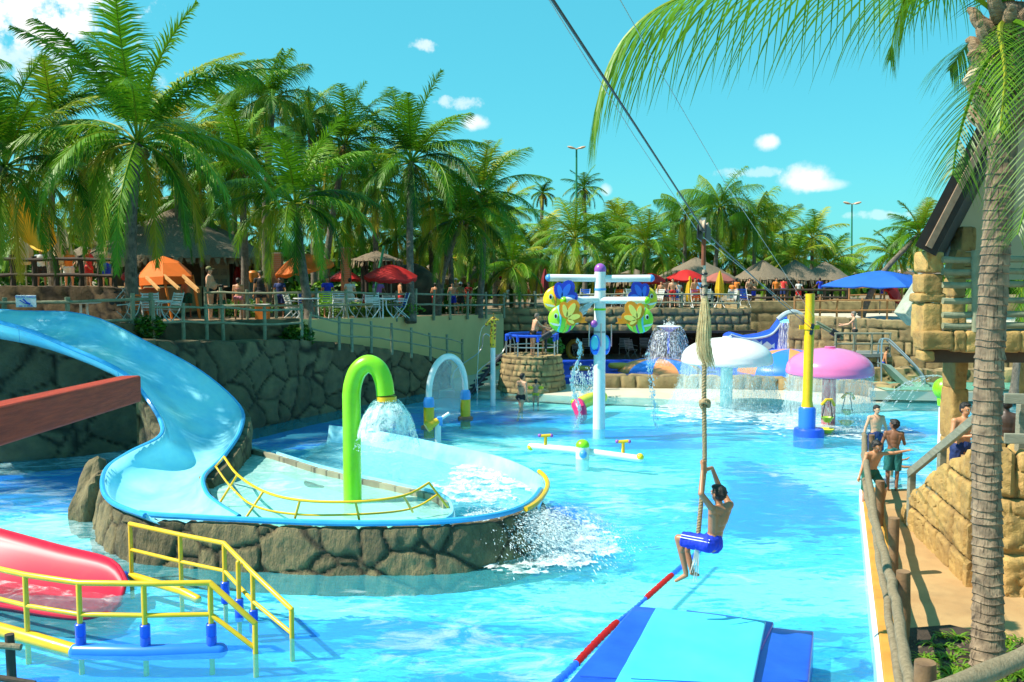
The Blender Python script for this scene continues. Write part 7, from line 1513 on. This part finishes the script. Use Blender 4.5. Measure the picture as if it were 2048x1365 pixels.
# litter bins, brick pillars, boards, lamp posts
c = T(506, 36); t = Thing('litter_bin', 'orange round litter bin on a post beside the photo boards', 'bin', c); mb = MB(); z0 = A(506, 565, 36).z; lathe(mb, [(.14, 0), (.19, .25), (.2, .38), (.15, .45), (0, .47)], (c.x, c.y, z0), 18); t.part('bin', mb, M_orange); mb = MB(); tube(mb, [c + Vector((-.15, -.1, 0)), Vector((c.x - .15, c.y - .1, z0 + .35))], .02, 6); t.part('post', mb, M_steel)
c = T(523, 31.2, -.3); t = Thing('litter_bin', 'square orange bin below the woman on the sandy landing', 'bin', c); mb = MB(); box(mb, c + Vector((0, 0, .42)), (.42, .42, .7)); t.part('bin', mb, M_orange, bevel=.02); mb = MB(); box(mb, c + Vector((0, 0, .80)), (.46, .46, .05)); t.part('lid', mb, M_plastic, bevel=.01)
for px, Y, w, top, lab in ((555, 38, .42, 505, 'brick pillar between the two palm trunks'), (692, 40, .40, 495, 'brick pillar left of the small thatched shelter'), (652, 43, .32, 490, 'brick pillar in shade behind the right trunk')):
    c = T(px, Y); ht = A(px, top, Y).z - c.z; mb = MB(); box(mb, c + Vector((0, 0, ht / 2)), (w, w, ht)); n = int(ht / .085)
    t = Thing('brick_pillar', lab, 'pillar', c, 'brick pillars in the cafe'); mb = MB()
    for k in range(n): box(mb, c + Vector((.004 * (k % 2), 0, .04 + k * .085)), (w + .012 * rn.random(), w + .01, .072))
    t.part('brickwork', mb, M_brick, smooth=False); mb = MB(); box(mb, c + Vector((0, 0, ht / 2)), (w - .03, w - .03, ht)); t.part('core', mb, mat('mortar', (.3, .24, .17), .9, .2, 5), smooth=False)
# photo boards
c = T(415, 41); t = Thing('notice_board', 'tall pale notice board covered with framed dark photos', 'board', c); z0, z1 = A(0, 575, 41).z, A(0, 512, 41).z; x0, x1 = A(402, 540, 41).x, A(458, 540, 41).x
mb = MB(); box(mb, ((x0 + x1) / 2, 41, (z0 + z1) / 2), (x1 - x0, .06, z1 - z0)); t.part('board', mb, mat('board_cream', (.50, .48, .34), .7, .1, 2), bevel=.01)
for i in range(3):
    for j in range(3):
        if i == 0 and j == 2: continue
        mb = MB(); box(mb, (x0 + (i + .55) * (x1 - x0) / 3.1, 40.95, z0 + (j + .5) * (z1 - z0) / 3.1), (.28, .02, .30)); t.part('photo', mb, mat('photo_grey', (.16, .18, .14), .4, .7, 9, col2=(.40, .40, .32)), smooth=False)
mb = MB(); c = T(512, 42); box(mb, c + Vector((0, 0, 1.3)), (1.1, .05, 1.4), Matrix.Rotation(.12, 3, 'Y')); single('notice_board', mb, mat('board_grey', (.35, .38, .32), .6, .1, 2), 'plain grey green board tilted behind the orange litter bin', 'board', c, bevel=.01)
mb = MB(); box(mb, T(350, 44) + Vector((0, 0, 1.4)), (6.5, .2, 2.8)); single('kiosk_wall', mb, mat('kiosk_dark', (.07, .06, .045), .9, .4, 2, col2=(.16, .13, .08)), 'dark wall of the thatched kiosk behind the orange pavilion', 'wall', T(350, 44))
# clock on green pole
c = T(625, 38); t = Thing('street_lamp', 'green pole with a round white clock face above the umbrella', 'lamp', c); mb = MB(); tube(mb, [c, A(625, 400, 38)], .05, 8); t.part('pole', mb, M_bark_g); mb = MB(); lathe(mb, [(0, -.03), (.15, -.03), (.15, .03), (0, .03)], A(631, 481, 37.8), 20, M=Matrix.Rotation(math.pi / 2, 3, 'X')); t.part('face', mb, M_plastic)
for px, py, Y, lab in ((1153, 299, 70, 'tall green floodlight mast left of centre above the palms'), (1704, 409, 95, 'thin green floodlight mast above the blue canopy')):
    c = T(px, Y); t = Thing('floodlight_mast', lab, 'lamp', c, 'floodlight masts'); tp_ = A(px, py, Y); mb = MB(); tube(mb, [c, tp_], [.11, .07], 10); t.part('mast', mb, M_bark_g); k_ = Y / 70
    for s_ in (-1, 1): mb = MB(); tube(mb, [tp_, tp_ + Vector((s_ * .25 * k_, 0, .12))], .05, 8); ball(mb, tp_ + Vector((s_ * .42 * k_, -.1, .12)), (.30 * k_, .2, .09 * k_), 14, 8, M=Matrix.Rotation(s_ * -.25, 3, 'Y')); t.part('floodlight', mb, mat('lamp_head', (.65, .42, .30), .5, .2, 4))
# slanted green pole, dark boulder, hedges
mb = MB(); tube(mb, [T(738, 35), A(768, 492, 35)], .05, 8); single('slanted_pole', mb, M_bark_g, 'slanted pale green pole leaning beside the red umbrella', 'pole', T(738, 35))
mb = MB(); c = T(820, 45); boulder(mb, c + Vector((0, 0, .9)), (1.5, 1.3, 1.45), 8, sc=.6); single('boulder', mb, mat('dark_boulder', (.11, .075, .045), .95, .4, 1.5, bump=1, bs=8, attr='stone'), 'big dark boulder behind the red umbrella', 'boulder', c)
def bush(c, r, label, seed, n=900, mm=None, ls=.07, group=None, cat='bush', name='bush', hh=.1):
    rn_ = random.Random(seed); mb = MB(); hue = []; t = Thing(name, label, cat, c, group)
    for i in range(n):
        d = Vector((rn_.gauss(0, 1), rn_.gauss(0, 1), rn_.gauss(0, 1))).normalized(); q = rn_.random() ** .35 * (1 + .25 * noise.noise(d * 2.3 + Vector((seed, 0, 0)))); p = Vector(c) + Vector((d.x * r[0] * q, d.y * r[1] * q, r[2] * .8 + d.z * r[2] * q))
        u = Vector((rn_.gauss(0, 1), rn_.gauss(0, 1), rn_.gauss(0, .6))).normalized(); w = u.orthogonal().normalized(); l = ls * rn_.uniform(.6, 1.4); mb.add([p - w * l * .4, p + u * l, p + w * l * .4, p - u * l * .7], [(0, 1, 2, 3)]); hue.extend([max(0, min(1, hh + rn_.gauss(0, .12)))] * 4)
    mb.at['hue'] = hue; t.part('leaves', mb, mm or M_bush, smooth=False); mb = MB()
    for k in range(5): tube(mb, [Vector(c), Vector(c) + Vector((rn_.uniform(-.5, .5) * r[0], rn_.uniform(-.5, .5) * r[1], r[2]))], [.03, .01], 5)
    t.part('stems', mb, M_logdark); return t
bush(T(760, 34.8), (1.6, .6, .38), 'clipped light green hedge behind the cafe tables', 1, 2600, hh=.35); bush(T(665, 36), (1.2, .6, .35), 'low green hedge behind the lime chair', 2, 1400, hh=.3)
bush(T(628, 38), (1.1, .8, .8), 'spiky pale green shrub beside the sitting woman', 3, 1600, ls=.16, hh=.3); bush(T(480, 34.5), (1.3, .5, .4), 'green hedge behind the standing family', 4, 1400, hh=.25)
bush(T(885, 46), (.8, .6, .8), 'bright green shrub right of the dark boulder', 5, 1100, hh=.3, ls=.1); bush(Vector((A(588, 660, 28.4).x, 28.9, 2.35)), (.5, .4, .35), 'dark green grassy tuft at the corner of the tan wall', 6, 900, ls=.12)
bush(Vector((A(283, 645, 25).x, 25.4, 2.8)), (.5, .35, .35), 'small dark plant behind the rim of the blue slide', 7, 700, ls=.1); bush(T(940, 46), (.9, .6, .5), 'low green shrub between the leaning trunks', 8, 900, hh=.3, ls=.1)
bush(Vector((A(1108, 690, 36).x, 38, .9)), (.5, .5, .6), 'bright green plant beside the water gun on the stone tower', 9, 700, hh=.3, ls=.1)
# ---- palms
GP = 'palms behind the pool'
palm('palm_tree', 'big coconut palm with a straight pale trunk left of the orange pavilion', 275, 285, 26.2, 320, base=(268, 650), nf=30, seed=3, r=.19, lw=.05, npair=60, group=GP, llen=.95, hb=.12, droopy=.95)
palm('palm_tree', 'coconut palm at the left edge with a curved leaning trunk', 10, 335, 26.6, 265, base=(112, 600), nf=28, seed=5, r=.17, npair=54, group=GP, llen=.85)
palm('palm_tree', 'young coconut palm with broad low fronds above the orange red umbrella', 590, 408, 30.4, 205, base=(572, 652), nf=24, seed=8, r=.16, npair=54, group=GP, llen=.9, droopy=.9)
palm('palm_tree', 'tall coconut palm in the middle of the left grove with upright top fronds', 822, 325, 37, 190, nf=30, seed=13, r=.16, npair=50, group=GP, llen=.95, base=(822, 640))
palm('palm_tree', 'leaning coconut palm whose dark trunk slants right of the red umbrella', 925, 440, 38.5, 150, base=(885, 625), nf=26, seed=21, r=.16, npair=46, group=GP, llen=.8)
palm('palm_tree', 'coconut palm with a yellowish crown right of the tallest one', 965, 390, 40, 140, nf=26, seed=23, r=.15, npair=46, group=GP, hb=.25, base=(962, 625))
palm('palm_tree', 'coconut palm at the top left of the grove behind the big one', 690, 290, 40, 150, nf=28, seed=29, r=.16, npair=46, group=GP, base=(690, 620))
palm('queen_palm', 'feathery palm rising above the left grove', 545, 200, 36, 130, nf=26, feather=True, seed=31, npair=60, group=GP, r=.17, hb=.22, droopy=.9, llen=.85)
palm('queen_palm', 'feathery palm left of the tall middle palm', 620, 240, 38, 95, nf=22, feather=True, seed=33, npair=54, group=GP, hb=.2)
palm('palm_tree', 'coconut palm with its crown against the dark trunks of the left grove', 480, 330, 33, 140, nf=26, seed=35, group=GP, npair=46, share='m1')
palm('palm_tree', 'small bright coconut palm above the parapet left of the spray post', 1025, 535, 44.8, 100, nf=22, seed=41, r=.15, npair=44, group=GP, hb=.25, base=(1025, 625))
palm('palm_tree', 'bright coconut palm behind the left arm of the spray post', 1150, 478, 50, 115, nf=26, seed=43, r=.17, npair=46, group=GP, hb=.28)
palm('palm_tree', 'bright coconut palm right of the spray post', 1292, 490, 53, 95, nf=26, seed=47, r=.16, npair=46, group=GP, hb=.25)
palm('royal_palm', 'dark distant palm left of the tall floodlight mast', 1085, 388, 78, 36, nf=18, seed=51, npair=34, group=GP, hb=0, share='r1', r=.2)
palm('royal_palm', 'dark distant palm touching the tall floodlight mast', 1168, 378, 78, 52, nf=20, seed=53, npair=36, group=GP, hb=0, r=.2)
palm('queen_palm', 'feathery palm left of the pulley', 1372, 432, 60, 85, nf=24, feather=True, seed=55, npair=50, group=GP, hb=.2, llen=1.0)
palm('queen_palm', 'tall feathery palm right behind the pulley', 1440, 415, 58, 95, nf=26, feather=True, seed=57, npair=54, group=GP, hb=.2, llen=1.1)
palm('queen_palm', 'feathery palm right of the pulley group', 1510, 440, 58, 88, nf=24, feather=True, seed=59, npair=52, group=GP, hb=.15, llen=1.1)
palm('palm_tree', 'coconut palm standing alone above the right hand huts', 1625, 478, 62, 82, nf=24, seed=61, npair=42, group=GP, hb=.25, r=.16)
palm('palm_tree', 'yellow green coconut palm low behind the right hand huts', 1590, 520, 60, 75, nf=24, seed=63, npair=40, group=GP, hb=.4, share='y1')
palm('palm_tree', 'coconut palm with its crown above the mossy concrete slab', 1838, 470, 44, 88, nf=26, seed=67, npair=44, group=GP, hb=.15, base=(1808, 640))
palm('palm_tree', 'darker coconut palm behind the blue canopy', 1785, 512, 50, 78, nf=24, seed=69, npair=42, group=GP, hb=.1)
palm('palm_tree', 'coconut palm between the lookout building and the foreground trunk', 2050, 520, 30, 180, nf=24, seed=71, npair=44, group=GP, hb=.05, ground=.5)
for px, py, Y, lab in ((-235, 130, 19.6, 'coconut palm just outside the left edge shading the slide'), (-330, 60, 21.5, 'second coconut palm outside the left edge above the slide'), (-640, 110, 19.2, 'coconut palm left of the splash pool, outside the frame'), (-760, 60, 22.5, 'coconut palm further left shading the blue water')):
    palm('palm_tree', lab, px, py, Y, 250, nf=24, seed=int(-px), group=GP, npair=40, share='sh', ground=0.0 if Y < 20 else 2.9, r=.17)
# background filler palms, partly hidden, each its own tree
fill = [(110, 250, 36, 150), (180, 380, 38, 130), (60, 470, 40, 110), (230, 440, 44, 110), (330, 470, 45, 110), (420, 400, 42, 120), (400, 490, 50, 100), (520, 470, 48, 100), (640, 380, 46, 110), (700, 440, 50, 100), (750, 380, 44, 110), (790, 470, 52, 90), (860, 480, 50, 90), (900, 520, 60, 80), (990, 480, 56, 80), (1075, 510, 58, 85), (1215, 520, 62, 75), (1235, 470, 66, 70), (1340, 520, 64, 75), (1400, 500, 66, 80), (1470, 520, 64, 75), (1545, 480, 66, 75), (1560, 545, 70, 60), (1660, 530, 68, 65), (1700, 552, 72, 48), (1860, 545, 60, 60), (460, 250, 44, 110), (350, 300, 40, 120), (890, 410, 46, 90), (1000, 430, 60, 70)]
rn = random.Random(99); shares = {}
where = ['above the closed cream umbrellas', 'left of the big straight trunk', 'low at the far left', 'behind the big straight trunk', 'over the large thatched roof', 'right of the big crown', 'over the photo boards', 'behind the orange litter bin', 'above the clock', 'over the brick pillars', 'left of the tall middle palm', 'over the small shelter', 'right of the tall middle trunk', 'over the leaning trunk', 'right of the yellowish crown', 'left of the floodlight mast foot', 'right of the spray post cap', 'between spray post and bright palm', 'left of the rope wrapping', 'behind the pulley', 'right of the zip cable', 'at the right end of the feathery group', 'low right of the feathery group', 'low right of the lone palm', 'beside the thin floodlight mast', 'behind the mossy slab', 'high behind the big crown', 'deep behind the big crown', 'right behind the tall middle palm', 'at the open sky edge of the left grove']
for i, (px, py, Y, Rp) in enumerate(fill):
    k = ('a', 'b', 'c', 'y1')[i % 4]; Rp *= 1.3 if px > 950 else 1.12; palm('palm_tree', 'background palm ' + where[i], px, py, Y, Rp, nf=26, seed=200 + i, npair=38, group='background palms filling the grove', share='f' + k, r=.15, hb=(.1, .3, .2, .35)[i % 4], dead=False, llen=None, lw=.07)
# far tree belts
for i, (x0, x1, Y, h_, lab) in enumerate(((-500, 420, 60, 10.5, 'dense belt of dark trees behind the left cafe'), (380, 1000, 75, 7.0, 'dense belt of trees behind the left palm grove'), (960, 1700, 90, 4.6, 'belt of shrubs and low trees behind the huts'), (1650, 2500, 90, 3.6, 'low belt of bushes behind the blue canopy'))):
    mb = MB(); hue = []; rn_ = random.Random(i + 5)
    for k in range(9000):
        px = rn_.uniform(x0, x1); y = Y + rn_.uniform(-4, 4); p = A(px, 540, y); top = h_ * (.65 + .5 * noise.noise(Vector((px * .012, 3, i))) + .15 * noise.noise(Vector((px * .05, 7, i)))); p.z = 2.2 + top * rn_.random() ** .8
        u = Vector((rn_.gauss(0, 1), rn_.gauss(0, .5), rn_.gauss(0, 1))).normalized(); w = u.orthogonal().normalized(); l = Y / 75 * rn_.uniform(.3, .75); mb.add([p - w * l * .35, p + u * l, p + w * l * .35, p - u * l * .7], [(0, 1, 2, 3)]); hue.extend([max(0, min(1, .12 + rn_.gauss(0, .12)))] * 4)
    mb.at['hue'] = hue; single('tree_belt', mb, M_bush, lab, None, A((x0 + x1) / 2, 540, Y), kind='stuff', smooth=False)
mb = MB(); lathe(mb, [(1.3, 0), (1.1, 5), (.6, 7.5), (0, 8.2)], T(866, 90), 20); single('white_tower', mb, M_white, 'white tapering tower glimpsed far behind the palms', 'tower', T(866, 90))
# ================================================================ PEOPLE
PI = math.pi
# hero: boy on rope
k = .93; Yc = 10.5
J = {}; def_ = lambda px, py, Y: A(px, py, Y)
face = Vector((-.72, .68, -.05)).normalized(); sideL = Vector((-.62, -.78, 0)).normalized()      # his left points to the camera's left-near
J = {'pel': A(1424, 1087, 10.50), 'wai': A(1431, 1065, 10.52), 'che': A(1440, 1036, 10.53), 'nek': A(1442, 1013, 10.54), 'hea': A(1436, 988, 10.56),
     'shL': A(1425, 1019, 10.38), 'shR': A(1459, 1010, 10.68), 'elL': A(1402, 988, 10.30), 'elR': A(1436, 968, 10.86), 'haL': A(1405, 942, 10.47), 'haR': A(1424, 936, 10.66),
     'hipL': A(1415, 1088, 10.43), 'hipR': A(1428, 1089, 10.60), 'knL': A(1357, 1077, 10.62), 'knR': A(1368, 1083, 10.78), 'anL': A(1372, 1146, 10.60), 'anR': A(1384, 1142, 10.68),
     'toL': A(1352, 1164, 10.62), 'toR': A(1396, 1152, 10.72)}
J['face'] = Vector((-.60, .80, .0)).normalized(); J['side'] = (J['shL'] - J['shR']); J['side'].z *= .3; J['side'].normalize(); J['fwd'] = Vector((-.75, .66, 0)).normalized()
loc = A(1424, 1087, 10.5)
for q in J:
    if q not in ('face', 'side', 'fwd'): J[q] = J[q] - loc
rp = lambda py: (A(1409, 925, Yr + .02) if py > 925 else A(1409, py, Yr + .01))
person('boy in blue shorts with white side stripes swinging on the rope, seen from behind', loc, J, k=k, skin='olive', shorts=('blue', .86), vox=.0065, fingers=True,
       curl={'L': (A(1407, 928, Yr + .02), (0, 0, 1)), 'R': (A(1408, 941, Yr + .02), (0, 0, 1))}, stripe=Vector((-.35, -.72, .62)).normalized())
def stand(px, pyfeet_h, label, **kw):
    """px, (Y, ground z)"""
    Y, z = pyfeet_h; sk = {q: kw.pop(q) for q in list(kw) if q in ('yaw', 'lean', 'aL', 'aR', 'lL', 'lR', 'head', 'sink', 'twist')}; kk = kw.get('k', 1.0)
    return person(label, Vector((A(px, 600, Y).x, Y, z)), skeleton(k=kk, **sk), **kw)
# boys on the walkway
b = G(1796, 982, .17)
stand(1797, (b.y, .175), 'boy in teal shorts standing on the wet walkway with his back to the camera', k=.86, yaw=PI - .25, skin='brown', shorts=('teal', .95), head=(.75, -.6, 0), vox=.011, aL=((.35, .1, -1), (.1, -.1, -1)), aR=((-.3, -.3, -1), (-.1, -1, .15)), lL=((.05, .03, -1), (-.05, .05, -1)), lR=((-.02, -.05, -1), (.04, .1, -1)), child=True)
stand(1752, (17.3, .0), 'boy in dark green shorts climbing out of the pool at the log fence', k=.86, yaw=.15, lean=.28, skin='tan', shorts=('green', .9), head=(.3, -1, -.45), vox=.011, aL=((.9, -.5, .15), (1, -.3, .25)), aR=((-.5, -.2, -1), (-.5, -.3, -1)), lL=((.45, -.45, -1), (.12, .35, -1)), lR=((-.1, -.1, -1), (-.05, .2, -1)), child=True, sink=.02)
b = G(1762, 868, 0)
stand(1760, (22.6, -.42), 'young man in patterned navy shorts standing in the pool facing the camera', k=1.0, yaw=.1, skin='fair', shorts=('navy', .85), head=(.15, -1, -.1), vox=.012, aL=((.35, 0, -1), (.15, .05, -1)), aR=((-.35, .05, -1), (-.12, 0, -1)))
stand(1790, (20.5, -.75), 'swimmer low in the water behind the boys with one arm out', k=.9, yaw=PI / 2, skin='tan', shorts=('navy', .8), head=(0, -1, 0), vox=.016, aL=((.3, -1, 0), (.2, -1, .1)), aR=((-.2, -1, -.2), (0, -1, 0)), sink=.25)
stand(1936, (15.2, .75), 'dark haired man with folded arms leaning behind the plank railing', k=1.0, yaw=.15, skin='tan', shorts=('navy', .9), head=(.1, -1, -.05), vox=.012, aL=((.35, -.25, -1), (-.8, -.8, .12)), aR=((-.35, -.25, -1), (.8, -.8, .2)), lean=.05)
stand(2022, (14.3, .85), 'dark skinned man in red shorts standing behind the right edge railing', k=1.08, yaw=PI - .5, skin='dark', shorts=('red', .5), head=(.3, -1, 0), vox=.013, aL=((.3, 0, -1), (.2, -.1, -1)), aR=((-.3, 0, -1), (-.2, -.1, -1)), lean=.1)
# woman and child in the pool
b = G(1042, 822, 0); stand(1042, (b.y, -.42), 'woman in a black bikini wading toward the stone tower', k=1.0, yaw=PI / 2 + .75, skin='fair', shorts=('black', .10), top='bikini', fem=True, hair='dark', vox=.016, lL=((.05, -.35, -1), (.02, -.1, -1)), lR=((-.05, .3, -1), (-.02, .45, -1)), aL=((.2, -.3, -1), (.1, -.5, -1)), aR=((-.2, .1, -1), (-.1, -.2, -1)), lean=.08)
b = G(1073, 806, 0); stand(1072, (b.y, -.30), 'small child with yellow armbands walking beside the woman in the black bikini', k=.66, yaw=PI - .3, skin='fair', shorts=('yellow', .06), vox=.018, child=True, aL=((.8, -.2, -.6), (.8, -.3, -.1)), aR=((-.8, -.1, -.6), (-.5, -.4, -.3)), fem=True, hair='dark')
t = Thing('armbands', 'yellow inflatable armbands on the small child', 'armbands', A(1080, 775, b.y)); 
for px in (1061, 1082): mb = MB(); ball(mb, A(px, 776, b.y - .05), (.10, .09, .07), 12, 8); t.part('armband', mb, M_fy)
# man and child on tower
tz_ = A(1065, 716, G(1065, 788, 0).y + .2).z; ty = G(1065, 788, 0).y + 1.1
stand(1066, (ty, tz_), 'heavy man in black swim briefs leaning over the water gun on the stone tower', k=.98, yaw=PI / 2 + .35, skin='fair', shorts=('black', .12), vox=.016, lean=.22, aL=((.1, -.8, -.8), (.05, -1, -.3)), aR=((-.1, -.8, -.8), (-.05, -1, -.3)), belly=.10, head=(0, -1, -.3), hair='grey')
stand(1086, (ty + .1, tz_), 'child behind the water gun on the stone tower', k=.80, yaw=PI / 2, skin='tan', shorts=('red', .3), vox=.02, lean=.1, aL=((.1, -.8, -.6), (.05, -1, -.1)), aR=((-.1, -.8, -.6), (-.05, -1, -.1)), child=True)
stand(1712, (35.5, A(1710, 705, 35.5).z - .05), 'man in black swim briefs aiming the water gun beside the carved wall', k=.98, yaw=-PI / 2 - .45, skin='fair', shorts=('black', .12), vox=.017, lean=.08, aL=((.05, -.8, -.8), (.05, -1, -.2)), aR=((-.05, -.8, -.8), (0, -1, -.1)), head=(0, -1, -.2), hair='grey')
# terrace people
TP_ = lambda Y, dz=0: (Y, TZ(Y) + dz)
stand(421, TP_(30.6, .0), 'big bellied man in a grey cap and dark trunks at the fence', k=1.05, yaw=PI / 2 + .1, skin='fair', shorts=('black', .12), vox=.02, belly=.28, lean=-.05, aL=((.1, -.6, -1), (.0, -1, -.3)), aR=((-.15, .1, -1), (0, -.2, -1)), hat=('olive', 'cap'))
stand(443, TP_(30.8, -.05), 'boy in green trunks standing between the big bellied man and the girl', k=.72, yaw=PI - .3, skin='fair', shorts=('green', .6), vox=.022, child=True, head=(.6, -.8, 0))
stand(477, TP_(31.0, -.05), 'girl in a red and pink bikini standing with her back to the camera', k=.86, yaw=PI, skin='tan', shorts=('pink', .08), top='bikini', vox=.02, fem=True, child=True)
stand(522, TP_(31.8, .0), 'woman in a black and green swimsuit standing behind the square orange bin', k=1.0, yaw=PI + .3, skin='tan', shorts=('black', .35), top='black', vox=.02, fem=True, head=(.7, -.6, -.2))
stand(618, TP_(32.6, .0), 'woman sitting reading under the orange red umbrella', k=.95, yaw=.9, skin='tan', shorts=('lightblue', .3), vox=.022, fem=True, lL=((.1, -1, -.05), (0, 0, -1)), lR=((-.1, -1, -.05), (0, 0, -1)), sink=0, aL=((.2, -.6, -.8), (0, -.9, .3)), aR=((-.2, -.6, -.8), (0, -.9, .3)), head=(0, -1, -.4))
stand(256, TP_(28.6, .6), 'woman behind the big palm trunk bending beside a dark pushchair', k=.92, yaw=PI / 2, skin='tan', shorts=('black', .4), top='black', vox=.022, lean=.2)
c = Vector((A(252, 600, 28.3).x, 28.3, TZ(28.3) + .55)); t = Thing('pushchair', 'dark folding pushchair beside the big palm trunk', 'pushchair', c)
for s_ in (-.2, .2):
    mb = MB(); tube(mb, [c + Vector((-.35, s_, .05)), c + Vector((.1, s_, .55)), c + Vector((.38, s_, 1.0))], .018, 6); tube(mb, [c + Vector((.3, s_, .05)), c + Vector((-.05, s_, .55))], .018, 6); t.part('frame', mb, M_steel)
    for x_ in (-.35, .3): mb = MB(); tube(mb, [c + Vector((x_, s_ - .02, .09)), c + Vector((x_, s_ + .02, .09))], .09, 12); t.part('wheel', mb, M_darkmetal)
mb = MB(); plate(mb, [c + Vector(q) for q in ((-.3, -.19, .4), (.05, -.19, .42), (.25, -.19, .85), (.25, .19, .85), (.05, .19, .42), (-.3, .19, .4))], (0, 0, 1), .05); t.part('seat', mb, cloth('black'))
mb = MB(); ball(mb, c + Vector((.12, 0, .88)), (.25, .22, .16), 12, 8); t.part('hood', mb, cloth('red'))
G5 = 'cafe guests on the left terrace'
for px, Y, sk, sc, tp_, yw, lab in ((655, 34.5, 'tan', 'blue', 'blue', .5, 'guest in blue behind the lime chair and hedge'), (700, 36.5, 'fair', 'white', 'white', PI, 'guest in white left of the red umbrella'), (757, 36.8, 'brown', 'black', 'purple', .3, 'guest in a purple top in the shade of the red umbrella'), (800, 38, 'tan', 'red', None, 2, 'bare chested guest right of the red umbrella pole'), (560, 35, 'brown', 'navy', 'navy', 0, 'guest in dark clothes between the two trunks'), (375, 34, 'tan', 'green', None, .8, 'bare chested guest right of the orange pavilion'), (215, 31.5, 'fair', 'blue', None, .5, 'bather in blue shorts on the upper terrace by the fence end'), (180, 32.5, 'tan', 'red', 'red', 1.5, 'guest in red on the upper terrace'), (140, 33, 'tan', 'white', 'orange', .2, 'guest in an orange top on the shaded upper terrace'), (85, 33, 'brown', 'black', 'white', .4, 'guest in a white shirt on the shaded upper terrace')):
    stand(px, TP_(Y, 1.0 if px < 230 else 0), lab, k=.92, yaw=yw, skin=sk, shorts=(sc, .7), top=tp_, vox=.034, group=G5, aL=((.4, -.4, -1), (0, -.8, -.3)), aR=((-.3, 0, -1), (0, -.6, -.8)))
G3 = 'people standing on the terrace by the leaning palms'
c3 = [(905, 41.5, 'fair', 'blue', None, 0.1, None, 'bare chested man in blue shorts, left of the group of three by the leaning trunk'), (921, 41.0, 'tan', 'black', 'olive', 2.6, ('white', 'cap'), 'person in a white cap and dark top, middle of the group of three'), (937, 41.2, 'tan', 'red', 'red', -.5, None, 'woman in a red swimsuit, right of the group of three'),
      (871, 42, 'tan', 'red', None, PI, None, 'person in red shorts behind the fence right of the dark boulder'), (912, 50, 'tan', 'white', None, 0, ('white', 'brim'), 'person in a white sun hat on the wooden steps'), (1001, 45, 'tan', 'black', None, PI, ('red', 'cap'), 'bare backed man in a red cap at the fence'), (1016, 50, 'brown', 'white', None, .2, None, 'man in white shorts standing behind the man in the red cap'), (1033, 44.8, 'fair', 'yellow', 'bikini', PI, None, 'woman in a pale bikini with her back to the camera at the parapet fence'), (1045, 46.5, 'brown', 'black', None, 2.5, None, 'bare backed man right of the woman in the pale bikini'), (1034, 52, 'tan', 'navy', None, 0, None, 'man in navy shorts further back left of the yellow fish'), (1054, 53, 'fair', 'red', None, 2, None, 'person in red shorts far back left of the yellow fish')]
for i, (px, Y, sk, sc, tp_, yw, ht, lab) in enumerate(c3):
    fm = tp_ == 'bikini' or sc == 'red' and tp_ == 'red'
    stand(px, TP_(Y, .25 if Y > 44 else .05), lab, k=.95 if Y > 44 else .85, yaw=yw, skin=sk, shorts=(sc, .1 if fm else .7), top=tp_, vox=.028, fem=fm, hat=ht, group=G3, aL=((.3, -.1 * (i % 3), -1), (-.2, -.6, -.6 + .4 * (i % 2))), aR=((-.3, 0, -1), (0, -.2 * (i % 4), -1)))
G4 = 'people in the shade behind the stone parapet'
c4 = [(1322, 48, 'tan', None, 'person leaning forward just right of the fish figures'), (1332, 49, 'brown', None, 'bare person left of the bright red umbrella pole'), (1345, 48.5, 'fair', None, 'pale person under the left rim of the bright red umbrella'), (1357, 50, 'tan', 'white', 'person in a white top under the bright red umbrella'), (1388, 48, 'tan', None, 'bare backed person just left of the rope wrapping'), (1397, 49, 'brown', 'lightblue', 'person in light blue left of the rope'), (1465, 50, 'brown', 'orange', 'person in an orange top right of the closed yellow umbrella'), (1472, 51, 'dark', 'orange', 'second person in orange at the dark corner post'), (1496, 53, 'fair', None, 'pale bare backed person left in the thatched bar'), (1506, 53, 'tan', None, 'tanned bare backed person in the thatched bar'), (1552, 53, 'tan', 'orange', 'waiter in an orange shirt in the thatched bar'), (1566, 54, 'tan', 'red', 'person in red in the thatched bar'), (1597, 54, 'brown', 'white', 'person in a white shirt right in the thatched bar'), (1640, 54, 'brown', 'blue', 'person in a blue shirt behind the dark fence right of the yellow post'), (1765, 52.5, 'tan', 'lightblue', 'person in light blue under the big blue canopy'), (1785, 53, 'tan', 'blue', 'person in blue at the right under the big blue canopy')]
for i, (px, Y, sk, tp_, lab) in enumerate(c4):
    stand(px, TP_(Y, .35), lab, k=.9 if i % 3 else .8, yaw=PI * (i % 2) + .4 * math.sin(i * 5), skin=sk, shorts=(('black', 'navy', 'red', 'green', 'blue')[i % 5], .7), top=tp_, vox=.032, group=G4, lean=.1 * (i % 3), aL=((.4, -.4, -1), (0, -.8, -.3)), aR=((-.3, 0, -1), (0, -.6, -.8)))
# two heads in the green pool and someone below the stair
for px, Y, lab in ((1803, 34.5, 'bather low in the green pool, left of the two'), (1823, 34.2, 'bather low in the green pool, right of the two')):
    stand(px, (Y, .10), lab, k=.8, yaw=PI, skin='brown', shorts=('navy', .6), vox=.03, sink=.55)
stand(1768, (34.8, .4), 'person half hidden below the steel handrails at the small green pool', k=.85, yaw=1.3, skin='tan', shorts=('blue', .6), vox=.03, sink=.1, lean=.3)
